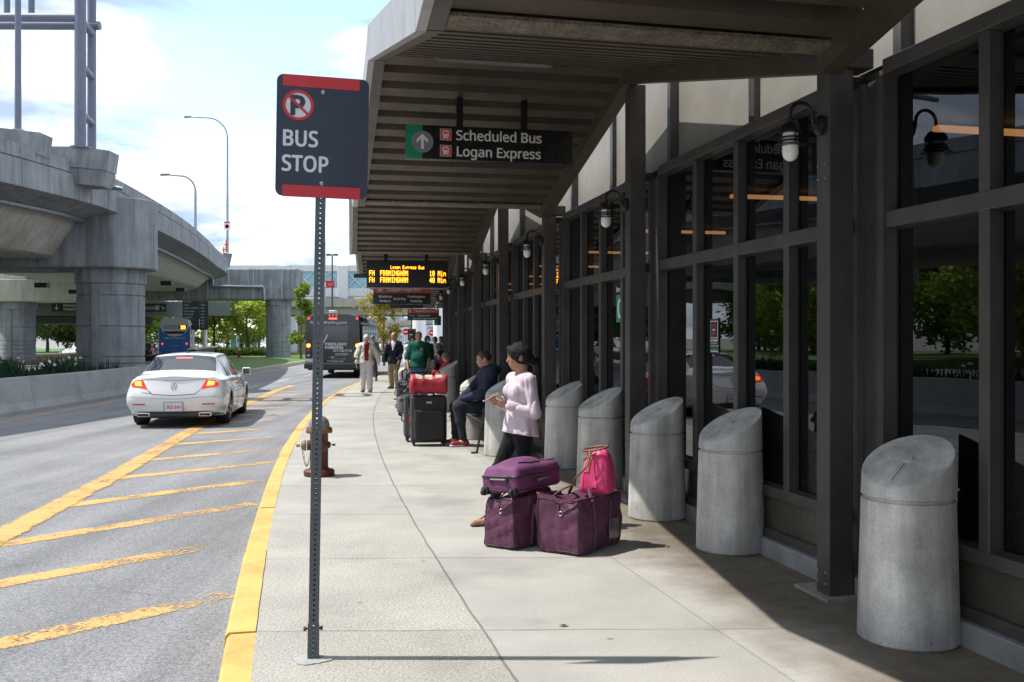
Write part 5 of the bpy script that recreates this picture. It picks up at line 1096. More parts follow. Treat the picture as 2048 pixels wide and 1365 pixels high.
# ------------------------------------------------------------------ fire hydrants
HRED = pm('hydrant_red', (.105, .028, .020), .55, 0, .25, 14, dirt=.4, speck=.15, spsc=60); HSIL = pm('hydrant_silver', (.30, .29, .28), .45, .4, .2, 20, dirt=.3); HCRM = pm('hydrant_cream', (.20, .15, .09), .6, 0, .2, 20, dirt=.4); RUST = pm('rust', (.20, .10, .045), .8, 0, .35, 20, speck=.3)
def hydrant(label, loc, rz, sc=1.0):
    t = thing('fire_hydrant', label, 'hydrant', loc, rz); t.scale = (sc, sc, sc)
    m = MB(); m.lathe([(.175, 0), (.18, .02), (.18, .06), (.165, .075), (.115, .085), (.105, .11), (.105, .50), (.11, .51)], 28); m.build('barrel', HRED, t, smooth=35)
    m = MB(); m.lathe([(.15, .508), (.155, .52), (.155, .545), (.15, .556)], 28)
    for k in range(8): g = k * .785; m.lathe([(.013, .5), (.013, .572)], 6, (.132 * math.cos(g), .132 * math.sin(g), 0))
    m.build('flange', RUST, t, smooth=35)
    m = MB(); m.lathe([(.125, .556), (.122, .60), (.108, .65), (.075, .69), (.035, .708), (.03, .735), (.022, .75), (0, .75)], 28); m.build('bonnet', HSIL, t, smooth=40)
    for ax, L, r in (((-1, 0), .19, .062), ((1, 0), .115, .042), ((0, -1), .16, .085)):
        a = Vector((*ax, 0)); z = Vector((0, 0, .36)); 
        m = MB(); m.tube([a * .08 + z, a * (L - .05) + z], r * .95, 18); n = m.build('nozzle', HRED, t, smooth=40)
        m = MB(); m.tube([a * (L - .04) + z, a * (L - .03) + z, a * (L + .0) + z, a * (L + .02) + z], [r * 1.0, r * 1.06, r * .95, r * .6], 18); m.tube([a * (L + .03) + z, a * (L + .075) + z], r * .3, 5); m.build('cap', HCRM if ax[0] < 0 else HRED, n, smooth=35)
    for side, dx in (((-.19, 0), 1), ((0, -.17), .6)):
        m = MB(); n = 16; P = [Vector((side[0] * (1 - q * .45), side[1] * (1 - q * .45) - .02, .30 - .17 * math.sin(q * 3.0) - .02 * q)) for q in np.linspace(0, 1, n)]
        for i in range(n - 1):
            a, b = P[i], P[i + 1]; d = b - a; u = d.cross(Vector((0, 1, 0) if i % 2 else (.6, .6, .2))).normalized() * .008; m.tube([a - d * .15 + u, b + d * .15 + u, b + d * .15 - u, a - d * .15 - u, a - d * .15 + u], .0026, 4)
        m.build('chain', pm('chain_steel', (.06, .055, .05), .5, .5), t)
    return t
hydrant('rusty red fire hydrant with silver bonnet beside the bus stop post', (XX(640, 11.55), 11.5, 0), R(10))
h2 = hydrant('small distant red and white hydrant on the grass island', (XX(478, 79), 79, .06), 0)

# ------------------------------------------------------------------ slanted concrete bollards along the front
SLOT = pm('groove_dark', (.05, .05, .05), .9)
def bollard():
    t = thing('bollard', 'x', 'bollard', group='slant topped concrete bollards')
    rb, rt, zg = .262, .236, .765; n = 40
    def rad(z): return rb + (rt - rb) * z / .95
    def top(g, rr): x, y = rr * math.cos(g), rr * math.sin(g); return .965 - .60 * (x * -.0 + (x * -1.0) * 0 + 0) + (-.53) * (-x)  # high towards +x
    rows = []
    for g in np.linspace(0, 2 * math.pi, n + 1):
        c, s = math.cos(g), math.sin(g)
        zt = .965 + .52 * rt * c
        prof = [(rad(0) - .012, 0.0), (rad(0), .012)] + [(rad(z), z) for z in (.1, .25, .4, .55, .7, zg - .012)] + [(rad(zg) - .016, zg - .006), (rad(zg) - .016, zg + .006), (rad(zg), zg + .012), (rad(.8), min(.8, zt - .015) if zt < .82 else .8), (rt, zt - .014), (rt - .003, zt - .005), (rt - .012, zt - .006 * 0 - .52 * .012 * c)]
        for f in (.6, .2, .0): prof.append((rt * f, .965 + .52 * rt * f * c))
        rows.append([(r * c, r * s, z) for r, z in prof])
    m = MB(); m.grid(rows, True); m.f = [f[::-1] for f in m.f]; m.f = [f[::-1] for f in m.f]
    b = m.build('post', CONCB, t, smooth=35)
    m = MB(); m.lathe([(.03, .0), (.026, .012), (.0, .014)], 14); m.v = [(x, y, z + .965 + .52 * x) for x, y, z in m.v]; m.build('cap_plug', pm('plug', (.36, .36, .35), .9, 0, .15), t)
    m = MB(); m.add([(-rt * .95, -.003, 0), (0, -.003, 0), (0, .003, 0), (-rt * .95, .003, 0)], [(0, 1, 2, 3)]); m.v = [(x * .8 + y * 0 - 0, y + x * -.35 * 0, .967 + .52 * x * .8) for x, y, z in m.v]; m.build('top_crack', pm('crack', (.2, .195, .185), .9), t)
    return t
bo = bollard()
BOL = [((2.14, 5.27), 28, 'largest slanted concrete bollard, nearest the camera at the right'), ((1.68, 7.5), 14, 'slanted concrete bollard second from the right, left of the thick column'), ((1.315, 8.85), 12, 'slanted concrete bollard right of the pink bag, half in sun'), ((.965, 10.65), 12, 'slanted concrete bollard directly behind the pink bag'),
       ((.665, 12.3), 12, 'slanted concrete bollard between the woman and the pink bag'), ((-.13, 13.55), 18, 'slanted concrete bollard just behind the woman with the phone'), ((-.60, 15.75), 16, 'slanted concrete bollard behind the bench and the seated man in navy'), ((-.55, 16.9), 16, 'shaded slanted concrete bollard next to the seated man in navy'),
       ((-1.46, 21.6), 14, 'slanted concrete bollard in front of the seated couple'), ((-1.52, 25.4), 14, 'slanted concrete bollard just beyond the seated couple'), ((-2.0, 30.5), 12, 'farthest slanted concrete bollard along the dark front')]
for i, ((x, y), a, lb) in enumerate(BOL):
    rz = math.atan2(nrm(Xc1(y)).y, nrm(Xc1(y)).x) + R(a)
    if i == 0: bo.location = (x, y, 0); bo.rotation_euler = (0, 0, rz); bo['label'] = lb
    else: dup(bo, (x, y, 0), rz, lb)

# ------------------------------------------------------------------ hanging signs under the canopy
SBLK = pm('sign_gloss_black', (.010, .010, .011), .3, 0, .03); GREEN = pm('sign_green', (.0, .20, .075), .4, 0, .03); OGR = pm('sign_orange', (.50, .075, .02), .45, 0, .04); SGREY = pm('disc_grey', (.16, .18, .20), .45); CREAM = pm('sign_cream', (.66, .64, .60), .45, 0, .02); BUSR = pm('pictogram_red', (.55, .05, .03), .4, 0, .03)
def hang(name, label, px0, px1, zb, zt, d, yaw, cat='hanging sign', depth=.11, hooks=None, ztop=3.6, hw=.02):
    xa, xb = XX(px0, d), XX(px1, d); t = thing(name, label, cat, ((xa + xb) / 2, d, zb), yaw); w = (xb - xa) / 2 / math.cos(yaw); h = zt - zb
    m = MB(); m.box(-w, w, -.001, depth, 0, h); m.build('sign_box', SBLK, t, bevel=.006)
    for hx in hooks or (): m = MB(); m.box(hx - hw, hx + hw, depth / 2 - hw, depth / 2 + hw, h, ztop - zb); m.build('hanger', BLACK, t)
    return t, w, h
def pict(parent, x, z, s, y=-.004):
    m = MB(); m.box(x - s, x + s, y, -.0015, z - s, z + s); e = m.build('pictogram', CREAM, parent)
    m = MB(); m.box(x - s * .93, x + s * .93, y - .0015, y - .0003, z - s * .93, z + s * .93); m.build('tile', BUSR, e)
    m = plateY([(x + a, z + b + s * .08) for a, b in rrect(s * .55, s * .62, s * .25, 4)], y - .003, y - .0018); m.build('bus_shape', CREAM, e)
    m = MB(); m.box(x - s * .4, x + s * .4, y - .0045, y - .0032, z + s * .1, z + s * .42); m.box(x - s * .2, x + s * .2, y - .0045, y - .0032, z + s * .5, z + s * .58); m.box(x - s * .42, x - s * .22, y - .0045, y - .0032, z - s * .38, z - s * .2); m.box(x + s * .22, x + s * .42, y - .0045, y - .0032, z - s * .38, z - s * .2); m.build('bus_glass', BUSR, e)
    m = MB(); m.box(x - s * .45, x - s * .2, y - .003, y - .0018, z - s * .72, z - s * .5); m.box(x + s * .2, x + s * .45, y - .003, y - .0018, z - s * .72, z - s * .5); m.build('bus_wheels', CREAM, e)
d = 10.1; z0, z1 = ZZ(323, d), ZZ(256, d)
t, w, h = hang('hanging_sign', 'black and green hanging sign reading Scheduled Bus and Logan Express with an arrow', 816, 1148, z0, z1, d, R(11.5), hooks=(-.32, .36), ztop=4.26, hw=.032)
m = MB(); m.box(-w, -w + .165, -.004, -.0015, .0, h); m.build('green_panel', GREEN, t); disc(.001, .112, -w + .165, h / 2, -.006, SGREY, 'arrow_disc', t)
m = MB(); P = [(-.013, -.07), (.013, -.07), (.013, .03), (.055, -.012), (.055, .022), (0, .077), (-.055, .022), (-.055, -.012), (-.013, .03)]; m.v = [(-w + .165 + x * 1.05, -.008, h / 2 + z * 1.05) for x, z in P]; m.f = [(0, 1, 2, 8), (2, 3, 4, 5), (8, 2, 5), (8, 5, 6, 7)]; m.build('arrow', CREAM, t)
for zc, s in ((h * .74, 'Scheduled Bus'), (h * .26, 'Logan Express')):
    pict(t, -w + .405, zc, .058); text(s, .142, CREAM, t, -w + .51, -.003, zc - .05, bold=.003, sx=.965)
# amber dot matrix board
FONT = {'L': '10000100001000010000100001000011111', 'o': '00000000000111010001100011000101110', 'g': '00000000000111110001011110000101110', 'a': '00000000000111000001011111000101111', 'n': '00000000001011011001100011000110001', 'E': '11111100001000011110100001000011111', 'x': '00000000001000101010001000101010001', 'p': '00000000001111010001111101000010000',
        'r': '00000000001011011001100001000010000', 'e': '00000000000111010001111111000001110', 's': '00000000000111110000011100000111110', 'B': '11110100011000111110100011000111110', 'u': '00000000001000110001100011001101101', 'F': '11111100001000011110100001000010000', 'H': '10001100011000111111100011000110001', 'R': '11110100011000111110101001001010001',
        'A': '01110100011000111111100011000110001', 'M': '10001110111010110101100011000110001', 'I': '01110001000010000100001000010001110', 'N': '10001110011010110011100011000110001', 'G': '01110100011000010111100011000101110', '1': '00100011000010000100001000010001110', '0': '01110100011001110101110011000101110', '4': '00010001100101010010111110001000010', 'i': '00100000000110000100001000010001110', ' ': '0' * 35}
LED = emit('amber_led', (1.0, .36, .02), 2.6)
def led(parent, s, x, z, p, pz, y=-.004):
    m = MB(); e = p * .46; ez = pz * .44
    for c in s:
        b = FONT[c]
        for i in range(35):
            if b[i] == '1':
                a, r = i % 5, i // 5; xx, zz = x + a * p, z - r * pz; m.add([(xx - e, y, zz - ez), (xx + e, y, zz - ez), (xx + e, y, zz + ez), (xx - e, y, zz + ez)], [(0, 1, 2, 3)])
        x += 6 * p
    return m.build('led_text', LED, parent)
d = 21.4; t, w, h = hang('departure_board', 'black electronic board with amber text showing Framingham bus times', 735, 895, ZZ(577, d), ZZ(523, d), d, R(8), 'display board', .16, (-.47, .42), 3.5, .04)
q1 = 2 * w / 160
def lx(px): return -w + (px - 735) / 160 * 2 * w
def lz(py): return (577 - py) / 54 * h
led(t, 'Logan Express Bus', lx(782), lz(532.3), q1 * .657, q1 * .95); 
for py in (542.5, 556): led(t, 'FH', lx(740.5), lz(py), q1 * .92, q1 * 1.5); led(t, 'FRAMINGHAM', lx(762), lz(py), q1 * .92, q1 * 1.5); led(t, '10 Min' if py < 550 else '40 Min', lx(859), lz(py), q1 * .92, q1 * 1.5)
m = MB(); m.box(-w, w, -.02, .0, -.012, .012); m.build('trim', GALV, t)
# orange headed stop signs
def orange(label, px0, px1, pyb, pyt, d, title, lines, yaw):
    t, w, h = hang('hanging_sign', label, px0, px1, ZZ(pyb, d), ZZ(pyt, d), d, yaw, hooks=(-.6, .6), ztop=3.6)
    m = MB(); m.box(-w, w, -.006, -.0015, h * .60, h); m.build('orange_band', OGR, t); pict(t, -w + .2, h * .8, h * .15, -.008); text(title, h * .27, CREAM, t, -w + .42, -.008, h * .72, bold=.004)
    for s, x, z in lines: text(s, h * .165, CREAM, t, x * w, -.004, z * h, bold=.003, align='CENTER')
    return t
orange('orange and black hanging sign listing Braintree, Woburn, Back Bay, Framingham and Peabody', 747, 861, 609, 572, 28.5, 'Logan Express', (('Braintree', -.58, .36), ('Woburn', -.58, .12), ('Back Bay', -.08, .24), ('Framingham', .5, .36), ('Peabody', .5, .12)), R(6))
orange('smaller orange and black hanging sign reading Scheduled Bus, farthest along', 815, 878, 641, 618, 53, 'Scheduled Bus', (('Salem', -.7, .36), ('Massachusetts', .05, .36), ('Rhode Island', -.4, .1), ('New Hampshire', .45, .1)), R(0))
t, w, h = hang('hanging_sign', 'black edge of a hanging sign just below the Braintree sign', 780, 846, ZZ(617, 36), ZZ(606, 36), 36, R(4), hooks=(-.5, .5), ztop=3.5)
t, w, h = hang('hanging_sign', 'narrow green and black hanging sign by the farthest column', 868, 882, ZZ(651, 56), ZZ(632, 56), 56, R(0), hooks=(0,), ztop=3.5); m = MB(); m.box(-w, 0, -.004, -.0015, 0, h); m.build('green_panel', GREEN, t)
t, w, h = hang('junction_box', 'dark bar sticking out beside the amber departure board', 708, 745, ZZ(556, 21.9), ZZ(548, 21.9), 21.9, R(8), 'sign end', .1, (), 3.5)
# notices on the glass
TEAL = pm('sign_teal', (.0, .27, .23), .45)
def onglass(d, n=.27): return cpt(d, n)
a, tt, nn, L = lf(COLS[3], COLS[4]); ang = math.atan2(tt.y, tt.x) + math.pi; p = a + tt * 1.20 + nn * (WN + .008)
t = thing('terminal_sign', 'teal letter C panel with the word Terminal on the glass beside a column', 'sign', (p.x, p.y, 1.80), ang); m = MB(); m.box(-.15, .15, 0, .006, 0, .31); m.build('panel', TEAL, t, bevel=.002); text('C', .30, WHITEL, t, -.10, -.003, .05, bold=.010); text('Terminal', .08, WHITEL, t, -.15, -.003, .34, bold=.001)
a, tt, nn, L = lf(COLS[2], COLS[3]); ang = math.atan2(tt.y, tt.x) + math.pi
p = a + tt * 2.35 + nn * (WN + .012); t = thing('no_smoking_notice', 'small black no smoking notice stuck on the window glass', 'notice', (p.x, p.y, ZZ(706, p.y)), ang); m = MB(); m.box(-.09, .09, 0, .004, 0, .29); m.build('sheet', pm('notice_grey', (.02, .022, .02), .5), t)
m = MB(); m.box(-.075, .075, -.0015, -.0002, .125, .275); e = m.build('symbol_ground', WHITEL, t); m = MB(); m.box(-.068, .068, -.003, -.0018, .132, .268); m.build('tile', SBLK, e); disc(.036, .048, 0, .2, -.0045, SRED, 'ring', e); m = MB(); m.box(-.03, .02, -.0045, -.0035, .192, .204); m.build('cigarette', WHITEL, e)
text('NO SMOKING', .024, WHITEL, t, -.075, -.002, .098, bold=.0008); text('Use designated', .019, WHITEL, t, -.075, -.002, .076); text('smoking areas only', .019, WHITEL, t, -.075, -.002, .055); m = MB(); m.box(-.075, .075, -.0015, -.0002, .025, .042); m.build('green_line', GREEN, t); m = MB(); m.box(-.075, .075, -.0015, -.0002, .006, .02); m.build('grey_line', LETG, t)

# ------------------------------------------------------------------ bench: black slatted seat on thin steel legs
bn = thing('bench', 'black slatted metal bench with thin legs holding the seated man', 'bench', (-.16, 14.75, 0), math.atan2(1, Xc1(14.7)) )
BL2 = 1.0     # half length; local x runs along the front (away), local y towards the road
SEATB = pm('bench_black', (.022, .026, .030), .28, .2, .1)
m = MB()
for i in range(7): y = .42 - i * .068; m.box(-BL2, BL2, y - .029, y + .029, .415 + .018 * abs(i - 3) / 3, .437 + .018 * abs(i - 3) / 3)
m.build('seat', SEATB, bn, bevel=.006)
m = MB()
for i in range(6): z = .52 + i * .062; y = -.06 - (z - .45) * .22; m.hexa([(-BL2, y - .014, z - .026), (BL2, y - .014, z - .026), (BL2, y + .008, z - .026), (-BL2, y + .008, z - .026), (-BL2, y - .026, z + .026), (BL2, y - .026, z + .026), (BL2, y - .004, z + .026), (-BL2, y - .004, z + .026)])
m.build('backrest', SEATB, bn)
for x in (-BL2 + .03, BL2 - .03):
    m = MB(); m.tube([(x, .44, .40), (x, .52, .015)], .016, 8); m.tube([(x, .50, .012), (x, .60, .012)], .014, 6); m.build('leg', BLACK, bn, smooth=60)
    m = MB(); m.tube([(x, -.02, .40), (x, -.13, .015)], .016, 8); m.build('leg', BLACK, bn, smooth=60)
    m = MB(); m.tube([(x, .44, .40), (x, -.04, .40), (x, -.15, .88)], .016, 8); m.build('side_frame', BLACK, bn, smooth=60)
    m = MB(); P = [(x, .40, .43), (x, .43, .52), (x, .42, .60), (x, .36, .645), (x, .1, .645), (x, -.08, .645)]; m.tube(P, .02, 8); m.build('armrest', BLACK, bn, smooth=60)
# ------------------------------------------------------------------ implicit surfaces: soft bodies, clothes and bags meshed with surface nets
def snet(fn, lo, hi, vox):
    lo = np.array(lo, float); n = np.maximum(3, np.ceil((np.array(hi, float) - lo) / vox).astype(int) + 1)
    ax = [lo[i] + vox * np.arange(n[i]) for i in range(3)]
    G = np.stack(np.meshgrid(*ax, indexing='ij'), -1).reshape(-1, 3); D = np.empty(len(G))
    for i in range(0, len(G), 120000): D[i:i + 120000] = fn(G[i:i + 120000])
    D = D.reshape(n); sgn = D < 0
    cs = np.zeros(n - 1, int)
    for a in (0, 1):
        for b in (0, 1):
            for c in (0, 1): cs += sgn[a:n[0] - 1 + a, b:n[1] - 1 + b, c:n[2] - 1 + c]
    act = (cs > 0) & (cs < 8); idx = -np.ones(n - 1, int); I = np.argwhere(act); idx[act] = np.arange(len(I))
    acc = np.zeros((len(I), 3)); cnt = np.zeros(len(I))
    co = [(a, b, c) for a in (0, 1) for b in (0, 1) for c in (0, 1)]
    for p in range(8):
        for ax_ in range(3):
            if co[p][ax_]: continue
            q = list(co[p]); q[ax_] = 1
            d0 = D[I[:, 0] + co[p][0], I[:, 1] + co[p][1], I[:, 2] + co[p][2]]; d1 = D[I[:, 0] + q[0], I[:, 1] + q[1], I[:, 2] + q[2]]
            m = (d0 < 0) != (d1 < 0); t = np.where(m, d0 / np.where(m, d0 - d1, 1), 0)
            pos = np.array(co[p], float)[None].repeat(len(I), 0); pos[:, ax_] += t; acc[m] += pos[m]; cnt[m] += 1
    V = lo + (I + acc / np.maximum(cnt, 1)[:, None]) * vox; Fc = []
    for a in range(3):
        b, c = (a + 1) % 3, (a + 2) % 3
        sl = [slice(None)] * 3; s2 = [slice(None)] * 3; sl[a] = slice(0, n[a] - 1); s2[a] = slice(1, n[a])
        s0, s1 = sgn[tuple(sl)], sgn[tuple(s2)]; E = np.argwhere(s0 != s1)
        E = E[(E[:, b] > 0) & (E[:, c] > 0) & (E[:, b] < n[b] - 1) & (E[:, c] < n[c] - 1)]
        fl = s0[E[:, 0], E[:, 1], E[:, 2]]
        def cell(db, dc): q = E.copy(); q[:, b] -= db; q[:, c] -= dc; return idx[q[:, 0], q[:, 1], q[:, 2]]
        quad = np.stack([cell(1, 1), cell(0, 1), cell(0, 0), cell(1, 0)], 1)
        quad[~fl] = quad[~fl][:, ::-1]; Fc.append(quad)
    Fc = np.concatenate(Fc); Fc = Fc[(Fc >= 0).all(1)]
    return V, Fc
def sd_cap(P, a, b, ra, rb):
    a = np.array(a, float); b = np.array(b, float); ba = b - a; h = np.clip(((P - a) @ ba) / max(ba @ ba, 1e-9), 0, 1)
    return np.linalg.norm(P - a - h[:, None] * ba, axis=1) - (ra + (rb - ra) * h)
def sd_ell(P, c, r, M=None):
    q = P - np.array(c, float)
    if M is not None: q = q @ M          # columns of M: local axes
    r = np.array(r, float); k0 = np.linalg.norm(q / r, axis=1); k1 = np.linalg.norm(q / (r * r), axis=1)
    return np.where(k1 < 1e-6, -min(r), k0 * (k0 - 1) / np.maximum(k1, 1e-6))
def sd_box(P, c, h, rad=.02, M=None):
    q = P - np.array(c, float)
    if M is not None: q = q @ M
    q = np.abs(q) - (np.array(h, float) - rad); return np.linalg.norm(np.maximum(q, 0), axis=1) + np.minimum(q.max(1), 0) - rad
def smin(L, k):
    L = np.stack(L); m = L.min(0); return m - k * np.log(np.exp(-(L - m) / k).sum(0))
def waves(P, amp, f, seed):
    r = np.random.RandomState(seed); o = np.zeros(len(P))
    for i in range(5):
        v = r.normal(size=3); v /= np.linalg.norm(v); w = f * r.uniform(.6, 1.6); o += np.sin(P @ v * w + r.uniform(0, 6.28) + 1.3 * np.sin(P @ r.normal(size=3) * f * .4))
    return amp * o / 2.2
def creases(P, amp, f, seed):          # narrow valleys of gathered cloth
    r = np.random.RandomState(seed); o = np.zeros(len(P))
    for i in range(3):
        v = r.normal(size=3) * (1, 1, 1.5); v /= np.linalg.norm(v); q = P @ v * f * r.uniform(.7, 1.5) + 1.9 * np.sin(P @ r.normal(size=3) * 7 + i) + r.uniform(0, 6)
        m = np.clip(np.sin(P @ r.normal(size=3) * 6 + r.uniform(0, 6)) + .35, 0, 1); o += (1 - np.abs(np.sin(q))) ** 4 * m
    return amp * o
def mesh_from(V, Fc, name, mat, parent=None, M=None):
    me = bpy.data.meshes.new(name); me.from_pydata([tuple(v) for v in V], [], [tuple(int(i) for i in f) for f in Fc]); me.update()
    if M is not None: me.transform(M)
    return link(name, me, mat, parent, smooth=180)
# ------------------------------------------------------------------ people
def nv(v): v = np.array(v, float); return v / max(np.linalg.norm(v), 1e-9)
def hand(m, wrist, d, pn, side, curl, sz=1.0, spread=.12, thumb=.5):
    """palm and five fingers; d = along the hand, pn = the way the palm faces, side = +1 thumb towards d x pn"""
    d = nv(d); pn = nv(np.array(pn, float) - d * np.dot(pn, d)); lat = nv(np.cross(d, pn)) * side; w = np.array(wrist, float)
    V = lambda p: tuple(p)
    rows = []
    for t, hw, hh in ((-.012, .024, .019), (.02, .031, .018), (.05, .040, .016), (.078, .042, .014), (.092, .038, .011)):
        c = w + d * t * sz; rows.append([V(c + (lat * hw * math.cos(g) + pn * hh * math.sin(g)) * sz) for g in np.linspace(0, 2 * math.pi, 13)[:-1]])
    rows = [r + r[:1] for r in rows]; o = len(m.v); m.grid(rows, True); m.f.append([o + i for i in range(12)]); b = o + 4 * 13; m.f.append([b + i for i in range(12)][::-1])
    for k, (off, L, r) in enumerate(((.030, .068, .0085), (.010, .076, .0088), (-.010, .071, .0085), (-.029, .056, .0075))):
        c = curl[k] if isinstance(curl, (list, tuple)) else curl; p = w + (d * .086 + lat * off) * sz; dd = nv(d + lat * off / .03 * spread); P = [w + (d * .06 + lat * off * .95) * sz, p]; a = 0
        for f, q in ((.45, .75), (.31, 1.0), (.24, .7)):
            a += c * q; P.append(P[-1] + (dd * math.cos(a) + pn * math.sin(a)) * L * f * sz)
        m.tube([V(x) for x in P], [r * sz * .95, r * sz * 1.05, r * sz, r * sz * .92, r * sz * .7], 8)
    base = w + (d * .022 + lat * .026) * sz; t1 = nv(d * .75 + lat * .75 + pn * .35); t2 = nv(d * (1 - thumb * .3) + lat * (.35 - thumb * .4) + pn * (.25 + thumb)); t3 = nv(d + lat * (.1 - thumb * .5) + pn * (.2 + thumb))
    P = [base - t1 * .01 * sz, base + t1 * .034 * sz]; P.append(P[-1] + t2 * .030 * sz); P.append(P[-1] + t3 * .024 * sz)
    m.tube([V(x) for x in P], [.013 * sz, .0115 * sz, .0095 * sz, .007 * sz], 8)
def figure(label, loc, rz, J, skin, wear, hair, H=1.7, vox=.014, build=1.0, belly=1.0, head_yaw=0.0, head_pitch=0.0, hands=None, face=True, bust=0.0, hairmat=None, seed=1, cat='person', group=None, chestw=1.0, thigh=1.0):
    s = H / 1.7; J = {k: np.array(v, float) for k, v in J.items()}
    up = nv(J['neck'] - J['pelvis']); sd = nv(J['shL'] - J['shR']); fw = nv(np.cross(sd, up)); sd = np.cross(up, fw); TM = np.stack([sd, -fw, up], 1)   # local x left, y back
    fwd = -TM[:, 1]
    hs = nv(J['hipL'] - J['hipR']); PM = np.stack([hs, nv(np.cross(np.array([0, 0, 1.0]), hs)), np.array([0, 0, 1.0])], 1); PM[:, 1] *= np.sign(PM[:, 1] @ TM[:, 1]) or 1
    chest = J['pelvis'] + (J['neck'] - J['pelvis']) * .66; bel = J['pelvis'] + (J['neck'] - J['pelvis']) * .30
    cy, sy, cp, sp = math.cos(head_yaw), math.sin(head_yaw), math.cos(head_pitch), math.sin(head_pitch)
    HM = np.array([[cy, -sy, 0], [sy, cy, 0], [0, 0, 1]]) @ np.array([[1, 0, 0], [0, cp, -sp], [0, sp, cp]]); hc = J['head']
    hp = lambda v: hc + HM @ (np.array(v, float) * s)
    r = build * s
    def torso(P, t=0.0, bl=1.0):
        L = [sd_ell(P, J['pelvis'] + np.array([0, 0, .0]), (np.array([.165, .115, .12]) * r * (1, belly ** .5, 1)) + t, PM),
             sd_ell(P, bel + fwd * .02 * belly * (belly > 1) * 1.5, np.array([.140, .105 * belly, .16]) * r + t, TM), sd_ell(P, chest, np.array([.158 * chestw, .112, .175]) * r + t, TM),
             sd_cap(P, J['shL'] - sd * .035 * s, J['shR'] + sd * .035 * s, .062 * r + t, .062 * r + t), sd_cap(P, J['neck'] - up * .06 * s, J['neck'], .075 * r + t, .055 * r + t)]
        if bust:
            for q in (-1, 1): L.append(sd_ell(P, chest + fwd * .075 * s + sd * q * .062 * s - up * .0 * s, np.array([.07, .07, .075]) * bust * s + t, TM))
        return L
    def arm(P, q, t=0.0, f=1.0):
        a, b, c = J['sh' + q], J['el' + q], J['wr' + q]; L = [sd_cap(P, a, b, .050 * r + t, .040 * r + t)]
        if f > 0: e = b + (c - b) * f; L.append(sd_cap(P, b, e, .040 * r + t, (.040 - .014 * f) * r + t))
        return L
    def leg(P, q, t=0.0, f=1.0, flare=0.0):
        a, b, c = J['hip' + q], J['kn' + q], J['an' + q]; e = b + (c - b) * f; cm = b + (c - b) * .32
        L = [sd_cap(P, a, b, .088 * r * thigh + t, .056 * r + t), sd_cap(P, b, e, .054 * r + t, (.054 - .018 * f) * r + t + flare)]
        bk = nv(np.cross(hs, c - b)); bk *= np.sign(bk @ PM[:, 1]) or 1
        if f > .4: L.append(sd_ell(P, cm + bk * .014 * s, np.array([.05, .05, .11]) * r + t, PM))
        return L
    def headp(P):
        q = (P - hc) @ HM / s
        L = [sd_ell(q, (0, .012, .028), (.074, .096, .088)), sd_ell(q, (0, -.022, -.045), (.056, .064, .066)), sd_ell(q, (0, -.062, -.088), (.024, .022, .02)),
             sd_ell(q, (0, -.06, .03), (.055, .03, .03))]
        d = smin(L, .012)
        for x in (-.031, .031): d = np.maximum(d, -(sd_ell(q, (x, -.098, .004), (.018, .016, .011)) - .001))
        d = smin([d, sd_cap(q, (0, -.086, .008), (0, -.106, -.026), .007, .0125), sd_ell(q, (0, -.084, -.052), (.023, .013, .007)), sd_ell(q, (0, -.081, -.064), (.021, .013, .008)), sd_ell(q, (.036, -.062, -.02), (.024, .022, .022)), sd_ell(q, (-.036, -.062, -.02), (.024, .022, .022))], .006)
        d = smin([d, sd_ell(q, (.073, .012, -.008), (.010, .022, .034)), sd_ell(q, (-.073, .012, -.008), (.010, .022, .034))], .004)
        return d * s
    def bodyf(P):
        L = torso(P, -.016)
        for q in 'LR': L += arm(P, q, -.003 if any(w.get('sleeve') == 0 for w in wear) else -.009) + leg(P, q, -.008)
        neck = sd_cap(P, J['neck'] - up * .03 * s, hp((0, .028, -.055)), .055 * s * build ** .5, .053 * s * build ** .5)
        for q in 'LR':
            an, to = J['an' + q], J['to' + q]; L += [sd_cap(P, an, an + (to - an) * .25 + np.array([0, 0, -.02]), .036 * s, .035 * s), sd_cap(P, an + np.array([0, 0, -.045 * s]) - nv((to - an) * (1, 1, 0)) * .03 * s, to, .030 * s, .026 * s)]
        return smin([smin(L, .018), headp(P), neck], .012)
    pts = np.array(list(J.values())); lo, hi = pts.min(0) - .3, pts.max(0) + .3; lo[2] = max(lo[2], -.01)
    # body: fine head, the rest coarser, kept as one surface
    V, Fc = snet(bodyf, lo, hi, vox)
    m = MB(); m.v = [tuple(v) for v in V]; m.f = [tuple(int(i) for i in f) for f in Fc]
    for q, sg in (('L', 1), ('R', -1)):
        hd = (hands or {}).get(q, {}); d = hd.get('d', J['wr' + q] - J['el' + q]); hand(m, J['wr' + q], d, hd.get('pn', -sd * sg), hd.get('side', sg), hd.get('curl', .35), s * hd.get('sz', 1.0), thumb=hd.get('thumb', .3))
    me = bpy.data.meshes.new('person'); me.from_pydata(m.v, [], m.f); me.update()
    o = link('person', me, skin, None, smooth=180); o.location = loc; o.rotation_euler = (0, 0, rz); tag(o, label, cat, group)
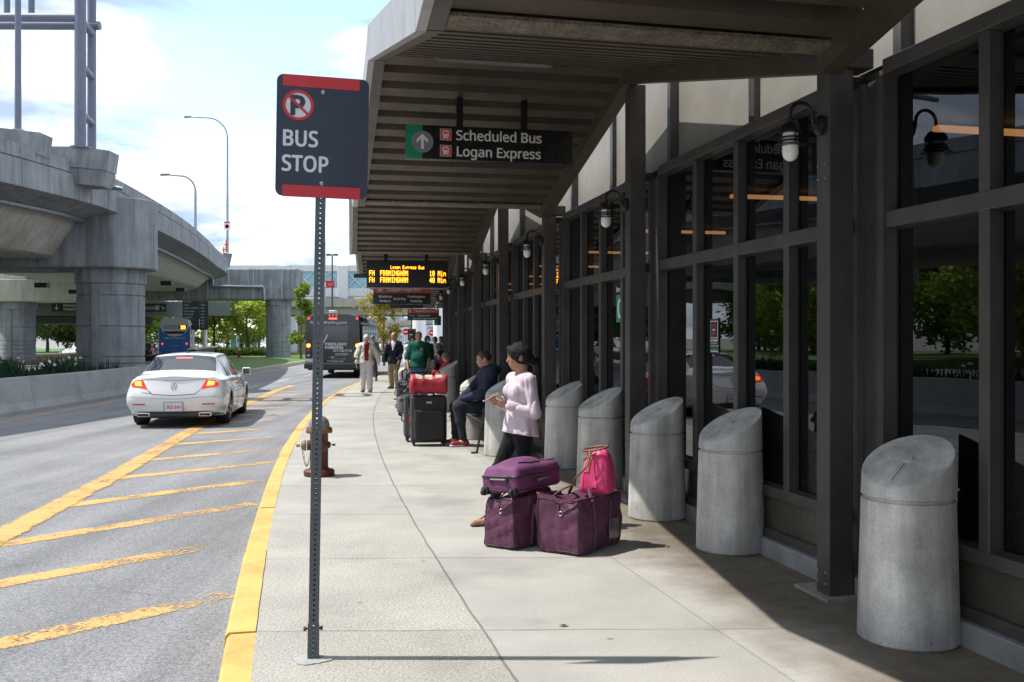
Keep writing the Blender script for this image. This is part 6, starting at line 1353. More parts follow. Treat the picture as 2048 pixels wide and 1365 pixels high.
    # clothes
    for w in wear:
        t = w.get('t', .012)
        def f(P, w=w, t=t):
            L = []
            if 'torso' in w['on']:
                L += torso(P, t)
                if w.get('hem') is not None:
                    c0 = J['pelvis']; c1 = np.array([*(J['pelvis'][:2] + np.array(w.get('shift', (0, 0)))), w['hem']]); L.append(sd_ell(P, (c0 + c1) / 2, np.array([(.155 + w.get('flare', 0)) * r + t, (.118 * max(1, belly * .9) + w.get('flare', 0)) * r + t, abs(c0[2] - w['hem']) / 2 + .12]), PM))
            if 'hips' in w['on']: L += [torso(P, t)[0], sd_ell(P, J['pelvis'] + np.array([0, 0, .06]), np.array([.148, .108 * belly ** .6, .11]) * r + t, PM)]
            for q in 'LR':
                if 'arms' in w['on']: L += arm(P, q, t + w.get('at', 0), w.get('sleeve', 1.0))
                if 'legs' in w['on']: L += leg(P, q, t, w.get('leg', .95), w.get('bell', 0))
            if w.get('aline'):         # loose A-line fall of the cloth from bust to hem
                za, zb, wa, wb, dy = w['aline']; u = np.clip((za - P[:, 2]) / (za - zb), 0, 1); rr = wa + (wb - wa) * u; c = J['pelvis']; g = (P - np.array([c[0], c[1] + dy, 0])) @ PM; g[:, 1] *= 1.32; ang = np.arctan2(g[:, 1], g[:, 0])
                L.append(np.maximum(np.linalg.norm(g[:, :2], axis=1) - rr - .007 * u * np.sin(ang * 9 + 2 * np.sin(P[:, 2] * 6)), np.maximum(P[:, 2] - za, zb - .05 - P[:, 2])) * .85)
            for a, b, ra, rb in w.get('extra', ()): L.append(sd_cap(P, a, b, ra, rb))
            d = smin(L, w.get('k', .02)) + waves(P, w.get('fold', .004), w.get('ff', 34), seed + len(w['name'])) + creases(P, w.get('crease', .006), w.get('ff', 34), seed + 3)
            if w.get('open'):          # unbuttoned front
                wt_, wb_, zt_, zb_ = w['open']; ww = np.interp(P[:, 2], [zb_, zt_], [wb_, wt_]); d = np.maximum(d, np.minimum(ww - np.abs(P[:, 0] - .01), -P[:, 1] - .02))
            for p, n in w.get('cut', ()): d = np.maximum(d, (P - np.array(p, float)) @ nv(n))
            for c, rr in w.get('bite', ()): d = np.maximum(d, rr - np.linalg.norm(P - np.array(c, float), axis=1))
            return d
        V, Fc = snet(f, lo, hi, w.get('vox', vox)); mesh_from(V, Fc, w['name'], w['mat'], o)
    # shoes
    sh = next((w for w in wear if w.get('shoe')), None)
    for q in 'LR':
        if sh is None: continue
        an, to = J['an' + q], J['to' + q]; dr = nv((to - an) * (1, 1, 0)); gz = to[2] - .03
        def f(P, an=an, to=to, dr=dr, gz=gz):
            h = an + np.array([0, 0, -.03 * s]) - dr * .03 * s; h[2] = gz + .045; tt = np.array([to[0], to[1], gz + .035]) + dr * .01
            d = smin([sd_cap(P, h, tt, .045 * s, .040 * s), sd_cap(P, an + np.array([0, 0, .01]), h, .042 * s, .045 * s)], .015); return np.maximum(d, gz - P[:, 2] + .0)
        b0 = np.minimum(an, to) - .14; b1 = np.maximum(an, to) + .14; V, Fc = snet(f, b0, b1, min(vox, .012)); so_ = mesh_from(V, Fc, 'shoe', sh['shoe'], o)
        if sh.get('sole'):
            k = MB(); lt = np.cross(dr, [0, 0, 1]); h = an - dr * .075 * s; tt = to + dr * .05 * s; k.hexa([tuple(np.array([*(p[:2]), z])) for z in (gz + .001, gz + .03) for p in (h - lt * .04, tt - lt * .042, tt + lt * .042, h + lt * .04)]); k.build('sole', sh['sole'], so_, bevel=.012)
    # hair
    if hair:
        def f(P):
            q = (P - hc) @ HM / s; th = hair.get('t', .012); d = sd_ell(q, (0, .014, .03), (.074 + th, .098 + th, .088 + th))
            if hair.get('back'): d = smin([d, sd_ell(q, (0, .055, -.03), (.07 + th, .06 + th, hair['back']))], .02)
            face_ = sd_ell(q, (0, -.105, -.035 + hair.get('line', 0)), (.073, .088, .10)); d = np.maximum(d, -face_)
            d = np.maximum(d, (hair.get('low', -.06) - q[:, 2]) if not hair.get('slope') else (hair['low'] - q[:, 2]) + hair['slope'] * (-q[:, 1] - .02))
            if hair.get('bald'): d = np.maximum(d, q[:, 2] - hair['bald'] - .25 * q[:, 1] * 0 - .4 * np.maximum(q[:, 1], 0))
            for x in (-.075, .075): d = np.maximum(d, .026 - np.linalg.norm((q - np.array([x, .006, -.012])) * (1, 1, .75), axis=1))
            for c, rr in hair.get('blobs', ()): d = smin([d, sd_ell(q, c, rr)], .012)
            return (d + waves(q, hair.get('wv', .003), hair.get('wf', 90), 5)) * s
        V, Fc = snet(f, hc - .24 * s, hc + .26 * s, min(vox, .009)); mesh_from(V, Fc, 'hair', hairmat, o)
    if face:
        for x in (-.031, .031):
            e = MB(); c = hp((x, -.083, .003)); e.ball(tuple(c), .0115 * s, 12, 8); eo = e.build('eye', EYEW, o, smooth=180)
            e = MB(); c = hp((x, -.0895, .003)); e.ball(tuple(c), .0062 * s, 10, 6); e.build('iris', EYEB, eo, smooth=180)
            e = MB(); e.tube([tuple(hp((x - .017, -.090, .020))), tuple(hp((x, -.0955, .026))), tuple(hp((x + .017, -.088, .021)))], [.003 * s, .0042 * s, .0025 * s], 6); e.build('eyebrow', hairmat, o)
        e = MB(); e.tube([tuple(hp((-.02, -.088, -.057))), tuple(hp((0, -.0965, -.0565))), tuple(hp((.02, -.088, -.057)))], [.002 * s, .0062 * s, .002 * s], 8); e.tube([tuple(hp((-.018, -.086, -.061))), tuple(hp((0, -.0945, -.0645))), tuple(hp((.018, -.086, -.061)))], [.002 * s, .0065 * s, .002 * s], 8); e.build('lips', MATS.get(skin.name + '_lip') or pm(skin.name + '_lip', LIPC[skin.name], .45), o, smooth=180)
    return o
EYEW = pm('eye_white', (.32, .3, .28), .2, 0, .02); EYEB = pm('eye_dark', (.012, .008, .006), .1, 0, .02)
SKB = pm('skin_brown', (.36, .19, .125), .5, 0, .08, 20, spec=.35); SKP = pm('skin_pale', (.50, .285, .205), .5, 0, .08, 20, spec=.35); LIPC = {'skin_brown': (.20, .07, .055), 'skin_pale': (.36, .15, .12)}
HB = pm('hair_black', (.007, .006, .006), .5, 0, .5, 60, bump=.006, bsc=220, spec=.25); HBR = pm('hair_brown', (.05, .03, .02), .45, 0, .3, 30, bump=.004, bsc=140); HG = pm('hair_grey', (.13, .125, .12), .5, 0, .3, 30, bump=.004, bsc=140); HW = pm('hair_white', (.55, .54, .52), .5, 0, .1, 30, bump=.004, bsc=140)
def cloth(name, c, **k): return pm(name, c, .85, 0, k.pop('var', .08), k.pop('sc', 14), bump=k.pop('bump', .0012), bsc=k.pop('bsc', 260), sheen=.06, spec=.2, **k)
def stand(H=1.75, step=.0, lean=0.0, turn=0.0):
    s = H / 1.7
    J = dict(pelvis=(0, 0, .90), hipL=(.088, 0, .87), hipR=(-.088, 0, .87), knL=(.095, -.03 - step * .5, .47), knR=(-.095, -.03 + step * .35, .47), anL=(.10, .03 - step, .09), anR=(-.10, .03 + step, .09 + abs(step) * .15), toL=(.125, -.12 - step, .035), toR=(-.125, -.12 + step, .035),
             neck=(0, .01 - lean, 1.435), head=(0, -.02 - lean * 1.25, 1.578), shL=(.165, .01 - lean, 1.342), shR=(-.165, .01 - lean, 1.342), elL=(.215, .04 - lean * .6, 1.07), elR=(-.215, .04 - lean * .6, 1.07), wrL=(.22, -.07 - lean * .3, .84), wrR=(-.22, -.07 - lean * .3, .84))
    return {k: np.array(v) * s for k, v in J.items()}
# ------------------------------------------------------------------ the woman with the phone
LAV = cloth('pale_pink_jersey', (.56, .47, .53), var=.05, bump=.0016, bsc=120); LEGG = cloth('black_leggings', (.007, .007, .009), var=.1); SAND = pm('sandal_bronze', (.075, .05, .03), .45, .3, .2)
J = dict(pelvis=(0, .015, .835), hipL=(.080, .02, .80), hipR=(-.080, 0, .80), knL=(.085, .0, .445), knR=(-.08, -.165, .475), anL=(.095, .07, .085), anR=(-.085, -.195, .085), toL=(.12, -.07, .03), toR=(-.095, -.375, .03),
         neck=(0, .03, 1.325), head=(0, .0, 1.462), shL=(.158, .035, 1.262), shR=(-.158, .02, 1.262), elL=(.205, .065, .975), elR=(-.195, .03, .99), wrL=(.085, -.135, 1.045), wrR=(-.075, -.150, 1.055))
wl = [dict(name='top', on=('torso', 'arms'), mat=LAV, t=.012, at=.006, sleeve=.93, aline=(1.20, .75, .110, .208, .004), fold=.004, crease=.011, ff=30, k=.008, vox=.0085, cut=[((0, 0, .79), (0, -.16, -1)), ], bite=[((0, -.05, 1.425), .135)]),
      dict(name='leggings', on=('hips', 'legs'), mat=LEGG, t=.004, leg=.93, fold=.0018, vox=.009, cut=[((0, 0, .90), (0, 0, 1))])]
wl[0]['cut'].append(((0, .03, 1.333), (0, -.35, 1)))
woman = figure('woman with black hair bun, pale pink top and black leggings holding a phone', (.055, 8.45, 0), R(-66), J, SKB, wl, dict(t=.014, low=-.115, slope=.9, line=-.018, back=.055, wv=.0035, wf=80, blobs=[((0, .138, -.062), (.040, .036, .040)), ((.012, .158, -.09), (.022, .022, .036)), ((-.012, .165, -.05), (.02, .022, .028)), ((.02, .15, -.03), (.014, .02, .014)), ((0, .10, -.04), (.03, .03, .03)), ((.0, -.075, .085), (.05, .025, .02)), ((.068, -.035, .03), (.016, .03, .045)), ((-.068, -.035, .03), (.016, .03, .045))]), 1.6, .0085, .89, 1.0, R(-20), R(9),
               hands=dict(L=dict(d=(-.45, -.85, .25), pn=(-.75, .2, .55), side=-1, curl=[.55, .62, .68, .75], thumb=.7), R=dict(d=(.35, -.9, .22), pn=(.55, .1, .8), side=1, curl=[.5, .55, .6, .7], thumb=.6)), bust=.88, hairmat=HB, seed=4, thigh=1.06)
def local(o, v): return o.location + Matrix.Rotation(o.rotation_euler.z, 3, 'Z') @ Vector(v)
m = MB()
for q, w in (('anR', (-.095, -.195)), ('anL', (.105, .07))):
    dx, dy = (-.01, -.18) if q == 'anR' else (.025, -.14); a = np.array([*w, 0]); f = nv((dx, dy, 0)); l = np.cross(f, [0, 0, 1])
    P = [tuple(a + f * u + l * v + np.array([0, 0, z])) for z in (.001, .016) for u, v in ((-.06, -.03), (.10, -.042), (.205, -.03), (.205, .03), (.10, .042), (-.06, .03))]
    k = MB(); k.add(P, [(5, 4, 3, 2, 1, 0), (6, 7, 8, 9, 10, 11)] + [(i, (i + 1) % 6, 6 + (i + 1) % 6, 6 + i) for i in range(6)]); so_ = k.build('sandal', SAND, woman, bevel=.005)
    k = MB()
    for u, z, rr in ((.0, .085, .048), (.0, .055, .052), (.05, .075, .043)):
        k.tube([tuple(a + f * (u + .02 * math.cos(g)) + l * rr * math.cos(g) + np.array([0, 0, max(.012, z + rr * .75 * math.sin(g) - .01)])) for g in np.linspace(-.3, math.pi + .3, 12)], .006, 6)
    k.tube([tuple(a + f * .05 + np.array([0, 0, .105])), tuple(a + f * .13 + np.array([0, 0, .058])), tuple(a + f * .165 + np.array([0, 0, .03]))], .007, 6)
    for g in range(7): k.ball(tuple(a + f * (.035 + .015 * g) + np.array([0, 0, .112 - .009 * g])), .009, 6, 4)
    k.build('strap', pm('strap_beads', (.10, .08, .05), .35, .5, .3, 60), so_, smooth=60)
k = MB(); k.lathe([(.031, -.004), (.034, 0), (.031, .004)], 20, axis='Z'); b = k.build('bracelet', CHROME, woman, smooth=60); b.location = (.083, -.128, 1.045); b.rotation_euler = (R(70), R(-25), 0)
# phone, held in both hands
ph = thing('mobile_phone', 'pale pink mobile phone held in both hands of the woman', 'phone', local(woman, (.0, -.262, 1.115)), R(-66)); ph.rotation_euler = (R(28), R(-6), R(-66 - 12))
m = MB(); m.box(-.034, .034, -.07, .07, -.004, .004); m.build('case', pm('phone_case', (.62, .50, .47), .3, .2, .02), ph, bevel=.004); m = MB(); m.box(-.03, .03, -.062, .062, .0042, .0048); m.build('screen', CARGLASS, ph)

# ------------------------------------------------------------------ seated man in navy on the bench
NAVYC = cloth('navy_jacket', (.027, .033, .060)); DKJ = cloth('dark_trousers', (.022, .026, .035)); SNEAK = pm('red_trainer', (.30, .02, .03), .6, 0, .1); SOLE = pm('white_sole', (.6, .6, .58), .6)
def seat(H=1.78, lean=.05, kneeout=.13, reach=.5):
    s = H / 1.7
    J = dict(pelvis=(0, 0, .545), hipL=(.09, -.03, .535), hipR=(-.09, -.03, .535), knL=(kneeout, -.47, .535), knR=(-kneeout, -.47, .535), anL=(kneeout, -.42, .10), anR=(-kneeout, -.40, .10), toL=(kneeout + .03, -.58, .035), toR=(-kneeout - .03, -.56, .035),
             neck=(0, .06 - lean, 1.085), head=(0, .03 - lean * 1.3, 1.228), shL=(.185, .06 - lean, 1.01), shR=(-.185, .06 - lean, 1.01), elL=(.24, -.10 - lean, .77), elR=(-.24, -.10 - lean, .77), wrL=(.14, -.33 - lean * .5, .66), wrR=(-.10, -.34 - lean * .5, .66))
    return {k: np.array(v) * s for k, v in J.items()}
J = seat(1.80, .09); J['knL'] = np.array([.12, -.52, .60]); J['anL'] = np.array([.12, -.44, .15]); J['toL'] = np.array([.14, -.60, .085]); J['knR'] = np.array([-.13, -.5, .57]); J['anR'] = np.array([-.13, -.5, .10]); J['toR'] = np.array([-.15, -.66, .035]); J['wrL'] = np.array([.09, -.46, .70]); J['elL'] = np.array([.25, -.16, .80])
J['anL'][2] = .095; J['toL'][2] = .035
seatman = figure('short haired man in a navy hooded jacket sitting on the black bench, seen from behind', (-.345, 14.85, 0), R(-72), J, SKP,
    [dict(name='jacket', on=('torso', 'arms'), mat=NAVYC, t=.028, at=.006, sleeve=.97, hem=.50, flare=.02, fold=.007, ff=30, vox=.012, cut=[((0, 0, .50), (0, 0, -1))], extra=[((-.06, .10, 1.14), (.06, .10, 1.14), .07, .07), ((-.07, .02, 1.15), (.07, .02, 1.15), .06, .06)]), dict(name='trousers', on=('hips', 'legs'), mat=DKJ, t=.017, leg=1.0, fold=.005, ff=30, vox=.012, cut=[((0, 0, .70), (0, 0, 1))], shoe=SNEAK, sole=SOLE)],
    dict(t=.006, low=-.05, slope=.35, wv=.001), 1.80, .011, 1.05, 1.15, R(-8), R(10), hands=dict(L=dict(d=(-.6, -.75, -.2), pn=(0, .2, -1), curl=.5)), hairmat=HBR, seed=9)

# ------------------------------------------------------------------ standing and walking men
CRM = cloth('cream_jacket', (.60, .57, .50)); WTR = cloth('white_trousers', (.62, .60, .60)); DRED = cloth('dark_red_shirt', (.22, .015, .02)); BRS = pm('brown_shoe', (.13, .055, .03), .5, 0, .15)
J = stand(1.75, .09, .03); J['head'] += np.array([0, -.045, -.02]); J['wrL'] = np.array([.36, .02, .93]); J['elL'] = np.array([.31, .07, 1.15]); J['elR'] = np.array([-.27, .0, 1.13]); J['wrR'] = np.array([-.29, -.10, .88])
wm = figure('white haired man in cream jacket, red shirt and white trousers walking towards the camera', (-4.36, 29.2, 0), R(8), J, SKP,
    [dict(name='jacket', on=('torso', 'arms'), mat=CRM, t=.030, at=.006, sleeve=.95, hem=.86, flare=.03, fold=.009, ff=26, vox=.016, cut=[((0, 0, .86), (0, 0, -1)), ((0, -.02, 1.50), (0, -.5, 1))], open=(.075, .05, 1.45, .9), bite=[((0, -.15, 1.55), .13)]),
     dict(name='shirt', on=('torso',), mat=DRED, t=.008, fold=.002, crease=.002, hem=.88, vox=.016, cut=[((0, 0, .9), (0, 0, -1)), ((0, 0, 1.49), (0, -.3, 1))]),
     dict(name='trousers', on=('hips', 'legs'), mat=WTR, t=.022, leg=1.0, bell=.016, fold=.006, ff=28, vox=.016, cut=[((0, 0, .97), (0, 0, 1))], shoe=BRS)],
    dict(t=.012, low=-.03, slope=.3, wv=.003), 1.75, .0155, 1.08, 1.15, R(4), R(26), hairmat=HW, seed=12)
STR = pm('dark_strap', (.02, .018, .016), .7)
k = MB(); k.tube([(-.1, -.03, 1.50), (-.16, -.155, 1.38), (-.2, -.19, 1.15), (-.26, -.15, .98), (-.3, -.02, .95)], .016, 6, sq=.4); k.build('bag_strap', STR, wm)
t = thing('shoulder_bag', 'dark shoulder bag at the hip of the walking white haired man', 'bag', local(wm, (-.30, .02, .78)), R(8)); V, Fc = snet(lambda P: sd_box(P, (0, 0, .14), (.09, .15, .15), .05) + waves(P, .006, 30, 2), (-.2, -.25, -.1), (.2, .25, .4), .02); mesh_from(V, Fc, 'bag_body', STR, t)
NB = cloth('navy_blazer', (.014, .017, .032)); KH = cloth('khaki_trousers', (.24, .19, .115)); WS = cloth('white_shirt', (.62, .62, .62))
J = stand(1.82, .02); J['elR'] = np.array([-.27, -.06, 1.17]); J['wrR'] = np.array([-.085, -.25, 1.43]); J['elL'] = np.array([.27, .04, 1.17]); J['wrL'] = np.array([.25, -.12, .95])
km = figure('man in navy blazer, white shirt and khaki trousers standing with a hand at his chin', (-3.77, 31.2, 0), R(-18), J, SKP,
    [dict(name='blazer', on=('torso', 'arms'), mat=NB, t=.024, at=.004, sleeve=.95, hem=.80, flare=.02, fold=.006, ff=24, vox=.016, cut=[((0, 0, .80), (0, 0, -1)), ((0, -.02, 1.56), (0, -.5, 1))], open=(.085, -.03, 1.52, 1.08), bite=[((0, -.16, 1.62), .13)]),
     dict(name='shirt', on=('torso',), mat=WS, t=.006, fold=.002, crease=.002, hem=.9, vox=.016, cut=[((0, 0, .95), (0, 0, -1)), ((0, 0, 1.555), (0, -.3, 1))]), dict(name='trousers', on=('hips', 'legs'), mat=KH, t=.022, leg=1.0, bell=.015, fold=.006, ff=28, vox=.016, cut=[((0, 0, 1.02), (0, 0, 1))], shoe=BRS)],
    dict(t=.004, low=-.04, slope=.3, bald=.02, wv=.001), 1.82, .0155, 1.05, 1.15, R(-12), R(4), hands=dict(R=dict(d=(.35, -.25, .9), pn=(.3, .8, .1), curl=1.1)), hairmat=HG, seed=15)
t = thing('messenger_bag', 'black bag hanging beside the man in the navy blazer', 'bag', local(km, (-.30, -.02, .86)), R(-18)); V, Fc = snet(lambda P: sd_box(P, (0, 0, .15), (.07, .17, .16), .05) + waves(P, .006, 30, 3), (-.2, -.28, -.1), (.2, .28, .42), .02); mesh_from(V, Fc, 'bag_body', STR, t); k = MB(); k.tube([(0, -.12, .28), (.06, -.05, .6), (.1, .0, .7), (.06, .08, .6), (0, .12, .28)], .014, 6); k.build('strap', STR, t)
GT = cloth('green_tee', (.008, .085, .062)); JN = cloth('blue_jeans', (.10, .18, .36), var=.25, sc=5)
J = stand(1.80, .0); J['elL'] = np.array([.28, .03, 1.14]); J['wrL'] = np.array([.22, -.14, .93]); J['elR'] = np.array([-.28, .03, 1.14]); J['wrR'] = np.array([-.27, -.1, .91])
gm = figure('large man in a dark green t-shirt and blue jeans facing the camera', (-2.33, 24.3, 0), R(10), J, SKP,
    [dict(name='tee_shirt', on=('torso', 'arms'), mat=GT, t=.016, at=.016, sleeve=0.0, hem=.86, flare=.02, fold=.007, ff=22, vox=.015, cut=[((0, 0, .88), (0, 0, -1)), ((0, 0, 1.545), (0, -.3, 1))]), dict(name='jeans', on=('hips', 'legs'), mat=JN, t=.02, leg=1.0, fold=.006, ff=28, vox=.016, cut=[((0, 0, 1.0), (0, 0, 1))], shoe=BRS)],
    dict(t=.005, low=-.03, slope=.3, bald=.085, wv=.001), 1.80, .0145, 1.2, 1.35, R(-6), R(2), hairmat=HG, seed=21, chestw=1.0)
k = MB(); k.ball((.07, -.215, 1.33), (.05, .02, .045), 12, 8); k.build('chest_print', pm('print_gold', (.14, .12, .04), .8), gm)
# seated couple and older man beyond the bollard
REDC = cloth('red_top', (.35, .02, .035)); BLJ = cloth('black_jacket', (.014, .014, .016))
def sitter(label, px, d, H, rz, mat, hairm, hair, yaw=0, pitch=.1, skin=SKP, seed=30, zoff=0):
    return figure(label, (XX(px, d), d, zoff), rz, seat(H, .10), skin, [dict(name='top', on=('torso', 'arms'), mat=mat, t=.022, sleeve=.95, hem=.5, fold=.006, vox=.017, cut=[((0, 0, .5), (0, 0, -1))]), dict(name='trousers', on=('hips', 'legs'), mat=DKJ, t=.018, leg=1.0, vox=.018, cut=[((0, 0, .66), (0, 0, 1))], shoe=STR)], hair, H, .0165, 1.0, 1.1, yaw, pitch, hairmat=hairm, seed=seed)
LONGB = dict(t=.014, low=-.13, back=.12, wv=.003)
sitter('dark haired woman in red sitting behind the slanted bollard', 888, 24.2, 1.66, R(-60), REDC, HB, LONGB, 0, .15, SKP, 31)
sitter('grey haired woman in red sitting with head bowed, nearest the bollard', 899, 23.2, 1.62, R(-58), REDC, HG, dict(t=.014, low=-.07, back=.08, wv=.003), 0, .5, SKP, 32)
sitter('grey haired man in dark jacket sitting and facing left beyond the couple', 884, 26.6, 1.84, R(-66), NAVYC, HG, dict(t=.008, low=-.04, slope=.3), 0, .12, SKP, 33)
bn2 = dup(bn, cpt(24.7, -.78), bn.rotation_euler.z - .03, 'second black bench farther along, under the seated couple', 1.25)
# people farther along
def passer(label, px, d, H, rz, top, trous, hairm, hair, skin=SKP, seed=40, step=.03):
    return figure(label, (XX(px, d), d, 0), rz, stand(H, step), skin, [dict(name='top', on=('torso', 'arms'), mat=top, t=.026, sleeve=.9, hem=.86 * H / 1.75, fold=.007, vox=.021, cut=[((0, 0, .86 * H / 1.75), (0, 0, -1)), ((0, 0, 1.5 * H / 1.75), (0, -.3, 1))]), dict(name='trousers', on=('hips', 'legs'), mat=trous, t=.022, leg=1.0, vox=.022, cut=[((0, 0, .97 * H / 1.75), (0, 0, 1))], shoe=STR)], hair, H, .02, 1.02, 1.1, hairmat=hairm, seed=seed)
SHORT = dict(t=.01, low=-.04, slope=.3)
TEALC = cloth('teal_hoodie', (.03, .07, .075)); LBL = cloth('light_blue_shirt', (.25, .30, .40)); GRYT = cloth('grey_trousers', (.055, .055, .06)); BLUSH = pm('blue_trainer', (.03, .14, .5), .5)
passer('person in a dark teal hooded top behind the man in green', 855, 36, 1.70, R(30), TEALC, DKJ, TEALC, dict(t=.03, low=-.12, back=.1), SKP, 41)
passer('woman with brown hair in a white top walking beyond the seated people', 870, 38, 1.68, R(-20), WS, DKJ, HBR, dict(t=.016, low=-.1, back=.1), SKP, 42)
passer('dark haired person in a light blue shirt farthest right by the dark columns', 882, 39.5, 1.70, R(-30), LBL, DKJ, HB, SHORT, SKP, 43)
passer('brown haired person mostly hidden behind the left shoulder of the man in green', 824.5, 30, 1.70, R(15), WS, GRYT, HBR, dict(t=.02, low=-.1, back=.1), SKP, 44)
pb = passer('person in grey trousers and blue shoes walking behind the white haired man', 745, 37, 1.74, R(200), cloth('grey_top', (.13, .13, .14)), GRYT, HG, SHORT, SKP, 45, .12)
for c in list(kids(pb)):
    if c.name.startswith('shoe'): c.data.materials.clear(); c.data.materials.append(BLUSH)
# ------------------------------------------------------------------ luggage
def fab(name, c, r=.75, **k): return pm(name, c, r, 0, k.pop('var', .1), k.pop('sc', 9), bump=k.pop('bump', .0013), bsc=k.pop('bsc', 240), sheen=.06, **k)
PLUM = fab('plum_nylon', (.085, .018, .052), .55, var=.18, sc=5); PLUMD = fab('plum_trim', (.03, .008, .02), .6); PURP = fab('purple_canvas', (.125, .026, .108), .7); BLKP = pm('black_plastic', (.015, .015, .016), .4, 0, .1); PINK = fab('hot_pink_nylon', (.62, .035, .15), .45, var=.1, sc=8); LEA = pm('tan_leather', (.17, .055, .03), .5, 0, .15); BLKF = fab('black_canvas', (.014, .014, .016), .75); REDF = fab('red_nylon', (.36, .012, .03), .55, var=.15, sc=6); MET = pm('ring_metal', (.5, .5, .5), .3, .9)
def tote(label, loc, rz, w, l, h, seed, handles=True):
    """big soft zip bag: end face w wide looks along local -y, l long, h high"""
    t = thing('tote_bag', label, 'bag', loc, rz); hw, hl = w / 2, l / 2
    def f(P):
        Q = P.copy(); zz = np.clip(P[:, 2] / h, 0, 1); bul = 1 + .05 * np.sin(zz * math.pi) - .06 * np.maximum(zz - .75, 0) / .25; Q[:, 0] /= bul; Q[:, 1] = (Q[:, 1] - hl) / (1 + .03 * np.sin(zz * math.pi)) + hl
        sag = .035 * np.cos((Q[:, 1] - hl) / hl * 1.5) * (Q[:, 2] > h * .6) * np.clip((Q[:, 2] - h * .6) / (h * .4), 0, 1)
        Q[:, 2] += sag + .02 * np.abs(Q[:, 0]) / hw * -1 * (Q[:, 2] > h * .7)
        cd = .07 * np.clip(1 - (P[:, 0] / hw) ** 2, 0, 1) * np.clip(1 - ((P[:, 1] - hl) / hl) ** 4, 0, 1); Q[:, 2] += cd * np.clip((P[:, 2] - h * .55) / (h * .45), 0, 1)
        up = np.clip(P[:, 2] / h, 0, 1); Q[:, 0] += .028 * up * np.sin(P[:, 1] * 7 + seed); Q[:, 1] += .022 * up * np.sin(P[:, 0] * 9 + seed * 2); Q[:, 2] += .018 * up * np.sin(P[:, 0] * 12 + P[:, 1] * 6 + seed); return creases(P, .006, 24, seed) + sd_box(Q, (0, hl, h / 2), (hw, hl, h / 2), .028) + waves(P * (1, 1, .55), .012, 14, seed) + waves(P * (1, 1, .7), .006, 44, seed + 1) * (.5 + up)
    V, Fc = snet(f, (-hw - .08, -.08, -.01), (hw + .08, l + .08, h + .1), .011); mesh_from(V, Fc, 'bag_body', PLUM, t)
    bv = BVHTree.FromPolygons([tuple(v) for v in V], [tuple(int(i) for i in q) for q in Fc])
    def snap(p, ofs=.002): q = bv.find_nearest(Vector(p)); return q[0] + q[1] * ofs
    def line(pts, r, mat, name, ofs=.002, n=14):
        P = []
        for a, b in zip(pts, pts[1:]):
            for k in range(n): P.append(snap(Vector(a).lerp(Vector(b), k / n), ofs))
        P.append(snap(pts[-1], ofs)); m = MB(); m.tube(P, r, 6); return m.build(name, mat, t, smooth=60)
    o = .015
    for s in (-1, 1):
        line([(s * hw, -o, .02), (s * hw, -o, h - .03)], .0045, PLUMD, 'piping'); line([(s * hw, l + o, .02), (s * hw, l + o, h - .03)], .0045, PLUMD, 'piping'); line([(s * hw, 0, h), (s * hw, l, h)], .0045, PLUMD, 'piping', n=24)
        line([(s * (hw + .02), l * .3, 0.02), (s * (hw + .02), l * .3, h - .06)], .011, PLUM, 'webbing', .004); line([(s * (hw + .02), l * .72, 0.02), (s * (hw + .02), l * .72, h - .06)], .011, PLUM, 'webbing', .004)
    line([(-hw, -o, h - .02), (0, -o, h - .005), (hw, -o, h - .02)], .0045, PLUMD, 'piping'); line([(-hw, -o, .02), (hw, -o, .02)], .0045, PLUMD, 'piping')
    line([(.0, -o, h * .70), (0, 0, h), (0, l, h)], .006, PLUMD, 'zip', n=20)
    p = snap((.02, -o, h * .72), .008); m = MB(); m.tube([(p.x + .014 * math.cos(g), p.y, p.z + .016 * math.sin(g)) for g in np.linspace(0, 6.28, 14)], .0035, 6, cap=False); m.build('ring', MET, t, smooth=60)
    line([(hw * .9, -o, h * .93), (.03, -o, h * .74)], .008, PLUM, 'strap', .006)
    if handles:
        for s in (-1, 1):
            a, b = Vector((s * (hw - .0), l * .3, h - .05)), Vector((s * (hw - .0), l * .72, h - .05)); P = []
            for k in np.linspace(0, 1, 18):
                q = a.lerp(b, k); up = math.sin(k * math.pi); q.x -= s * .09 * up; q.z += .085 * up ** .7; P.append(q)
            m = MB(); m.tube(P, .014, 8, sq=.45); m.build('handle', PLUM, t, smooth=60)
    return t
e = Vector((.207, -.23, 0)).normalized(); 
def rzof(v): return math.atan2(v[1], v[0])       # local +x along the end face
t1 = tote('plum coloured zip bag lying under the purple suitcase', (-.096, 7.50, 0), R(-40), .31, .64, .405, 3)
t2 = tote('plum coloured zip bag with a clear side pocket, under the pink backpack', (.35, 7.31, 0), R(-35), .365, .62, .43, 8)
m = MB(); m.box(.196, .200, .42, .57, .06, .22); m.build('clear_pocket', pm('clear_vinyl', (.17, .14, .15), .12, 0, .3, 12, spec=.9), t2, bevel=.002)
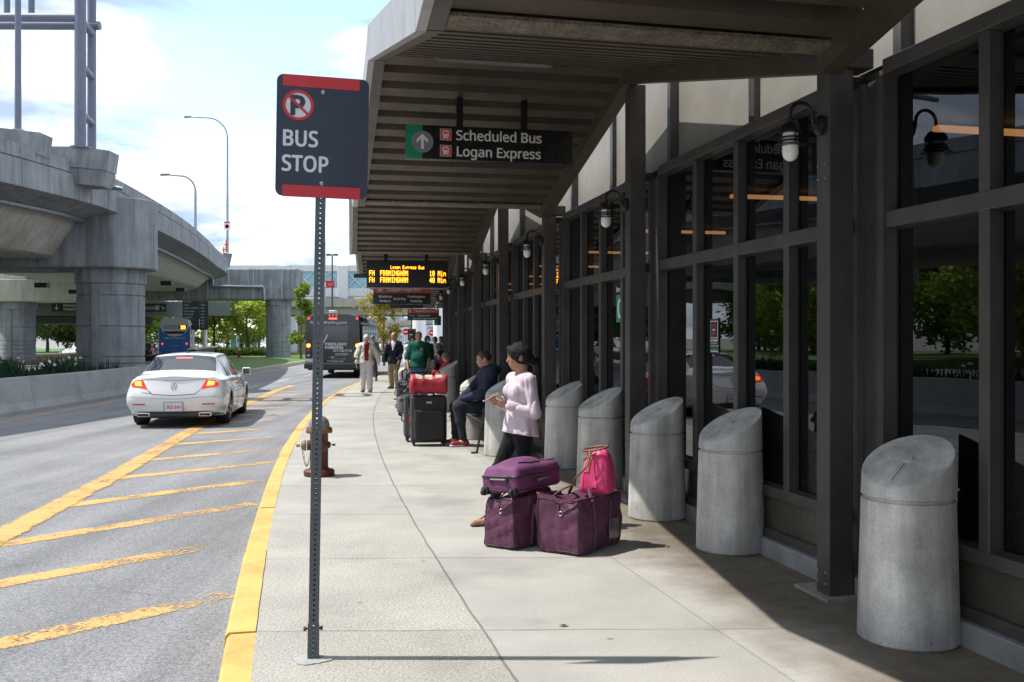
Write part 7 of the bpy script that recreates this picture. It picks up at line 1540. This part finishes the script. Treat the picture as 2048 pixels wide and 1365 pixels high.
# purple wheeled case lying on the first bag
sc = thing('suitcase', 'purple soft wheeled suitcase lying flat on the plum bag', 'suitcase', (-.075, 7.53, .425), R(-40)); sc.rotation_euler = (R(2), R(-4), R(-40))
W2, LL2, T2 = .185, .55, .185
def f(P):
    d = sd_box(P, (0, LL2 / 2 - .03, .075), (W2, LL2 / 2, .075), .035); top = sd_box(P, (0, LL2 / 2 - .02, .15), (W2 - .008, LL2 / 2 - .008, .05), .045); dome = sd_ell(P, (0, LL2 * .42, .165), (W2 * .82, LL2 * .42, .085)); return smin([d, top, dome], .012) + waves(P, .003, 26, 3)
V, Fc = snet(f, (-.26, -.12, -.03), (.26, .62, .32), .0105); mesh_from(V, Fc, 'case_body', PURP, sc)
bvs = BVHTree.FromPolygons([tuple(v) for v in V], [tuple(int(i) for i in q) for q in Fc])
def ringline(z, r, mat, name, ins=0.0):
    P = []
    for (a, b) in (((-1, 0), (1, 0)), ((1, 0), (1, 1)), ((1, 1), (-1, 1)), ((-1, 1), (-1, 0))):
        for k in range(12):
            x = (a[0] + (b[0] - a[0]) * k / 12) * (W2 + .03); y = -.06 + (a[1] + (b[1] - a[1]) * k / 12) * (LL2 + .06); q = bvs.find_nearest(Vector((x, y, z)))[0]; P.append(q)
    P.append(P[0]); m = MB(); m.tube(P, r, 6); return m.build(name, mat, sc, smooth=60)
ringline(.135, .009, BLKP, 'zip'); ringline(.012, .006, PLUMD, 'piping')
def arcline(pts, r, mat, name):
    P = []
    for a, b in zip(pts, pts[1:]):
        for k in range(10):
            q = Vector(a).lerp(Vector(b), k / 10); h = bvs.ray_cast(Vector((q.x, q.y, 1)), Vector((0, 0, -1))); P.append((q.x, q.y, (h[0].z if h[0] else .2) + .002))
    m = MB(); m.tube(P, r, 6); m.build(name, mat, sc, smooth=60)
arcline([(.10, .10), (.14, .2), (.13, .34)], .006, BLKP, 'pocket_zip'); arcline([(.05, .38), (.13, .42), (.15, .50)], .006, BLKP, 'pocket_zip')
m = MB(); m.box(W2 - .002, W2 + .008, .17, .24, .06, .10); m.build('handle_mount', BLKP, sc, bevel=.004); m = MB(); m.tube([(W2 + .012, .20, .075), (W2 + .02, .24, .08), (W2 + .02, .34, .08), (W2 + .004, .37, .08)], .009, 8); m.build('side_handle', pm('grey_plastic', (.2, .19, .2), .4), sc, smooth=60)
for s in (-1, 1):
    m = MB(); m.box(s * .14 - .035, s * .14 + .035, -.055, .01, -.012, .05); h = m.build('wheel_housing', BLKP, sc, bevel=.015); m = MB(); m.lathe([(.012, -.014), (.027, -.014), (.027, .014), (.012, .014)], 16, (s * .14, -.055, .012), 'X'); m.build('wheel', RUBBER, h, smooth=40)
    m = MB(); m.box(s * .075 - .02, s * .075 + .02, -.045, -.025, .085, .115); m.build('handle_socket', BLKP, sc, bevel=.005)
m = MB(); m.tube([(-.075, -.04, .108), (.075, -.04, .108)], .008, 8); m.build('pull_handle', pm('grey_plastic', (.2, .19, .2), .4), sc, smooth=60)
# pink backpack
bp = thing('backpack', 'hot pink nylon backpack with tan leather flap and handles on the right bag', 'backpack', (.665, 7.64, .405), R(-25))
def f(P):
    z = np.clip(P[:, 2] / .34, 0, 1); sc_ = 1 - .36 * z ** 1.3 + .03 * np.sin(z * 5); Q = P.copy(); Q[:, 0] = P[:, 0] / sc_ - .03 * z; Q[:, 1] = P[:, 1] / sc_; g = np.arctan2(P[:, 1], P[:, 0]); return sd_box(Q, (0, 0, .17), (.135, .10, .175), .06) + .006 * np.sin(g * 9) * z ** 3 + waves(P, .005, 24, 6)
V, Fc = snet(f, (-.2, -.17, -.02), (.2, .17, .4), .010); mesh_from(V, Fc, 'bag_body', PINK, bp); bvp = BVHTree.FromPolygons([tuple(v) for v in V], [tuple(int(i) for i in q) for q in Fc])
def sp(p, o=.004): q = bvp.find_nearest(Vector(p)); return q[0] + q[1] * o
m = MB(); rows = [[tuple(sp((x * (1 - .25 * z) - .07, -.13, .31 - z * .13), .006)) for x in np.linspace(-.06, .05, 7)] for z in np.linspace(0, 1, 8)]; m.grid(rows); m.build('flap', pm('pink_leather', (.48, .14, .15), .5), bp, smooth=60)
m = MB(); m.tube([(.02 + .10 * math.cos(g) * 1.0 - .02, -.03 + .05 * math.sin(g), .355 + .02 * math.sin(g * 1.0 + 1)) for g in np.linspace(0, 6.2, 26)], .009, 8); m.build('top_handle', LEA, bp, smooth=60)
m = MB(); P = [(-.03, -.08, .34), (-.01, -.13, .30), (-.02, -.14, .24), (-.08, -.15, .17), (-.14, -.12, .12), (-.155, -.08, .06)]; m.tube(catmull(P, 5), .007, 6); m.tube(catmull([(.0, -.08, .34), (-.04, -.13, .29), (-.06, -.13, .27), (-.02, -.125, .30), (.03, -.1, .33)], 5), .006, 6); m.build('drawstring', LEA, bp, smooth=60)
for x in (-.1, .03, .1): m = MB(); P = [sp((x * (1 - .2 * z / .3) * 1.2, -.2, z), .001) for z in np.linspace(.02, .3, 10)]; m.tube(P, .003, 5); m.build('seam', pm('pink_seam', (.5, .015, .11), .5), bp)
# black case with the red holdall
def wcase(label, loc, rz, W, D, H, mat=BLKF, cat='suitcase', vox=.014):
    t = thing('suitcase', label, cat, loc, rz)
    def f(P): return smin([sd_box(P, (0, 0, H / 2 + .03), (W / 2, D / 2, H / 2 - .03), .05), sd_box(P, (0, -D / 2 - .005, H * .42), (W / 2 - .05, .03, H * .30), .03)], .008) + waves(P, .003, 20, 5)
    V, Fc = snet(f, (-W / 2 - .06, -D / 2 - .1, -.01), (W / 2 + .06, D / 2 + .06, H + .05), vox); mesh_from(V, Fc, 'case_body', mat, t); bv = BVHTree.FromPolygons([tuple(v) for v in V], [tuple(int(i) for i in q) for q in Fc])
    def ln(pts, r, m_, nm):
        P = []
        for a, b in zip(pts, pts[1:]):
            for k in range(8): P.append(bv.find_nearest(Vector(a).lerp(Vector(b), k / 8))[0])
        P.append(bv.find_nearest(Vector(pts[-1]))[0]); m = MB(); m.tube(P, r, 5); m.build(nm, m_, t, smooth=60)
    TR = pm('black_trim', (.035, .035, .037), .45); y = -D / 2 - .06
    ln([(-W / 2 + .04, y, .1), (-W / 2 + .04, y, H - .06), (-W / 2 + .1, y, H - .02), (W / 2 - .1, y, H - .02), (W / 2 - .04, y, H - .06), (W / 2 - .04, y, .1)], .006, TR, 'piping')
    ln([(-W / 2 + .09, y, .12), (-W / 2 + .09, y, H * .64), (-W / 2 + .13, y, H * .69), (W / 2 - .13, y, H * .69), (W / 2 - .08, y, H * .64)], .006, TR, 'pocket_zip')
    m = MB(); m.box(-.04, .04, -D / 2 - .012, -D / 2 + .01, H * .85, H * .88); m.build('badge', MET, t)
    m = MB(); m.tube([(-.09, -D * .1, H), (-.08, -D * .1, H + .035), (.08, -D * .1, H + .035), (.09, -D * .1, H)], .012, 8); m.build('top_handle', BLKP, t, smooth=60)
    m = MB(); m.tube([(-W / 2 - .005, 0, H * .42), (-W / 2 - .035, 0, H * .45), (-W / 2 - .035, 0, H * .60), (-W / 2 - .005, 0, H * .63)], .012, 8); m.build('side_handle', BLKP, t, smooth=60)
    for sx in (-1, 1):
        for sy in (-1, 1): m = MB(); m.lathe([(.008, -.014), (.03, -.014), (.03, .014), (.008, .014)], 14, (sx * (W / 2 - .05), sy * (D / 2 - .05), .03), 'X'); m.build('wheel', RUBBER, t, smooth=40)
    return t
bc = wcase('large black upright suitcase carrying the red holdall', (XX(856, 14.75), 14.78, 0), R(10), .54, .33, .76)
m = MB(); m.box(-.29, -.272, -.06, .0, .34, .44); m.build('orange_tag', pm('tag_orange', (.6, .09, .03), .6), bc); m = MB(); m.box(-.02, .05, -.17, -.16, .765, .79); m.build('paper_tag', WHITE, bc)
b2 = wcase('second black suitcase half hidden behind the large black one', (XX(838, 15.3), 15.35, 0), R(12), .48, .3, .74)
hd = thing('holdall', 'red rolled holdall with cream straps lying on the black suitcase', 'bag', (XX(857, 14.7), 14.72, .775), R(8))
def f(P):
    r = np.sqrt(P[:, 1] ** 2 + ((P[:, 2] - .15) * 1.06) ** 2); sag = .012 * np.cos(P[:, 0] * 9); q0 = r - .105 + sag; q1 = np.abs(P[:, 0]) - .235; d = np.sqrt(np.maximum(q0, 0) ** 2 + np.maximum(q1, 0) ** 2) + np.minimum(np.maximum(q0, q1), 0) - .05; return np.maximum(d, -P[:, 2]) + .004 * np.sin(P[:, 0] * 42 + 3 * np.sin(P[:, 2] * 11)) * np.clip(r * 5, 0, 1) + waves(P, .006, 19, 9)
V, Fc = snet(f, (-.36, -.22, -.03), (.36, .22, .36), .011); mesh_from(V, Fc, 'bag_body', REDF, hd); bvh = BVHTree.FromPolygons([tuple(v) for v in V], [tuple(int(i) for i in q) for q in Fc])
CRMW = pm('cream_webbing', (.55, .47, .34), .8)
for x0, x1 in ((-.2, -.1), (-.06, .05), (.1, .2)):
    m = MB(); rows = []
    for yy in np.linspace(-.12, .06, 8):
        rows.append([tuple(Vector((x, yy, (bvh.ray_cast(Vector((x, yy, 1)), Vector((0, 0, -1)))[0] or Vector((0, 0, .3))).z + .006)) ) for x in (x0, (x0 + x1) / 2, x1)])
    m.grid(rows); m.build('strap', CRMW, hd)
m = MB(); m.tube([(.06, -.02, .31), (.06, -.02, .345), (.16, -.02, .345), (.16, -.02, .31)], .02, 8, sq=.5); m.build('handle', pm('bright_red', (.6, .02, .03), .5), hd, smooth=60)
# luggage by the man in green: patterned case, grey case, trolley frame with white cloth
PAT = pm('dark_pattern', (.03, .03, .045), .7, 0, .1); 
pc = wcase('dark spotted suitcase standing beside the man in green', (XX(808, 23.4), 23.4, 0), R(8), .36, .24, .60, PAT, vox=.018); m = MB(); rq = random.Random(2)
for _ in range(46): x, z = rq.uniform(-.14, .14), rq.uniform(.1, .58); m.ball((x, -.135 - (.025 if .1 < z < .42 else 0), z), (.013, .004, .013), 6, 4)
m.build('spots', pm('pattern_spots', (.42, .40, .45), .7), pc)
gc = wcase('grey low wheeled case just behind the red holdall', (XX(812, 20.4), 20.4, 0), R(18), .36, .26, .40, fab('grey_canvas', (.10, .105, .11)), vox=.018)
tr = thing('luggage_trolley', 'silver luggage trolley frame standing beyond the man in green', 'trolley', (XX(809, 33), 33, 0), R(-20))
m = MB()
for s in (-.24, .24): m.tube([(s, .3, .12), (s, -.05, .14), (s, -.32, .62), (s, -.38, 1.02)], .016, 8)
m.tube([(-.24, -.38, 1.02), (.24, -.38, 1.02)], .02, 8); m.tube([(-.24, -.2, .42), (.24, -.2, .42)], .014, 8); m.tube([(-.24, .3, .12), (.24, .3, .12)], .016, 8); m.build('frame', CHROME, tr, smooth=60)
for x, y in ((-.24, .28), (.24, .28), (0, -.12)): m = MB(); m.lathe([(.02, -.02), (.065, -.02), (.065, .02), (.02, .02)], 14, (x, y, .066), 'X'); m.build('wheel', RUBBER, tr, smooth=40)
V, Fc = snet(lambda P: sd_box(P, (.02, -.1, .60), (.2, .12, .24), .08) + waves(P, .02, 16, 4), (-.32, -.35, .25), (.34, .15, .98), .02); wc = mesh_from(V, Fc, 'cloth_bundle', WS); wc.location = (XX(806, 26.2), 26.2, .0); wc.scale = (.55, .6, .95); tag(wc, 'bundle of white cloth between the blazer man and the man in green', 'cloth')
# litter and a dead leaf on the pavement
m = MB(); m.add([(-.03, 0, .003), (.0, -.015, .012), (.03, .003, .004), (.0, .018, .008)], [(0, 1, 2, 3)]); lf_ = m.build('dead_leaf', pm('dead_leaf', (.09, .05, .02), .8)); lf_.location = (.29, 5.48, .002); tag(lf_, 'small curled brown dead leaf on the pavement in the sun', 'leaf')
